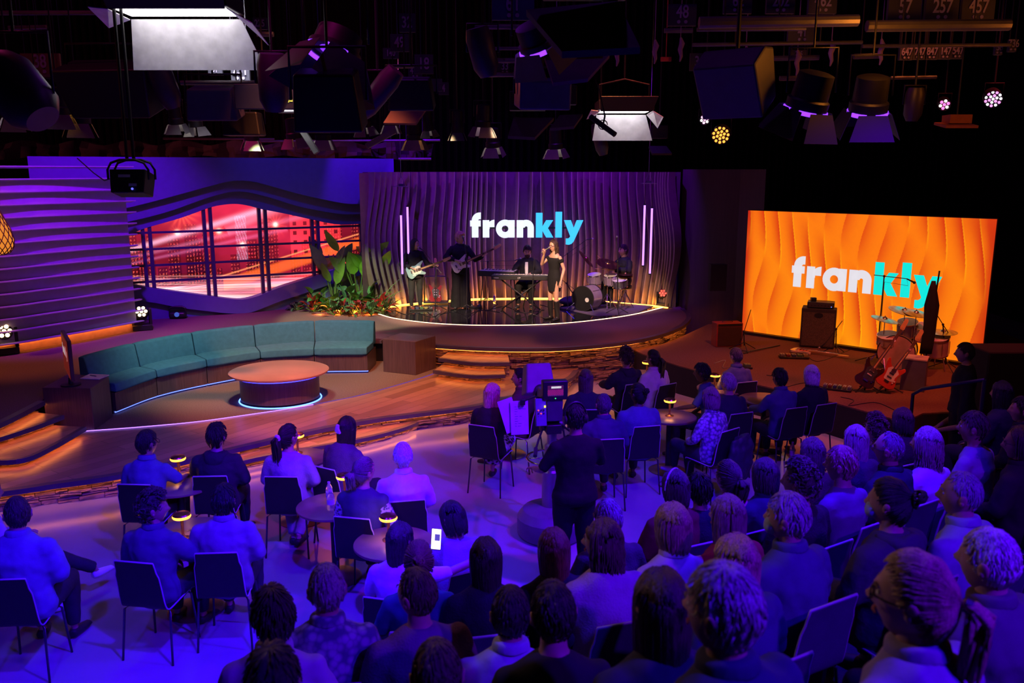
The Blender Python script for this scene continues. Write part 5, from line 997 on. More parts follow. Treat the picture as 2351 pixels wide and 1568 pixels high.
MB().lathe([(.10, .3), (.10, .72), (.075, .74), (.075, 1.0), (.05, 1.02), (.05, 1.16)], (0, 0, 0), 20).build('column', SILVER, cm)
MB().tube([(.26*cos(a*.2618), .26*sin(a*.2618), .86) for a in range(25)], .013, 8).tube([(-.26, 0, .86), (.26, 0, .86)], .01, 6).tube([(0, -.26, .86), (0, .26, .86)], .01, 6).build('steering_ring', CHROME, cm, autos=0)
MB().box((0, 0, 1.20), (.16, .24, .10)).cyl((-.13, 0, 1.22), (.13, 0, 1.22), .06, 16).build('pan_head', BLACK, cm, bevel=.01)
for sd in (-1, 1): ha = MB().tube([(sd*.10, -.05, 1.22), (sd*.2, -.30, 1.17), (sd*.27, -.46, 1.10)], .012, 8).build('pan_bar', BLACK, cm); MB().tube([(sd*.255, -.42, 1.115), (sd*.285, -.53, 1.075)], .020, 10).build('grip', DARK, ha)
MB().box((0, .10, 1.42), (.17, .46, .26)).box((0, .40, 1.42), (.14, .2, .16)).build('camera_body', mat('camera_grey', (.05, .05, .07), .45), cm, bevel=.012)
MB().cyl((0, .45, 1.42), (0, .62, 1.42), .085, 24).build('lens', BLACK, cm)
MB().box((0, .74, 1.52), (.34, .30, .34), (R(-20), 0, 0), .8).build('teleprompter_hood', mat('hood_pale', (.13, .11, .16), .6), cm, bevel=.02)
vf = MB().box((0, -.10, 1.62), (.26, .10, .20)).build('viewfinder', BLACK, cm, bevel=.012)
def tinyband(U, W_):
    c = np.zeros(U.shape+(3,)); c[:] = (.05, .005, .04); n = np.sin(U*60)*np.sin(W_*30+U*9); c[..., 0] += np.clip(n, 0, 1)*.5*(W_ < .6)*(W_ > .1); c[..., 2] += np.clip(-n, 0, 1)*.3*(W_ < .6)
    m = (W_ > .72)*(W_ < .92)*(U > .22)*(U < .85)*(np.sin(U*75) > -.4); c[m > 0] = (.9, .9, 1); return c
p = screen('viewfinder_screen', (-.082, -.152, 1.565), (.082, -.152, 1.565), (-.082, -.152, 1.675), 60, 40, tinyband, 1.3); p.parent = vf
MB().cyl((0, -.151, 1.54), (0, -.153, 1.54), .006, 8).build('tally_light', glow('tally_green', (.05, 1, .2), 2), vf)
MB().box((-.15, -.14, 1.40), (.11, .05, .28), (R(-15), 0, 0)).build('control_box', mat('control_grey', (.10, .12, .22), .5), cm, bevel=.006)
for k in range(3):
    for j in range(3):
        if (k, j) == (2, 2): continue
        MB().cyl((-.18+k*.028, -.172, 1.43-j*.035), (-.18+k*.028, -.176, 1.43-j*.035), .008, 10).build('button', [glow('btn_red', (1, .1, .05), 1.2), DARK, DARK][(k+j*2) % 3], cm)
MB().box((-.115, -.185, 1.47), (.018, .003, .022)).build('button', glow('btn_yellow', (1, .7, .05), 2.0), cm)
sh_ = MB()
for k, (a, w_) in enumerate(((0, .18), (-.25, .16))): sh_.box((-.37-.1*k, -.16+.03*k, 1.36+.02*k), (w_, .004, .34), (R(-10), a, R(10*k)))
sh_.build('run_sheet', mat('note_paper', (.50, .48, .60), .8), cm)
tx = MB(); rr = random.Random(5)
for k in range(9):
    n = rr.randint(1, 3); x = -.42
    for j in range(n): wv = rr.uniform(.015, .04); tx.box((x+wv/2, -.1635-(k-4.5)*.0044*-1*0 + (1.36-(1.47-k*.024))*-.176*1, 1.47-k*.024), (wv, .0015, .004)); x += wv+.01
tx.build('handwriting', mat('ink', (.05, .05, .12), .8), cm)
MB().tube([(-.10, .0, 1.50), (-.2, -.08, 1.55), (-.34, -.16, 1.53)], .010, 8).build('clamp_arm', BLACK, cm); MB().box((-.34, -.165, 1.52), (.05, .03, .06)).build('clamp', BLACK, cm, bevel=.006)
MB().tube([(0, .1, 1.3), (.16, .15, 1.1), (.22, .1, .7), (.30, .0, .3)], .012, 8).build('cable', BLACK, cm)
# ---- handrail and the dark crew member at its foot
hr_ = thing('handrail', 'dark bent metal handrail at the right end of the seating', 'handrail', (5.0, 8.3, 0)); o = Vector((5.0, 8.3, 0))
pts = [V(2092, 950, 9.6), V(2096, 905, 9.6), V(2118, 893, 9.4), V(2260, 872, 8.6)]; MB().tube([p-o for p in pts], .02, 10).build('rail', BLACK, hr_, autos=0)
for p in (pts[0], pts[3]): MB().cyl((p.x-o.x, p.y-o.y, .0), tuple(p-o), .02, 10).build('post', BLACK, hr_)
l = G(2222, 812, 1.6); person((l.x, l.y, 0), R(70), 'dim crew person in black standing by the drum kit at the right', stand=True, s=1.0, w=1.15, hair=('short', DB), top=('tee', (.010, .010, .014)), bottom=('trousers', (.008, .008, .012)), seed=71, skin=SKM)
run_jobs()
# ================================================================ INSTRUMENTS
def place(o, M): o.location = M.to_translation(); o.rotation_euler = M.to_euler(); return o
def basis(origin, x, z):                                # matrix with X along x and Z near z
    x = Vector(x).normalized(); z = Vector(z); y = z.cross(x).normalized(); z = x.cross(y); return Matrix(((x.x, y.x, z.x, origin[0]), (x.y, y.y, z.y, origin[1]), (x.z, y.z, z.z, origin[2]), (0, 0, 0, 1)))
BODYO = [(-.20, .0), (-.195, .10), (-.13, .155), (-.04, .12), (.02, .105), (.10, .135), (.20, .165), (.225, .14), (.16, .09), (.13, .045), (.13, -.03), (.155, -.075), (.20, -.11), (.17, -.145), (.10, -.125), (.02, -.10), (-.06, -.13), (-.14, -.15), (-.195, -.09)]
GUARD = [(-.10, -.01), (-.08, .06), (.0, .07), (.08, .09), (.13, .05), (.13, -.03), (.08, -.09), (.0, -.075), (-.06, -.09)]
MAPLE = mat('maple_neck', (.60, .36, .14), .35, kind='wood', nscale=5, stretch=(2, 14, 14)); ROSE = mat('rosewood', (.07, .03, .02), .5)
def guitar(lab, col, M, guard=(.62, .6, .58), bass=False, s=1.0, name='electric_guitar', board=ROSE):
    t = thing(name, lab, 'guitar'); place(t, M); k = s; L_ = (.86 if bass else .64)*k; m = mat('lacquer_%d_%d_%d' % tuple(int(c*99) for c in col), col, .18, coat=.6)
    sm = [(p.x, p.y) for p in arc_pts([Vector((a*k, b*k, 0)) for a, b in BODYO+BODYO[:1]], 60)][:-1]; MB().prism(sm, -.02*k, .022*k).build('body', m, t, bevel=.006)
    MB().prism([(a*k, b*k) for a, b in GUARD], .022*k, .0255*k).build('pickguard', mat('guard_%d' % int(guard[0]*99), guard, .4), t, smooth=False)
    MB().solid([[(x, -w_, .02*k), (x, w_, .02*k), (x, w_, .036*k), (x, -w_, .036*k)] for x, w_ in ((.05*k, .029*k), (.12*k+L_*.82, .021*k))]).build('fingerboard', board, t, smooth=False)
    MB().tube([(.12*k, 0, .016*k), (.12*k+L_*.82, 0, .016*k)], [.024*k, .019*k], 10).build('neck', MAPLE, t)
    x0 = .12*k+L_*.82; hd_ = MB().prism([(x0, -.02*k), (x0+.03*k, -.032*k), (x0+.17*k, -.012*k), (x0+.195*k, .012*k), (x0+.18*k, .045*k), (x0+.03*k, .038*k), (x0, .02*k)], .006*k, .022*k).build('headstock', MAPLE, t, smooth=False)
    n = 4 if bass else 6
    for i in range(n): MB().cyl((x0+(.04+.11*i/(n-1))*k, .045*k, .014*k), (x0+(.04+.11*i/(n-1))*k, .065*k, .014*k), .006*k, 6).build('tuning_peg', CHROME, hd_)
    for i, x in enumerate((-.03, .03, .085) if not bass else (.0, .06)): MB().box((x*k, 0, .030*k), (.018*k, .07*k, .012*k)).build('pickup', BLACK if guard[0] > .3 else WHITE, t, bevel=.002)
    MB().box((-.10*k, 0, .030*k), (.025*k, .07*k, .012*k)).build('bridge', CHROME, t)
    st = MB()
    for i in range(n): y = (i-(n-1)/2)*.0105*k; st.cyl((-.10*k, y, .040*k), (x0+.04*k, y*.75, .038*k), .0011*k, 4)
    st.build('strings', CHROME, t, autos=0)['kind'] = 'stuff'
    for i, (x, y) in enumerate(((-.05, -.10), (-.085, -.085))): MB().cyl((x*k, y*k, .025*k), (x*k, y*k, .038*k), .011*k, 10).build('knob', WHITE if bass is False else CHROME, t)
    return t
def mic_stand(base, top, end, lab, z0=None, mic=True, legs=3, r=.28, tip=None, micm=None):
    base, top, end = Vector(base), Vector(top), Vector(end); t = thing('microphone_stand', lab, 'microphone stand', tuple(base)); b = base
    for i in range(legs): a = 2*pi*i/legs+.5; MB().tube([(0, 0, .16), (r*cos(a), r*sin(a), .012)], .008, 6).build('leg', BLACK, t, autos=0)
    T_ = top-b; MB().cyl((0, 0, .10), (T_.x, T_.y, T_.z), .011, 10).build('pole', BLACK, t); MB().ball(T_, .022, 8).build('clutch', BLACK, t)
    E_ = end-b; d = (E_-T_).normalized(); MB().tube([T_-d*.18, E_], .007, 8).build('boom', BLACK, t)
    if mic:
        d2 = Vector(tip) if tip else d; d2.normalize(); mc = MB().tube([E_, E_+d2*.12], [.011, .017], 10).build('microphone', BLACK, t); MB().ball(E_+d2*.14, .026, 10).build('grille', micm or SILVER, mc)
        MB().tube([E_, E_ + Vector((.03, 0, -.12)), T_ + Vector((.02, .01, -.1)), T_ + Vector((.015, 0, -.6)), Vector((.05, .02, .05))], .004, 5).build('cable', BLACK, t, autos=0)
    return t
def keyboard(c, rz, w_, d_, h, lab, panel, n=52):
    t = thing('keyboard', lab, 'keyboard', c, rz); MB().box((0, 0, h/2), (w_, d_, h)).build('case', BLACK, t, bevel=.01)
    wk = MB(); bk = MB()
    for i in range(n): x = -w_*.47 + w_*.94*(i+.5)/n; wk.box((x, d_*.22, h+.004), (w_*.94/n*.9, d_*.42, .010))
    for i in range(n-1):
        if i % 7 not in (2, 6): x = -w_*.47 + w_*.94*(i+1)/n; bk.box((x, d_*.12, h+.013), (w_*.94/n*.5, d_*.26, .010))
    a = wk.build('white_keys', mat('ivory_key', (.75, .72, .70), .3), t, smooth=False); a['kind'] = 'stuff'; b = bk.build('black_keys', BLACK, t, smooth=False); b['kind'] = 'stuff'
    if panel: MB().box((0, -d_*.26, h+.003), (w_*.94, d_*.36, .006)).build('panel', panel, t)
    return t
def xstand(c, rz, w_, h, lab):
    t = thing('keyboard_stand', lab, 'keyboard stand', c, rz)
    for sd in (-1, 1): MB().tube([(-sd*w_*.42, sd*.03, .02), (sd*w_*.42, sd*.03, h)], .017, 8).build('brace', BLACK, t, autos=0)
    for x in (-1, 1):
        MB().cyl((x*w_*.42, -.22, .02), (x*w_*.42, .22, .02), .016, 8).build('foot_bar', BLACK, t); MB().cyl((x*w_*.42, -.16, h), (x*w_*.42, .16, h), .014, 8).build('support_arm', BLACK, t)
    return t
def drumshell(t, c, ax, r, h, m, name='drum', head=None):
    ax = Vector(ax).normalized(); c = Vector(c); o = MB().lathe([(r, 0), (r, h)], c, 32, axis=ax).build(name, m, t)
    for z in (0, h): MB().lathe([(r*.98, -.012), (r*1.04, -.012), (r*1.04, .012), (r*.98, .012)], c+ax*z, 32, axis=ax).build('hoop', CHROME if name != 'bass_drum' else BLACK, o)
    MB().lathe([(r*.99, 0), (r*.99, .006), (0, .008)], c+ax*(h+.006), 32, axis=ax).build('drum_head', head or WHITE, o)
    x = ax.orthogonal().normalized(); y = ax.cross(x)
    for i in range(8): p = c + (x*cos(i*pi/4) + y*sin(i*pi/4))*(r+.012) + ax*h*.5; MB().cyl(p-ax*h*.38, p+ax*h*.38, .006, 6).build('lug', CHROME, o)
    return o
def cymbal(t, c, r, tilt=(0, 0), z0=0, m=BRASS, fx=None):
    c = Vector(c); M = Matrix.Translation(c) @ Euler((tilt[0], tilt[1], 0)).to_matrix().to_4x4(); cy = MB(M).lathe([(r, -.02), (r*.6, -.006), (r*.22, .002), (r*.18, .018), (.02, .028), (.02, .024), (r*.17, .012), (r*.2, -.003), (r*.6, -.011), (r, -.024)], (0, 0, 0), 36).build('cymbal', m, t)
    f = Vector(fx) if fx else Vector((c.x, c.y, 0)); st = MB().tube([(f.x, f.y, .30), c + Vector((0, 0, .05))], [.011, .006], 8).build('cymbal_stand', CHROME, t)
    for i in range(3): a = 2*pi*i/3+.4; MB().tube([(f.x, f.y, .36), (f.x+.24*cos(a), f.y+.24*sin(a), .012)], .009, 6).build('stand_leg', CHROME, t)
    return cy
# ================================================================ THE BAND
SZB = SZ+.006
def at_head(px, py, fz, yaw, s=1.0, stand=False): return seat_at(px, py, fz, yaw, s, 0, stand)
def local(loc, yaw): return Matrix.Translation(Vector(loc)) @ Matrix.Rotation(yaw, 4, 'Z')
# guitarist
f = G(955, 711, SZB); l1 = (f.x, f.y, SZB); y1 = R(197)
g0 = Vector((.02, .185, .985)); nd = Vector((-.90, .10, .30)).normalized()
person(l1, y1, 'guitarist with shoulder-length black hair, leather vest and black jeans singing at a microphone', stand=True, s=.92, w=.92, hy=R(48), skin=(.50, .30, .22), hair=('long', (.012, .010, .012)), hlen=.17, top=('jacket', (.012, .011, .013), 'ls'), bottom=('trousers', (.02, .02, .025)), arms=(((-.29, .12, 1.12), tuple(g0 + nd*.46 + Vector((.0, .0, -.04)))), ((.33, -.02, 1.13), (.13, .20, 1.06))), hands=('grip', 'relax'), rolls=(pi, 0), face=True, vox=.012, seed=81, extras=('open',))
M1 = local(l1, y1) @ Matrix.Scale(.92, 4)
def unscale(M): return Matrix.Translation(M.to_translation()) @ M.to_euler().to_matrix().to_4x4()
guitar('pale blue electric guitar with a white pickguard held by the dark-haired guitarist', (.20, .34, .38), unscale(M1 @ basis(g0, nd, (0, 1, .15))))
# bassist
f = G(1058, 707, SZB); l2 = (f.x, f.y, SZB); y2 = R(190); g2 = Vector((.02, .20, 1.02)); nd2 = Vector((-.86, .10, .40)).normalized()
person(l2, y2, 'bass player with short blonde hair in a black blouse and wide black trousers', stand=True, s=1.0, hy=R(45), skin=(.48, .27, .20), hair=('messy', (.70, .50, .26)), top=('blazer', (.010, .010, .014), 'bl'), bottom=('wide', (.008, .008, .010)), arms=(((-.33, .10, 1.12), tuple(g2 + nd2*.56 + Vector((.0, .0, -.04)))), ((.34, -.02, 1.16), (.12, .22, 1.12))), hands=('grip', 'relax'), rolls=(pi, 0), face=True, vox=.012, seed=82, hthick=.24)
guitar('white bass guitar with a maple neck played by the blonde bass player', (.55, .50, .48), unscale(local(l2, y2) @ basis(g2, nd2, (0, 1, .12))), guard=(.60, .52, .50), bass=True, name='bass_guitar')
# keyboard player
l3 = at_head(1211, 576, SZB+.10, R(172)); l3 = (l3[0], l3[1], SZB+.02); kb = G(1185, 715, SZB)
person(l3, R(170), 'bearded keyboard player in a black blazer over a white shirt, looking down at the keys', s=1.06, hy=R(8), hp=R(18), skin=(.50, .30, .22), hair=('messy', (.03, .02, .018)), top=('blazer', (.012, .012, .016), 'kb'), bottom=('trousers', (.012, .012, .015)), arms=(((-.27, .08, .76), (-.10, .36, .74)), ((.29, .08, .76), (.26, .38, .74))), hands=('relax', 'relax'), face=True, vox=.012, seed=83, extras=('beard',), legs=(((-.14, .40, .48), (-.12, .30, .09)), ((.14, .40, .48), (.14, .36, .09))))
M3 = local(l3, R(170)); mb = MB(); mb.tube([(0, .125, .70), (0, .135, .85), (0, .125, .97)], [(.030, .01), (.036, .01), (.030, .01)], 8); o = mb.build('shirt_front', WHITE); place(o, M3 @ Matrix.Scale(1.06, 4)); o.scale = (1.06,)*3
for p_ in [x for x in bpy.data.objects if x.name.startswith('person') and x.get('label', '').startswith('bearded keyboard')]: o.parent = p_; o.matrix_parent_inverse = Matrix(); o.location = (0, .02, .0); o.rotation_euler = (0, 0, 0)
def lp(M, x, y, z): return M @ Vector((x, y, z))
q = lp(M3, .0, .52, 0); kz = .70
keyboard((q.x-.06, q.y-.02, SZB+kz), R(-6), 1.32, .30, .10, 'long black stage keyboard facing the bearded player', None)
br = MB(); br.box((-.50, -.152, .045), (.10, .003, .012)); 
xstand((q.x-.06, q.y-.02, SZB), R(-6), 1.05, kz-.015, 'crossed black stand under the stage keyboard')
q2 = lp(M3, .62, .22, 0); keyboard((q2.x-.02, q2.y-.05, SZB+.74), R(-14), .85, .42, .12, 'smaller purple-lit organ keyboard left of the bearded player', mat('organ_panel', (.45, .35, .55), .4), 36)
t = thing('organ_stand', 'thin-legged stand under the organ keyboard', 'keyboard stand', (q2.x-.02, q2.y-.05, SZB), R(-14))
for x in (-.36, .36):
    for y in (-.15, .15): MB().cyl((x*1.05, y*1.2, 0), (x*.9, y, .735), .012, 8).build('leg', BLACK, t)
t = thing('stool', 'round stool under the bearded keyboard player', 'stool', (l3[0], l3[1], SZB)); MB().lathe([(.17, .36), (.19, .38), (.19, .42), (.16, .44)], (0, .0, 0), 24).build('seat', BLACK, t)
for i in range(3): MB().tube([(0, 0, .36), (.2*cos(i*2.09), .2*sin(i*2.09), .01)], .012, 6).build('leg', BLACK, t)
# writing on the keyboard's back edge
tx = MB(); tx.M = Matrix.Translation((q.x-.06, q.y-.02, SZB+kz)) @ Matrix.Rotation(R(-6), 4, 'Z')
def word(mb, s, x, z, h, y, wd=None):                    # tiny block capitals, front side
    wd = wd or h*.55; B_ = {'Y': [(0, 1, .5, .5), (1, 1, .5, .5), (.5, .5, .5, 0)], 'A': [(0, 0, .5, 1), (.5, 1, 1, 0), (.2, .4, .8, .4)], 'M': [(0, 0, 0, 1), (0, 1, .5, .4), (.5, .4, 1, 1), (1, 1, 1, 0)], 'H': [(0, 0, 0, 1), (1, 0, 1, 1), (0, .5, 1, .5)], 'C': [(1, 1, 0, 1), (0, 1, 0, 0), (0, 0, 1, 0)], 'P': [(0, 0, 0, 1), (0, 1, 1, 1), (1, 1, 1, .5), (1, .5, 0, .5)]}
    D7 = {'0': 'abcdef', '1': 'bc', '2': 'abged', '3': 'abgcd', '4': 'fgbc', '5': 'afgcd', '6': 'afgedc', '7': 'abc', '8': 'abcdefg', '9': 'abcdfg'}; SEG = {'a': (0, 1, 1, 1), 'b': (1, 1, 1, .5), 'c': (1, .5, 1, 0), 'd': (0, 0, 1, 0), 'e': (0, 0, 0, .5), 'f': (0, .5, 0, 1), 'g': (0, .5, 1, .5)}
    for ch in s:
        for a in (B_.get(ch) or [SEG[k] for k in D7.get(ch, '')]): mb.tube([(x+a[0]*wd, y, z+a[1]*h), (x+a[2]*wd, y, z+a[3]*h)], h*.11, 4)
        x += wd*1.55
tx2 = MB(tx.M); word(tx, 'YAMAHA', -.60, .035, .022, -.152); word(tx2, 'CP', -.06, .03, .035, -.152); bpy.context.view_layer.update()
for o in (tx.build('maker_name', mat('silver_print', (.5, .5, .5), .4), smooth=False), tx2.build('model_mark', mat('silver_print', (.5, .5, .5), .4), smooth=False)):
    for k_ in [x for x in bpy.data.objects if x.get('label', '').startswith('long black stage keyboard')]: o.parent = k_; o.matrix_parent_inverse = k_.matrix_world.inverted()
# singer
f = G(1272, 734, SZB); l4 = (f.x, f.y, SZB); y4 = R(128)
person(l4, y4, 'singer in a short black off-shoulder dress and knee boots, microphone at the mouth', stand=True, s=.97, w=.88, hy=R(0), hp=R(4), skin=(.48, .27, .19), hair=('wavy', (.06, .03, .02)), hlen=.22, top=('dress', (.010, .010, .013)), bottom=('boots', (.01, .01, .012)), shoes=(.012, .01, .012), arms=(((-.24, -.06, 1.12), (-.27, .05, .88)), ((.24, .16, 1.20), (.09, .22, 1.44))), hands=('relax', 'grip'), rolls=(0, R(90)), face=True, glasses=True, vox=.012, seed=84, extras=('open',))
M4 = local(l4, y4) @ Matrix.Scale(.97, 4); a, b = lp(M4, .10, .30, 1.46), lp(M4, .01, .165, 1.565); t = thing('hand_microphone', 'silver-headed microphone in the hand of the singer', 'microphone', tuple(a)); MB().tube([(0, 0, 0), b-a], [.011, .016], 10).build('handle', BLACK, t); MB().ball((b-a)*1.1, .026, 10).build('grille', SILVER, t); MB().tube([(0, 0, 0), (-.10, -.02, -.12), (-.16, 0, -.5), (-.22, .02, -1.0), (-.1, .1, -1.42)], .004, 5).build('cable', BLACK, t, autos=0)
# drummer
l5 = at_head(1431, 573, SZB+.12, R(118)); l5 = (l5[0], l5[1], SZB+.04)
person(l5, R(118), 'laughing drummer with a dark fringe in a black jacket', s=1.05, hy=R(0), skin=(.50, .30, .22), hair=('messy', (.03, .018, .02)), top=('jacket', (.012, .012, .018), 'dr'), bottom=('trousers', (.012, .012, .016)), arms=(((-.28, .08, .78), (-.12, .36, .80)), ((.28, .08, .78), (.16, .36, .92))), hands=('grip', 'grip'), face=True, vox=.012, seed=85, extras=('open',))
M5 = local(l5, R(118))
t = thing('drum_throne', 'round black stool under the laughing drummer', 'stool', (l5[0], l5[1], SZB)); MB().lathe([(.16, .40), (.19, .42), (.19, .48), (.15, .50)], (0, .0, 0), 24).build('seat', BLACK, t)
for i in range(3): MB().tube([(0, 0, .40), (.22*cos(i*2.09), .22*sin(i*2.09), .01)], .012, 6).build('leg', CHROME, t)
for a_, b_, nm in (((-.12, .42, .84), (.10, .74, .86), 'drumstick resting low in the left hand of the drummer'), ((.16, .42, .98), (.02, .72, 1.16), 'drumstick raised in the right hand of the drummer')):
    p0, p1 = lp(M5, *a_), lp(M5, *b_); o = MB().tube([(0, 0, 0), (p1-p0)], [.008, .006], 7).build('drumstick', MAPLE, loc=tuple(p0)); tag(o, nm, 'drumstick')
DPUR = mat('drum_wrap_purple', (.30, .22, .34), .25, coat=.5); BH = mat('black_drum_head', (.012, .012, .014), .25)
kc = G(1352, 712, SZB); dk = thing('drum_kit', 'purple sparkle drum kit with brass cymbals at the right of the band stage', 'drum kit', (kc.x, kc.y, SZB))
def dloc(px, py, Y): q = V(px, py, Y); return (q.x-kc.x, q.y-kc.y, q.z-SZB)
bx_ = Vector((-.60, -.80, 0)).normalized(); c_ = Vector(dloc(1338, 680, kc.y-.18)); c_.z = .29; drumshell(dk, c_ - bx_*.40, bx_, .275, .40, DPUR, 'bass_drum', BH)
for sd in (-1, 1): s_ = bx_.cross(Vector((0, 0, 1)))*sd; MB().tube([c_+s_*.2+Vector((0, 0, -.1)), c_+s_*.36+bx_*.1+Vector((0, 0, -.275))], .009, 6).build('spur', CHROME, dk)
MB().cyl(c_+s_*-.12+bx_*.012+Vector((0, 0, -.02)), c_+s_*-.12+bx_*.016+Vector((0, 0, -.02)), .05, 20).build('port_ring', WHITE, dk)
for px, py, Y, r, h, m in ((1366, 640, kc.y+.30, .155, .20, DPUR), (1403, 642, kc.y+.22, .15, .2, DPUR), (1424, 650, kc.y+.10, .17, .15, SILVER)): c2 = Vector(dloc(px, py, Y)); drumshell(dk, c2-Vector((0, 0, h/2)), (-.1, -.18, 1), r, h, m, 'tom'); MB().cyl((c2.x, c2.y, .02), tuple(c2-Vector((0, 0, h/2))), .012, 8).build('tom_stand', CHROME, dk)
cymbal(dk, dloc(1396, 604, kc.y+.12), .27, (R(18), R(12))); cymbal(dk, dloc(1347, 593, kc.y+.55), .24, (R(10), R(48))); cymbal(dk, dloc(1436, 628, kc.y+.18), .17, (R(6), 0)); cymbal(dk, dloc(1436, 632, kc.y+.18), .17, (R(6), 0))
o = MB().ball((0, 0, .09), (.36, .2, .12), 16).build('cushion', mat('dark_cushion', (.03, .025, .05), .9, bump=.2), loc=tuple(G(1318, 700, SZB))); tag(o, 'dark soft bag slumped behind the bass drum', 'bag')
# microphone stands on the band stage
def ms(bp, tp, ep, Y, lab, **k): b = G(*bp, SZB); return mic_stand(b, V(*tp, Y or b.y), V(*ep, (Y or b.y)+k.pop('dy', 0)), lab, **k)
ms((1000, 715), (1001, 612), (972, 575), None, 'microphone stand before the dark-haired guitarist', tip=(-.6, .3, .35), dy=.1)
ms((1072, 716), (1071, 600), (1066, 556), None, 'straight microphone stand before the blonde bass player', tip=(-.2, .4, .6), dy=.15)
ms((1118, 700), (1120, 600), (1182, 598), None, 'boom microphone stand reaching left to right towards the keyboard player', tip=(.5, .1, .15))
ms((1222, 738), (1224, 640), (1227, 590), None, 'thin stand before the keyboard player, at the front of the band floor', mic=False, r=.36)
ms((1303, 702), (1303, 582), (1347, 550), None, 'tall boom stand reaching over the drums', tip=(.5, .1, .05))
ms((1418, 722), (1418, 600), (1415, 551), None, 'tall microphone stand right before the drummer', tip=(0, -.3, .2))
ms((1329, 706), (1300, 650), (1334, 676), None, 'low boom microphone at the bass drum', tip=(.5, .2, -.3), r=.15)
# guitar rack, pedals, cables on the band stage
gq = G(1002, 696, SZB); t = thing('guitar_rack', 'black tube guitar rack between the guitarist and the bass player', 'rack', tuple(gq)); 
MB().tube([(-.28, 0, .05), (-.28, 0, .60), (-.24, 0, .64), (.24, 0, .64), (.28, 0, .60), (.28, 0, .05)], .016, 8).build('frame', BLACK, t, autos=0); MB().box((0, -.05, .04), (.58, .3, .03)).build('base_bar', BLACK, t)
guitar('dark red electric guitar standing in the tube rack', (.25, .03, .03), unscale(basis((gq.x-.01, gq.y-.06, SZB+.24), (.02, .12, 1), (0, -1, .1))), guard=(.05, .05, .05))
def pedals(px, py, z, lab, n=4, w_=.42, rz=0):
    q = G(px, py, z); t = thing('pedalboard', lab, 'pedalboard', tuple(q), rz); MB().box((0, 0, .02), (w_, .2, .03)).build('board', BLACK, t, bevel=.004); rr = random.Random(px)
    cols = [(.05, .12, .05), (.20, .17, .05), (.12, .12, .14), (.16, .03, .02), (.04, .05, .12)]
    for i in range(n): p = MB().box((-w_/2+w_*(i+.5)/n, .0, .055), (w_/n*.75, .12, .04)).build('pedal', mat('pedal_%d' % ((i+px) % 5), cols[(i+px) % 5], .4), t, bevel=.004); MB().cyl((-w_/2+w_*(i+.5)/n, -.03, .075), (-w_/2+w_*(i+.5)/n, -.03, .09), .010, 8).build('switch', CHROME, p)
    return t
pedals(968, 712, SZB, 'pedalboard at the feet of the dark-haired guitarist', 5, .5, R(10)); pedals(1092, 706, SZB, 'small pedalboard at the feet of the bass player', 3, .3)
def cable(pts, z, lab, r=.006, m=BLACK, seed=1):
    P = arc_pts([G(x, y, z) for x, y in pts], 40); c = P[0].copy(); o = MB().tube([p-c+Vector((0, 0, r)) for p in P], r, 5, caps=True).build('cable', m, loc=tuple(c), autos=0); return tag(o, lab, 'cable')
cable([(905, 712), (930, 722), (955, 718), (990, 728), (1010, 720)], SZB, 'black cable looping from the plants to the guitarist'); cable([(1010, 722), (1040, 716), (1070, 722), (1110, 712), (1150, 718)], SZB, 'black cable snaking past the bass player'); cable([(1240, 700), (1290, 712), (1320, 704)], SZB, 'black cable behind the singer'); cable([(1120, 712), (1160, 704), (1200, 718), (1250, 712)], SZB, 'black cable under the stage keyboard')
bottle(G(1135, 698, SZB), 'clear water bottle standing beneath the organ keyboard', .22)
# ================================================================ SECOND STAGE GEAR
TOL = mat('amp_tolex', (.03, .025, .025), .8, bump=.3, bscale=200); GRL = mat('amp_grille', (.09, .07, .05), .9, nscale=90, var=.5, bump=.4, bscale=250)
def amp(c, rz, w_, d_, h, lab, m=TOL, g=GRL, panel=None):
    t = thing('guitar_amplifier', lab, 'amplifier', c, rz); MB().box((0, 0, h/2), (w_, d_, h)).build('cabinet', m, t, bevel=.012); MB().box((0, -d_/2-.004, h*.45), (w_*.9, .01, h*.78)).build('grille', g, t)
    MB().box((0, -d_/2-.004, h*.92), (w_*.9, .012, h*.09)).build('control_panel', panel or BLACK, t)
    MB().tube([(-.1, 0, h), (-.09, 0, h+.025), (.09, 0, h+.025), (.1, 0, h)], .008, 6).build('handle', BLACK, t); return t
q = G(1672, 797, S2); amp((q.x, q.y+.15, S2), R(8), .52, .27, .46, 'small red combo amplifier left of the second screen', mat('red_tolex', (.30, .03, .02), .6), mat('dark_grille', (.05, .015, .012), .9))
q = G(1885, 800, S2); bc = thing('bass_cabinet', 'tall black bass cabinet with a cloth grille before the second screen', 'amplifier', (q.x, q.y+.22, S2), R(-22)); MB().box((0, 0, .38), (.62, .42, .74)).build('cabinet', TOL, bc, bevel=.012); MB().box((0, -.214, .36), (.56, .01, .64)).build('grille', GRL, bc); MB().lathe([(.05, 0), (.05, .006)], (0, -.22, .63), 16, axis=(0, -1, 0), sx=1.6).build('badge', BLACK, bc)
hd = thing('amplifier_head', 'black amplifier head lying on top of the bass cabinet', 'amplifier', (q.x, q.y+.22, S2+.752), R(-22)); MB().box((0.02, 0, .06), (.48, .32, .11)).build('case', BLACK, hd, bevel=.01); MB().box((.02, -.164, .06), (.44, .006, .08)).build('front_panel', mat('brushed_panel', (.10, .09, .09), .4, .6), hd)
for i in range(6): MB().cyl((-.14+i*.06, -.166, .06), (-.14+i*.06, -.182, .06), .011, 10).build('knob', BLACK, hd)
MB().cyl((.21, -.167, .04), (.21, -.17, .04), .008, 8).build('power_light', glow('blue_pilot', (.1, .2, 1), 3), hd)
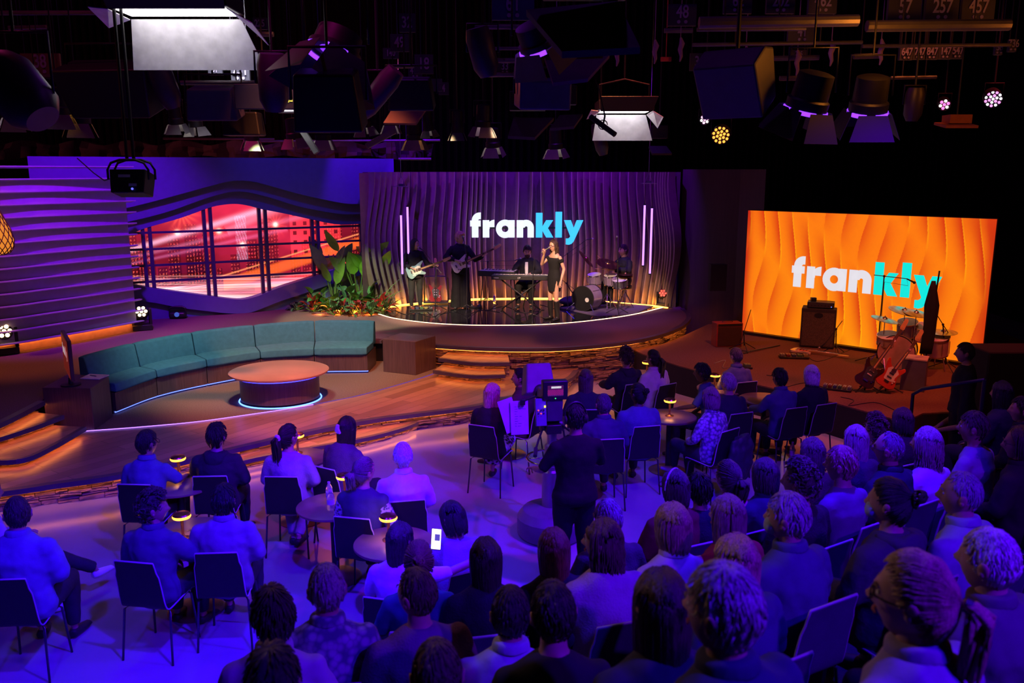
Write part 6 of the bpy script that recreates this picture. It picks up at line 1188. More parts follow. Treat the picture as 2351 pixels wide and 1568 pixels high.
o = MB().box((0, 0, .035), (.10, .08, .07)).build('small_box', BLACK, loc=(q.x-.12, q.y+.25, S2+.866), bevel=.008); tag(o, 'little black box sitting on the amplifier head', 'box')
bottle(G(1937, 787, S2), 'clear water bottle standing right of the bass cabinet', .22)
def m2(bp, tp, ep, lab, **k): b = G(*bp, S2); dy = k.pop('dy', 0); return mic_stand(b, V(*tp, b.y), V(*ep, b.y+dy), lab, **k)
m2((1708, 805), (1708, 762), (1724, 711), 'low microphone stand right of the red combo amplifier', mic=False); m2((1918, 812), (1920, 755), (1895, 788), 'low boom stand in front of the bass cabinet', tip=(-.4, .3, -.5), r=.22)
lq = G(1790, 795, S2); o = thing('folded_stand', 'folded microphone stand lying flat on the second stage', 'microphone stand', tuple(lq)); e = G(1722, 810, S2)-lq; MB().tube([(0, 0, .02), e+Vector((0, 0, .03))], .012, 8).build('pole', BLACK, o); [MB().tube([e+Vector((0, 0, .03)), e+Vector((-.2*cos(a), -.2*sin(a), .015))], .009, 6).build('leg', BLACK, o) for a in (0, .7, -.7)]
gq = G(1842, 806, S2+.03); ge = G(1945, 820, S2+.03); guitar('cream electric guitar lying on its back on the second stage', (.60, .48, .34), unscale(basis(gq, ge-gq, (0, 0, 1))), guard=(.55, .10, .05), board=MAPLE)
pedals(1822, 822, S2, 'pedalboard beside the guitar lying on the second stage', 5, .5, R(-8)); pedals(1715, 845, S2, 'single green pedal on the second stage edge', 1, .14); pedals(1922, 895, S2, 'long grey pedal strip at the front edge of the second stage', 6, .42, R(-28))
cable([(1640, 835), (1665, 828), (1660, 845), (1690, 842), (1720, 850)], S2, 'pale cable curled behind the seated man in a checked shirt', m=SILVER); cable([(1760, 862), (1800, 868), (1790, 892), (1850, 880), (1915, 898)], S2, 'long cable wandering over the second stage'); cable([(1930, 912), (1960, 920), (1950, 932), (2010, 925), (2060, 945)], S2, 'cable along the front edge of the second stage'); cable([(1810, 820), (1845, 812), (1880, 830), (1960, 800)], S2, 'thin cable from the pedalboard towards the bass cabinet')
# second drum kit
k2 = G(2075, 850, S2); d2 = thing('drum_kit', 'red-lit drum kit with pale cymbals before the orange screen', 'drum kit', (k2.x, k2.y, S2))
def d2l(px, py, Y): q = V(px, py, Y); return (q.x-k2.x, q.y-k2.y, q.z-S2)
WRP = mat('drum_wrap_pearl', (.55, .40, .38), .25, coat=.5)
b2 = Vector((-.5, -.86, 0)); c_ = Vector(d2l(2058, 800, k2.y)); c_.z = .30; drumshell(d2, c_-b2*.4, b2, .29, .40, WRP, 'bass_drum', mat('drum_head_pink', (.55, .30, .28), .4))
for px, py, dy, r, h in ((2084, 752, .2, .16, .22), (2120, 762, .1, .16, .22), (2150, 790, .15, .20, .3), (2040, 778, .2, .18, .14)): c2 = Vector(d2l(px, py, k2.y+dy)); drumshell(d2, c2-Vector((0, 0, h/2)), (-.15, -.25, 1), r, h, DPUR if px == 2084 else WRP, 'tom'); MB().cyl((c2.x, c2.y, .02), tuple(c2-Vector((0, 0, h/2))), .012, 8).build('tom_stand', CHROME, d2)
PALE = mat('pale_cymbal', (.45, .55, .50), .3, .9, kind='wave', nscale=3)
for px, py, dy, r, tl in ((2078, 712, .1, .26, (R(10), R(8))), (2104, 717, -.05, .20, (R(12), R(4))), (2032, 731, .2, .22, (R(8), R(10))), (2166, 760, .1, .22, (R(4), R(-3)))): cymbal(d2, d2l(px, py, k2.y+dy), r, tl, m=PALE)
b = G(2015, 845, S2); m2((2012, 835), (2030, 634), (2082, 640), 'tall boom microphone hanging over the second drum kit', tip=(.6, -.1, -.3), r=.35, micm=BLACK)
m2((2170, 850), (2165, 745), (2182, 772), 'short boom stand at the right of the second drum kit', mic=False)
# cloth on a stand
b = G(2118, 870, S2); t = thing('cloth_on_stand', 'long black cloth draped over a stand beside the second drum kit', 'cloth', tuple(b)); MB().cyl((0, 0, 0), (.1, 0, 1.75), .013, 8).build('stand', BLACK, t)
tp = V(2144, 645, b.y)-b; mb = MB(); rows = []
for i in range(10): f_ = i/9; z = tp.z*(1-f_) + .42*f_; wv = .03+.085*min(1, f_*3)*(1-.3*f_); ring = [(tp.x*(1-f_*.5)+cos(a)*wv*(1+.25*sin(3*a+f_*4)), sin(a)*wv*.55*(1+.3*sin(4*a)), z) for a in [k*pi/8 for k in range(16)]]; rows.append(ring)
mb.solid(rows).build('cloth', MATT, t, autos=0)
# guitars on stands, box
for px, py, lab, col, nm, lean_ in ((1992, 900, 'dark bass guitar leaning on its stand in front of the second drum kit', (.04, .012, .010), 'bass_guitar', .72), (2040, 902, 'red electric guitar standing in the red light before the white box', (.45, .05, .03), 'electric_guitar', .75)):
    b = G(px, py, S2); dr_ = Vector((lean_, .18, 1)); guitar(lab, col, unscale(basis((b.x, b.y, S2+.27), dr_, (-.35, -1, .2))), guard=(.6, .3, .3) if nm != 'bass_guitar' else (.03, .03, .03), bass=nm == 'bass_guitar', name=nm)
    t = thing('guitar_stand', 'small black floor stand under the ' + ('dark bass guitar' if nm == 'bass_guitar' else 'red electric guitar'), 'guitar stand', (b.x, b.y+.06, S2)); MB().tube([(0, .05, .0), (0, .04, .42)], .010, 6).build('post', BLACK, t)
    for i in (-1, 0, 1): MB().tube([(0, .04, .12), (i*.2, .04+(.2 if i == 0 else -.14), .01)], .009, 6).build('leg', BLACK, t)
b = G(2102, 900, S2); t = thing('box_seat', 'tall pale-topped box beside the red guitar on the second stage', 'box', (b.x+.05, b.y+.2, S2), R(-30)); MB().box((0, 0, .24), (.34, .34, .48)).build('box', mat('box_blue_grey', (.10, .09, .16), .6), t, bevel=.006); MB().box((0, 0, .49), (.35, .35, .02)).build('lid', mat('box_lid', (.55, .40, .36), .5), t)
o = MB().box((0, 0, .28), (.34, .22, .56)).build('wall_box', MATT, loc=(4.35, 17.9, 1.3)); tag(o, 'black box speaker mounted on the dark panel left of the second screen', 'speaker')
q = G(2255, 880, 0); o = MB().box((0, 0, .75), (1.5, .6, 1.5)).build('road_case', MATT, loc=(6.9, 11.0, 0), bevel=.02); tag(o, 'tall black road case standing in the dark beside the second drum kit', 'case')
run_jobs()
# ================================================================ LIGHTING GRID OVERHEAD
PIPE = mat('grid_pipe', (.11, .10, .10), .45, .5); FIX = mat('fixture_black', (.006, .005, .007), .5, spec=.4); DOORM = mat('barn_door', (.035, .03, .035), .55); CLOTHB = mat('masking_cloth', (.06, .04, .04), .85, bump=.5, bscale=6)
TOPZ = 10.9
def hang(t, at, r=.012, z0=0):                           # suspension from a thing up to the ceiling
    MB().cyl((at[0], at[1], at[2]), (at[0], at[1], TOPZ-t.location.z), r, 8).build('hanger_pole', FIX, t)
def pipe(p0, p1, lab, r=.025, m=PIPE, hangers=2):
    p0, p1 = Vector(p0), Vector(p1); c = (p0+p1)/2; t = thing('grid_pipe', lab, 'pipe', tuple(c), group='pipes of the overhead lighting grid'); MB().tube([p0-c, p1-c], r, 10).build('tube', m, t)
    for i in range(hangers): f = (i+.5)/hangers; p = p0.lerp(p1, f)-c; MB().cyl(p, (p.x, p.y, TOPZ-c.z), .008, 6).build('hanger_wire', FIX, t)
for a, b, Y, lab in [((-60, 30), (240, 29), 12, 'long pipe at the top left corner'), ((20, 64), (108, 62), 12.6, 'short pipe under the top left pipe'), ((60, 176), (140, 176), 12, 'short pipe under the plate numbered 38'), ((70, 204), (175, 204), 12.4, 'pipe above the two amber lamps'), ((415, 190), (585, 190), 11.5, 'pipe crossing under the big white panel lamp'), ((590, 78), (628, 79), 11, 'short pipe near the plate 225'),
                     ((640, 256), (780, 256), 13, 'pipe over the small lamps left of centre'), ((885, 153), (950, 152), 13, 'bright pipe by the plate 18'), ((1090, 61), (1225, 62), 10, 'violet-lit pipe under the plate 61'), ((1085, 112), (1200, 111), 10.4, 'thin pipe below the violet-lit pipe'), ((1130, 139), (1200, 139), 10.6, 'pipe by the blue lamp right of centre'), ((1110, 172), (1195, 171), 11, 'double pipe above the plate 33, lower'),
                     ((1605, 52), (1970, 47), 8.6, 'broad orange-lit pipe, the left of two at the upper right'), ((1990, 60), (2318, 57), 8.8, 'broad orange-lit pipe, the right of two at the upper right'), ((1600, 68), (1850, 66), 9, 'thin pipe under the left orange-lit pipe'), ((1590, 103), (1980, 97), 9.6, 'thin orange pipe across the upper right, second level'), ((1980, 106), (2320, 103), 9.6, 'thin orange pipe farther right, second level'), ((1772, 134), (1880, 132), 10.4, 'short pipe above the blue-rimmed lamps'), ((1960, 130), (2022, 128), 10.4, 'short pipe beside the small cross plate'), ((2045, 179), (2150, 177), 10.8, 'lowest thin pipe at the right'), ((1525, 70), (1590, 70), 11, 'pipe under the plate 48'), ((1790, 180), (1878, 179), 10.8, 'pipe with red-taped hooks above the blue-rimmed lamp'),
                     ((560, 325), (1010, 322), 20.5, 'pipe running over the masking cloth'), ((915, 365), (990, 365), 19.6, 'short bright pipe above the ribbed wall'), ((375, 318), (630, 320), 20.3, 'long pipe over the masking cloth at the left')]:
    pipe(V(*a, Y), V(*b, Y), lab, .055 if 'broad' in lab else .02 if 'thin' in lab else .03)
# masking cloth over the scenic wall
cl = MB(); rr = random.Random(4); A = []; B = []; 
for i in range(60):
    px = -40 + i*17.5; p = V(px, 328+6*sin(i*.9), 20.9+.12*sin(i*1.7)); q = V(px+rr.uniform(-6, 6), 362+5*sin(i*.6), 21.0+.25*sin(i*2.3)); A.append(p); B.append(q)
c = A[30].copy(); rows = [[p-c, p.lerp(q, .35)-c+Vector((0, .1*sin(i*1.3), 0)), p.lerp(q, .7)-c+Vector((0, -.1*sin(i*1.9), 0)), q-c, q-c+Vector((0, .05, 0)), p-c+Vector((0, .3, 0))] for i, (p, q) in enumerate(zip(A, B))]
o = cl.solid(rows).build('masking_cloth', CLOTHB, loc=tuple(c)); tag(o, 'wrinkled dark masking cloth slung above the scenic wall', 'cloth')
# number plates
TXT = []
NUMM = mat('stencil_paint', (.22, .18, .25), .7)
def plate(px, py, Y, txt, wpx, hpx, lab=None, dots=True, m=None, th=None):
    q = V(px, py, Y); k = Y/FPX*1.02; t = thing('number_plate', lab or 'dark hoist plate numbered ' + txt, 'plate', tuple(q), group='numbered hoist plates in the grid'); W_, H_ = wpx*k, hpx*k
    MB().box((0, .03, 0), (W_, .05, H_)).build('panel', m or mat('plate_dark', (.02, .018, .03), .6), t, smooth=False)
    cu = bpy.data.curves.new('number', 'FONT'); cu.body = txt; cu.size = (th or hpx*.62)*k*1.35; cu.align_x = 'CENTER'; cu.align_y = 'CENTER'; cu.offset = cu.size*.018; cu.extrude = .002; o = bpy.data.objects.new('number', cu); COL.objects.link(o); cu.materials.append(NUMM); TXT.append(o); o.parent = t; o.location = (0, -.002, H_*.12 if dots else 0); o.rotation_euler = (pi/2, 0, 0); o.scale = (.72, 1, 1)
    if dots:
        for sd in (-1, 1): MB().cyl((sd*H_*.17, .003, -H_*.32), (sd*H_*.17, -.002, -H_*.32), H_*.085, 12).build('socket', NUMM, t)
    for sd in (-1, 1): MB().cyl((sd*W_*.4, .03, H_/2), (sd*W_*.4, .03, TOPZ-q.z), .008, 6).build('hanger_wire', FIX, t)
BRP = mat('plate_brown', (.09, .05, .025), .6)
for px, py, Y, s, w_, h_, m, d in [(92, 148, 12.2, '38', 84, 46, BRP, True), (596, 54, 11.2, '225', 30, 24, None, False), (551, 166, 12, '231', 40, 38, None, True), (493, 160, 12.4, '31', 30, 22, None, False), (934, 52, 12, '32', 34, 38, None, False), (917, 98, 12.5, '49', 40, 36, None, False), (897, 122, 13, '140', 34, 22, None, False), (973, 147, 13.4, '18', 40, 40, None, False), (953, 166, 13.8, '418', 30, 24, None, True), (983, 195, 14, '12', 60, 26, None, False), (1018, 203, 14.4, '4', 22, 26, None, False), (1178, 16, 9.6, '61', 90, 52, mat('plate_navy', (.02, .03, .09), .6), True), (1159, 156, 11, '33', 34, 26, None, True), (1567, 34, 10, '48', 60, 44, None, True), (1606, 142, 11.4, '34', 40, 36, None, False), (1842, 78, 10, '41', 60, 34, None, True), (1695, 8, 9.4, '62', 60, 40, None, True), (1793, 8, 9.4, '202', 60, 40, None, True), (1890, 8, 9.4, '462', 60, 40, None, True),
                             (2078, 22, 9.2, '57', 70, 46, None, True), (2164, 22, 9.2, '257', 70, 46, None, True), (2247, 22, 9.2, '457', 70, 46, None, True), (2082, 123, 10.6, '647', 29, 26, None, True), (2112, 122, 10.6, '747', 29, 26, None, True), (2140, 122, 10.6, '847', 28, 26, None, True), (2171, 121, 10.6, '147', 28, 26, None, True), (2199, 120, 10.6, '547', 29, 26, None, True), (2295, 112, 10.2, '58', 16, 24, None, True), (2327, 104, 10.0, '736', 16, 26, None, True), (1834, 124, 10.8, '225', 34, 18, None, False)]:
    plate(px, py, Y, s, w_, h_, 'right-hand dark hoist plate numbered 225' if (s == '225' and px > 1000) else 'left-hand dark hoist plate numbered 225' if s == '225' else None, d, m)
# ---- panel lamps with white-lit doors
PANE = glow('panel_white', (1, .93, .96), 4.6); DOORW = mat('door_pale', (.80, .79, .80), .6)
def panel_lamp(px, py, Y, W_, lab, near=-1.0, D=.5, fl=.52):
    q = V(px, py, Y); t = thing('panel_lamp', lab, 'stage light', tuple(q)); h = W_/2
    MB().box((0, 0, .09), (W_+.06, D+.06, .14)).build('housing', FIX, t, bevel=.01); MB().box((0, 0, .012), (W_-.04, D-.04, .012)).build('diffuser', PANE, t)
    def flap(a, b, c_, d_, m=DOORW): n = (Vector(b)-Vector(a)).cross(Vector(c_)-Vector(b)).normalized()*.008; P = [Vector(v) for v in (a, b, c_, d_)]; MB().add([p for p in P]+[p+n for p in P], [(0, 1, 2, 3), (7, 6, 5, 4), (0, 4, 5, 1), (1, 5, 6, 2), (2, 6, 7, 3), (3, 7, 4, 0)]).build('barn_door', m, t, smooth=False)
    flap((-h, D/2, -.02), (h, D/2, -.02), (h+.17*W_, D/2+.12, -fl), (-h-.06*W_, D/2+.12, -fl))
    flap((h+.01, D/2, -.02), (h+.01, -D/2, -.0), (h+.22*W_, -D/2, -.12*W_), (h+.24*W_, D/2-.02, -fl*.55))
    flap((-h-.01, D/2, -.02), (-h-.01, -D/2, -.0), (-h-.18*W_, -D/2, .02), (-h-.20*W_, D/2-.02, -fl*.2))
    P = [(-h, -D/2-.01, .0), (h, -D/2-.01, .0), (h*1.1, -D/2-.30, near*.3), (-h*1.1, -D/2-.30, near*.3)]; flap(*P, m=FIX)
    for sd in (-1, 1): MB().tube([(sd*h*.98, 0, .08), (sd*h*.98, 0, .4), (0, 0, .48)], .015, 8).build('yoke', FIX, t)
    hang(t, (0, 0, .48)); return t
panel_lamp(406, 30, 9.2, 1.16, 'big bright white panel lamp with barn doors at the top left', near=1.0)
panel_lamp(1432, 258, 13.2, .76, 'smaller bright white panel lamp with barn doors, right of centre', near=.62, D=.60, fl=.40)
PDK = mat('panel_dark_face', (.018, .010, .03), .7)
def cutpanel(pts, Y, lab, th=.05, m=PDK):               # large unlit panel lamp flap hanging at its own depth
    P = [V(x, y, Y+dy) for x, y, dy in pts]; c = sum(P, Vector())/len(P); t = thing('panel_lamp', lab, 'stage light', tuple(c)); n = (P[1]-P[0]).cross(P[2]-P[1]).normalized()*th; k = len(P); MB().add([p-c for p in P]+[p-c+n for p in P], [tuple(range(k)), tuple(range(2*k-1, k-1, -1))]+[(i, (i+1) % k, k+(i+1) % k, k+i)[::-1] for i in range(k)]).build('barn_door', m, t, smooth=False)
    MB().box((0, .12, .30), ((P[1]-P[0]).length*.9, .16, .22)).build('housing', FIX, t, bevel=.01); hang(t, (0, .12, .4)); return t
cutpanel([(1208, 22, 0), (1418, 2, 0), (1470, 108, -.4), (1290, 118, -.4)], 6.0, 'large unlit violet panel lamp flap at the top centre')
cutpanel([(1180, 268, 0), (1272, 270, 0), (1228, 315, -.2), (1166, 312, -.2)], 10.4, 'unlit purple lamp flap left of the small white panel lamp'); cutpanel([(1285, 264, 0), (1338, 262, 0), (1318, 290, -.1), (1262, 294, -.1)], 10.4, 'small pinkish lamp flap beside the small white panel lamp'); cutpanel([(1490, 335, 0), (1530, 335, 0), (1543, 352, -.1), (1498, 352, -.1)], 15, 'little purple flap under the small white panel lamp')
cutpanel([(900, 250, 0), (978, 250, 0), (955, 283, -.1), (880, 282, -.1)], 12, 'red-edged dark lamp flap left of centre', m=mat('flap_maroon', (.10, .03, .04), .7))
cutpanel([(1250, 130, 0), (1400, 125, 0), (1350, 180, -.2), (1270, 190, -.2)], 9, 'dim violet flap below the large violet panel lamp', m=mat('flap_dim', (.05, .02, .08), .8))
# ---- round lamps
def fresnel(px, py, Y, aim, col, es, lab, r=.12, doors=True, L_=.34, dl=1.0, hg=True, dm=None, rim=False):
    q = V(px, py, Y); d = (Vector(aim)-q).normalized(); M = d.to_track_quat('Z', 'Y').to_matrix().to_4x4(); t = thing('spotlight', lab, 'stage light', tuple(q))
    b = MB(M).lathe([(r*.6, -L_), (r*.9, -L_*.95), (r*.95, -L_*.3), (r*1.08, -L_*.25), (r*1.08, 0), (r*.98, 0), (r*.95, -.02)], (0, 0, 0), 20); hd_ = b.build('housing', FIX, t)
    if es: MB(M).lathe([(r*.93, -.035), (r*.6, -.02), (0, -.012)], (0, 0, 0), 20).build('lens', glow('lens_%d_%d_%d_%d' % (*[int(c*99) for c in col], int(es)), col, es), t)
    if rim:  # emissive arcs stand in for blue light reflected off the rim
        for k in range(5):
            a0 = k*1.2566; MB(M).tube([(r*1.1*cos(a0+j*.16), r*1.1*sin(a0+j*.16), .015) for j in range(6)], [(.010, .022)]*6, 6).build('painted_rim_light', glow('painted_rim_glow', (.20, .03, 1), 2.6), t)
    if doors:
        for k in range(4):
            a = k*pi/2; X = Vector((cos(a), sin(a), 0)); Yv = Vector((-sin(a), cos(a), 0)); w0, w1 = r*.8, r*1.25*dl; P = [X*r*1.1 - Yv*w0, X*r*1.1 + Yv*w0, X*r*(1.1+.55*dl) + Yv*w1 + Vector((0, 0, r*1.35*dl)), X*r*(1.1+.55*dl) - Yv*w1 + Vector((0, 0, r*1.35*dl))]; n = (P[1]-P[0]).cross(P[2]-P[1]).normalized()*.004
            MB(M).add(P+[p+n for p in P], [(0, 1, 2, 3), (7, 6, 5, 4), (0, 4, 5, 1), (1, 5, 6, 2), (2, 6, 7, 3), (3, 7, 4, 0)]).build('barn_door', dm or mat('door_%d' % int(es > 0), (.11, .10, .10) if es else (.012, .012, .012), .5), t, smooth=False)  # lit lamps get a paler door colour, so the light slivers read brighter
    s_ = Vector((1, 0, 0)); c = -(d*L_*.45); MB().tube([c - s_*r*1.25, c - s_*r*1.25 + Vector((0, 0, r*2.2)), c + s_*r*1.25 + Vector((0, 0, r*2.2)), c + s_*r*1.25], .010, 6).build('yoke', FIX, t, autos=0)
    if hg: hang(t, (c.x, c.y, c.z+r*2.2), .010)
    return t
BLG = (.16, .02, 1); DRK2 = mat('door_black', (.006, .006, .008), .5)
fresnel(765, 125, 7.4, (-2.6, 6.4, 1.5), BLG, 2, 'large spotlight with a painted blue-violet glow round its rim, upper left of centre', .21, dl=1.15, L_=.2, rim=True, dm=DRK2); fresnel(1238, 105, 7.6, (2.4, 10, 0), BLG, 2, 'spotlight with blue-violet door edges under the large violet flap', .16, dl=.9, L_=.2, rim=True)
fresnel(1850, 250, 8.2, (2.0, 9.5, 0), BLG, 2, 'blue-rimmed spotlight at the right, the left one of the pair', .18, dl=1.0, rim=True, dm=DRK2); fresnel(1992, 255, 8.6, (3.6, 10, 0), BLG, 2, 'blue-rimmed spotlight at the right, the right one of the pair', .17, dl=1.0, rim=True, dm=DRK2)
WG = (1, .92, .84); OG = (1, .40, .06)
for px, py, Y, c, r, aim, lab in [(32, 270, 10.5, WG, .11, (-8, 14, 1), 'small white spotlight at the far left'), (405, 285, 13.4, WG, .10, (-5, 16, 0), 'small white spotlight, the left of a pair above the city window'), (450, 292, 13.6, WG, .10, (-3, 16, 0), 'small white spotlight, the right of a pair above the city window'), (578, 322, 15.4, WG, .12, (-6, 17, 0), 'white spotlight hanging over the window wall, left one'), (742, 322, 15.4, WG, .13, (-3.5, 17, 0), 'white spotlight hanging over the window wall, right one'), (675, 318, 15.0, OG, .12, (-1.0, 18, 0), 'amber spotlight between the two over the window wall'), (838, 292, 14.2, WG, .10, (1, 16, 0), 'white spotlight left of centre near the tilted tubes'), (897, 288, 14.0, WG, .10, (-2, 17, 0), 'white spotlight under the red-edged flap'), (952, 322, 15.4, OG, .13, (-1.5, 18, 0), 'amber spotlight above the left end of the ribbed wall'), (985, 300, 14.6, WG, .08, (2, 16, 0), 'tiny white spotlight above the left end of the ribbed wall'),
                              (1108, 292, 13.4, (1, .7, .9), .11, (-2, 17, 0), 'pinkish white spotlight over the sign, left one'), (1132, 338, 15.4, WG, .12, (1, 18.5, 0), 'white spotlight over the sign, lowest one'), (1276, 342, 15.4, WG, .12, (2.5, 18.5, 0), 'white spotlight right above the sign'), (135, 262, 11.2, OG, .13, (-8, 14.5, 0), 'amber spotlight at the left, the left one of the pair'), (182, 284, 11.4, OG, .13, (-6.5, 15, 0), 'amber spotlight at the left, the right one of the pair'), (1050, 305, 13.8, WG, .09, (-1, 17, 0), 'small dark boxed spotlight left of the sign')]:
    q_ = V(px, py, Y); fresnel(px, py, Y, (q_.x + (aim[0]-q_.x)*.12, q_.y + .2 + .1*(px % 7), .5), c, 24 if 'dark' not in lab else 0, lab, r)
# unlit long lamps and speakers
UNL = mat('unlit_lamp_shell', (.03, .02, .03), .45, spec=.5)
def unlit(px, py, Y, ax, r, L_, lab, flat=1.0):
    q = V(px, py, Y); t = thing('spotlight', lab, 'stage light', tuple(q)); d = Vector(ax).normalized(); MB().tube([-d*L_*.5, -d*L_*.3, d*L_*.3, d*L_*.5], [(r*.8, r*.8*flat), (r, r*flat), (r*.95, r*.9*flat), (r*.6, r*.55*flat)], 24).build('housing', UNL, t); MB().tube([(-r*1.15, 0, 0), (-r*1.15, 0, r*2), (r*1.15, 0, r*2), (r*1.15, 0, 0)], .012, 6).build('yoke', FIX, t, autos=0); hang(t, (0, 0, r*2)); return t
unlit(375, 190, 10.4, (.25, .3, -1), .15, .60, 'unlit bullet-shaped lamp under the big white panel lamp'); unlit(627, 190, 8.2, (-.05, .2, -1), .14, .52, 'unlit bullet-shaped lamp hanging straight, left of centre'); unlit(868, 215, 8.6, (-.8, .2, -.9), .11, .58, 'unlit lamp tilted steeply, left of centre'); unlit(1108, 120, 8.6, (.25, .2, -1), .13, .46, 'unlit round lamp left of the violet flap'); unlit(45, 215, 6.6, (.6, -.2, -.6), .22, .55, 'big unlit lamp at the left edge'); unlit(1378, 320, 13.8, (.25, .1, -1), .11, .50, 'unlit cylinder lamp under the shotgun microphone'); unlit(2098, 240, 9.5, (0, .1, -1), .10, .35, 'dim cylinder lamp at the right')
def box_unit(px, py, Y, dims, rot, lab, m=None, nm='housing', cat='stage light', name='flood_lamp', tp=.85):
    q = V(px, py, Y); t = thing(name, lab, cat, tuple(q)); MB().box((0, 0, 0), dims, rot, tp).build(nm, m or UNL, t, bevel=.02, smooth=False); MB().tube([(-dims[0]*.55, 0, 0), (-dims[0]*.55, 0, dims[2]*.9), (dims[0]*.55, 0, dims[2]*.9), (dims[0]*.55, 0, 0)], .014, 6).build('yoke', FIX, t, autos=0); hang(t, (0, 0, dims[2]*.9)); return t
box_unit(262, 205, 10.6, (.98, .45, .58), (R(20), 0, R(-6)), 'big dark flood lamp under the left of the white panel lamp', FIX, tp=1.2); box_unit(492, 236, 11, (.64, .36, .38), (R(15), 0, 0), 'wide dark flood lamp with a pale label, left of centre', mat('flood_blueish', (.05, .04, .09), .5)); box_unit(755, 230, 7.0, (.55, .3, .45), (R(18), 0, 0), 'large black flood lamp under the blue-rimmed spotlight', FIX); box_unit(945, 215, 10, (.52, .3, .34), (R(14), 0, 0), 'black flood lamp above the red-edged flap', FIX); box_unit(560, 285, 11.5, (.5, .3, .3), (0, 0, 0), 'black box lamp over the window wall', FIX)
for px, py, Y, ry, lab in ((690, 330-12, 13.5, R(32), 'thin tilted light bar over the window wall'), (858, 318, 13.8, R(-62), 'green-sided tilted lamp tube left of the ribbed wall')):
    q = V(px+16, py, Y); t = thing('light_bar', lab, 'stage light', tuple(q)); MB().box((0, 0, 0), (.09, .10, .52), (0, -ry, 0)).build('housing', mat('bar_grey', (.10, .10, .09), .5), t, bevel=.01); hang(t, (0, 0, .1))
# loudspeaker hanging at the upper right
q = V(1690, 190, 8.2); t = thing('hanging_speaker', 'large black loudspeaker hanging from the grid at the upper right', 'speaker', tuple(q), rot=(R(28), 0, R(-38)))
MB().solid([[(x, -.20, -.27), (x, .16, -.22), (x, .24, .22), (x, .06, .30), (x, -.22, .25)] for x in (-.30, .30)]).build('cabinet', mat('speaker_shell', (.035, .033, .04), .5), t, bevel=.02, smooth=False); MB().box((-.305, .0, .02), (.012, .14, .18)).build('bracket', mat('bracket_grey', (.16, .15, .17), .4), t, bevel=.02)
for p in ((-.30, -.10, -.17), (-.30, .10, .17)): MB().cyl(p, (p[0]-.012, p[1], p[2]), .022, 14).build('bolt', BLACK, t)
t2 = MB().cyl((0, 0, .2), (0, 0, TOPZ-q.z), .02, 8).build('speaker_pole', FIX, loc=tuple(q)); tag(t2, 'vertical pole from which the large loudspeaker hangs', 'pole')
# LED cans
def ledcan(px, py, Y, aim, col, es, lab, r=.14, n=16, dim=None):
    q = V(px, py, Y); d = (Vector(aim)-q).normalized(); M = d.to_track_quat('Z', 'Y').to_matrix().to_4x4(); t = thing('led_can', lab, 'stage light', tuple(q)); MB(M).lathe([(r*.7, -.2), (r, -.15), (r*1.02, .02), (r*.95, .02), (r*.93, 0), (0, 0)], (0, 0, 0), 28).build('housing', FIX, t)
    k = 0
    for ring, m_ in ((0, 1), (1, 6), (2, 11)):
        if n < 12 and ring == 2: break
        for i in range(m_):
            a = 2*pi*i/m_+ring*.3; rr_ = r*.40*ring if n >= 12 else r*.6*ring; MB(M).cyl((rr_*cos(a), rr_*sin(a), .002), (rr_*cos(a), rr_*sin(a), .016), r*(.15 if n >= 12 else .24), 12).build('led', glow('led_%d_%d_%d' % tuple(int(c*99) for c in ((dim if dim and i % 2 else col))), dim if dim and i % 2 else col, es), t)
    MB().tube([(-r*1.1, 0, 0), (-r*1.1, 0, r*1.8), (r*1.1, 0, r*1.8), (r*1.1, 0, 0)], .010, 6).build('yoke', FIX, t, autos=0); hang(t, (0, 0, r*1.8)); return t
ledcan(1655, 310, 12.2, (0, 3.5, 2.2), (1, .32, .04), 2.4, 'round lamp with amber LEDs right of the small white panel lamp', .125); ledcan(1618, 274, 13, (1, 3, 2), (1, .45, .8), 2.2, 'little round lamp with pink LEDs above the amber one', .08, 7, (1, .9, .85)); ledcan(2168, 240, 12.5, (3, 3, 2), (1, .15, .5), 2.2, 'little round lamp with pink LEDs at the right', .085, 7, (1, .85, .8)); ledcan(2280, 227, 11.5, (3.5, 4, 2), (.85, .75, .85), 2, 'round lamp with pale pink LEDs at the far right', .11, 16, (1, .25, .8)); ledcan(316, 230, 11.8, (-3, 4, 1), (1, .75, .5), 2.2, 'small round lamp with warm LEDs at the left', .065, 7)
# shotgun microphone before the small panel lamp
q = V(1384, 293, 9.5); t = thing('shotgun_microphone', 'black shotgun microphone hanging in front of the small white panel lamp', 'microphone', tuple(q)); p0, p1 = V(1356, 268, 9.6)-q, V(1412, 309, 9.4)-q; MB().tube([p0, p1], .030, 12).build('microphone_body', MATT, t); MB().tube([(.0, 0, .02), (.02, 0, .12), V(1376, 205, 9.6)-q, V(1352, 150, 9.8)-q, (V(1352, 150, 9.8)-q)+Vector((0, 0, TOPZ-V(1352, 150, 9.8).z))], .010, 6).build('boom', MATT, t, autos=0); MB().tube([Vector((.05*cos(a), .0, .05*sin(a)+.03)) for a in [i*.6 for i in range(11)]], .006, 6).build('shock_mount', MATT, t)
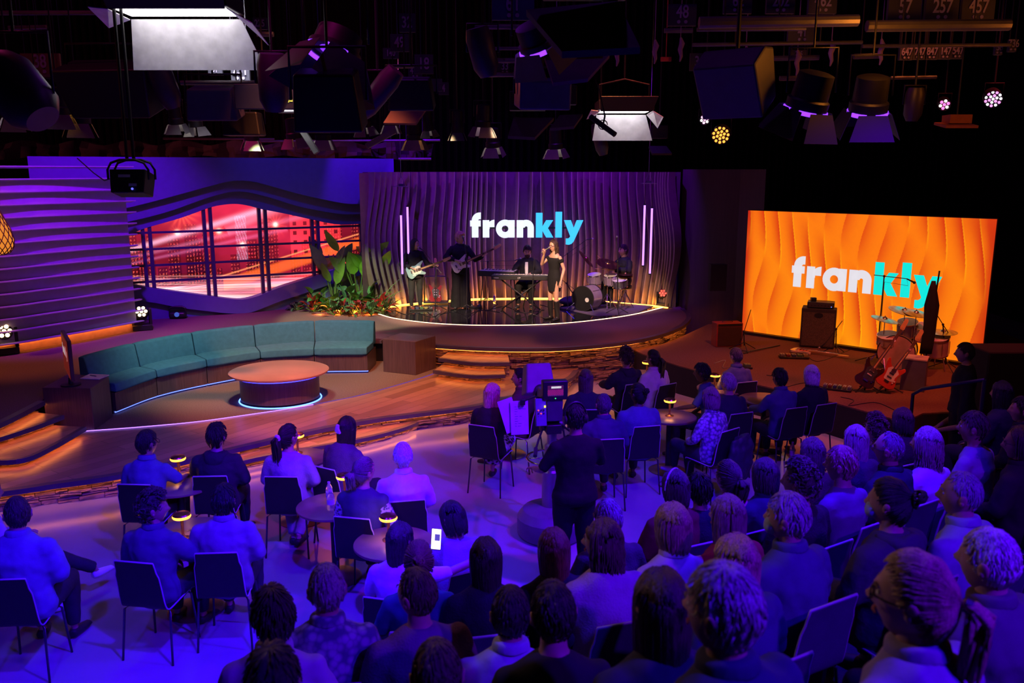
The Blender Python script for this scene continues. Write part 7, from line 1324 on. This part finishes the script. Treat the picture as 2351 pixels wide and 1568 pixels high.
# dark hooped lamp hanging before the blue wall
q = V(303, 408, 9.0); t = thing('hanging_lamp', 'black square lamp in a hooped yoke hanging in front of the blue wall', 'stage light', tuple(q)); MB().box((0, 0, -.06), (.34, .24, .24), (R(-14), 0, 0), 1.1).build('housing', FIX, t, bevel=.01)
for y in (-.08, .08): MB().tube([(-.21, y, -.02), (-.21, y, .08), (-.17, y, .15), (-.08, y, .18), (.08, y, .18), (.17, y, .15), (.21, y, .08), (.21, y, -.02)], .013, 8).build('yoke_hoop', FIX, t, autos=0)
for x, z, w_ in ((-.02, .02, .12), (-.07, -.14, .14), (.06, -.07, .08)): MB().box((x, -.135, z), (w_, .004, .028), (R(-14), 0, 0)).build('sticker', mat('sticker_lilac', (.35, .28, .42), .6), t)
MB().cyl((.06, -.150, -.11), (.06, -.156, -.11), .012, 10).build('status_light', glow('status_blue', (.1, .1, 1), 2), t); MB().tube([(-.2, 0, .0), (-.3, .02, -.03), (-.42, .05, .05), (-.6, .1, .2)], .006, 5).build('cable', BLACK, t, autos=0)
for x in (-.035, .035): MB().cyl((x, 0, .18), (x, 0, TOPZ-q.z), .018, 8).build('hanger_pole', FIX, t)
# television with a message
q = V(607, 222, 10.8); t = thing('monitor', 'blue-edged hanging television with a small yellow No Signal message', 'monitor', tuple(q)); MB().box((0, 0, 0), (.72, .06, .30)).build('housing', mat('tv_navy', (.015, .02, .08), .4), t, bevel=.01); cu = bpy.data.curves.new('message', 'FONT'); cu.body = 'No Signal'; cu.size = .040; cu.offset = .001; cu.extrude = .002; cu.materials.append(glow('osd_yellow', (1, .8, .1), 1.2)); o = bpy.data.objects.new('message', cu); COL.objects.link(o); TXT.append(o); o.parent = t; o.location = (.20, -.036, -.06); o.rotation_euler = (pi/2, 0, 0); hang(t, (0, 0, .15))
# red sign, blue-lit projector, straps with red tape
q = V(1529, 136, 11); o = MB().box((0, 0, 0), (.13, .03, .05)).cyl((.0, .0, 0), (0, 0, TOPZ-q.z), .006, 6).build('red_sign', mat('red_sign', (.55, .03, .02), .5), loc=tuple(q)); tag(o, 'small red sign hanging between the plates 48 and 34', 'sign')
box_unit(1245, 215, 9.5, (.55, .45, .30), (R(10), 0, R(8)), 'blue-lit projector hanging right of centre', mat('projector_navy', (.03, .04, .14), .4), 'case', 'projector', 'projector', 1.0)
for px, py, Y, lab in ((1503, 115, 10.8, 'pale cloth-like cable bundle hanging right of the violet flap, left one'), (1562, 110, 10.8, 'pale cable bundle hanging right of the violet flap, middle one'), (1712, 130, 10.4, 'cable bundle hanging above the loudspeaker'), (1830, 140, 10.2, 'cable bundle hanging above the blue-rimmed lamps'), (1908, 118, 10.0, 'cable bundle hanging in blue light at the upper right'), (2022, 115, 10.0, 'cable bundle hanging under the right orange-lit pipe'), (1416, 120, 10.6, 'cable bundle hanging beside the violet flap in blue light')):
    q = V(px, py, Y); o = MB().tube([(0, 0, .12), (.02, 0, .05), (0, .01, -.02), (.015, 0, -.10), (.0, 0, -.16)], [.012, .035, .03, .02, .008], 8).cyl((0, 0, .1), (0, 0, TOPZ-q.z), .005, 5).build('cable_bundle', mat('bundle_pink', (.30, .18, .22), .8), loc=tuple(q)); tag(o, lab, 'cable')
for px, py, Y, lab in ((2196, 282, 10.4, 'dim orange-lit hat-shaped lamp hood hanging at the right'),): q = V(px, py, Y); t = thing('lamp_hood', lab, 'stage light', tuple(q)); MB().box((0, 0, .04), (.26, .2, .10)).build('hood', mat('hood_orange', (.35, .10, .03), .7), t); MB().box((-.03, -.05, -.03), (.38, .3, .03), (R(10), 0, 0)).build('brim', mat('hood_orange', (.35, .10, .03), .7), t); hang(t, (0, 0, .09))
# added point lamps without fixtures, standing in for stage spill in the grid
for p, c, e in (((-6, 10, 8.6), (1, .05, .35), 60), ((-2, 12, 8.4), (.35, .02, 1), 60), ((1.0, 8, 8.4), (.35, .04, 1), 45), ((3.5, 8.0, 5.0), (1, .28, .03), 30), ((5.5, 8.2, 4.9), (1, .25, .03), 22), ((-4.5, 19.6, 6.2), (1, .15, .1), 60), ((-7.0, 9.0, 4.9), (1, .15, .08), 10)): lamp('POINT', p, c, e, size=.1)
dg = DG()
for o, me in [(o, bpy.data.meshes.new_from_object(o.evaluated_get(dg))) for o in TXT]:      # lettering becomes plain mesh
    n = o.name; par, lo, ro, sc_ = o.parent, o.location.copy(), o.rotation_euler.copy(), o.scale.copy(); bpy.data.objects.remove(o); o = bpy.data.objects.new(n, me); COL.objects.link(o); o.parent = par; o.location = lo; o.rotation_euler = ro; o.scale = sc_
bpy.context.view_layer.update()
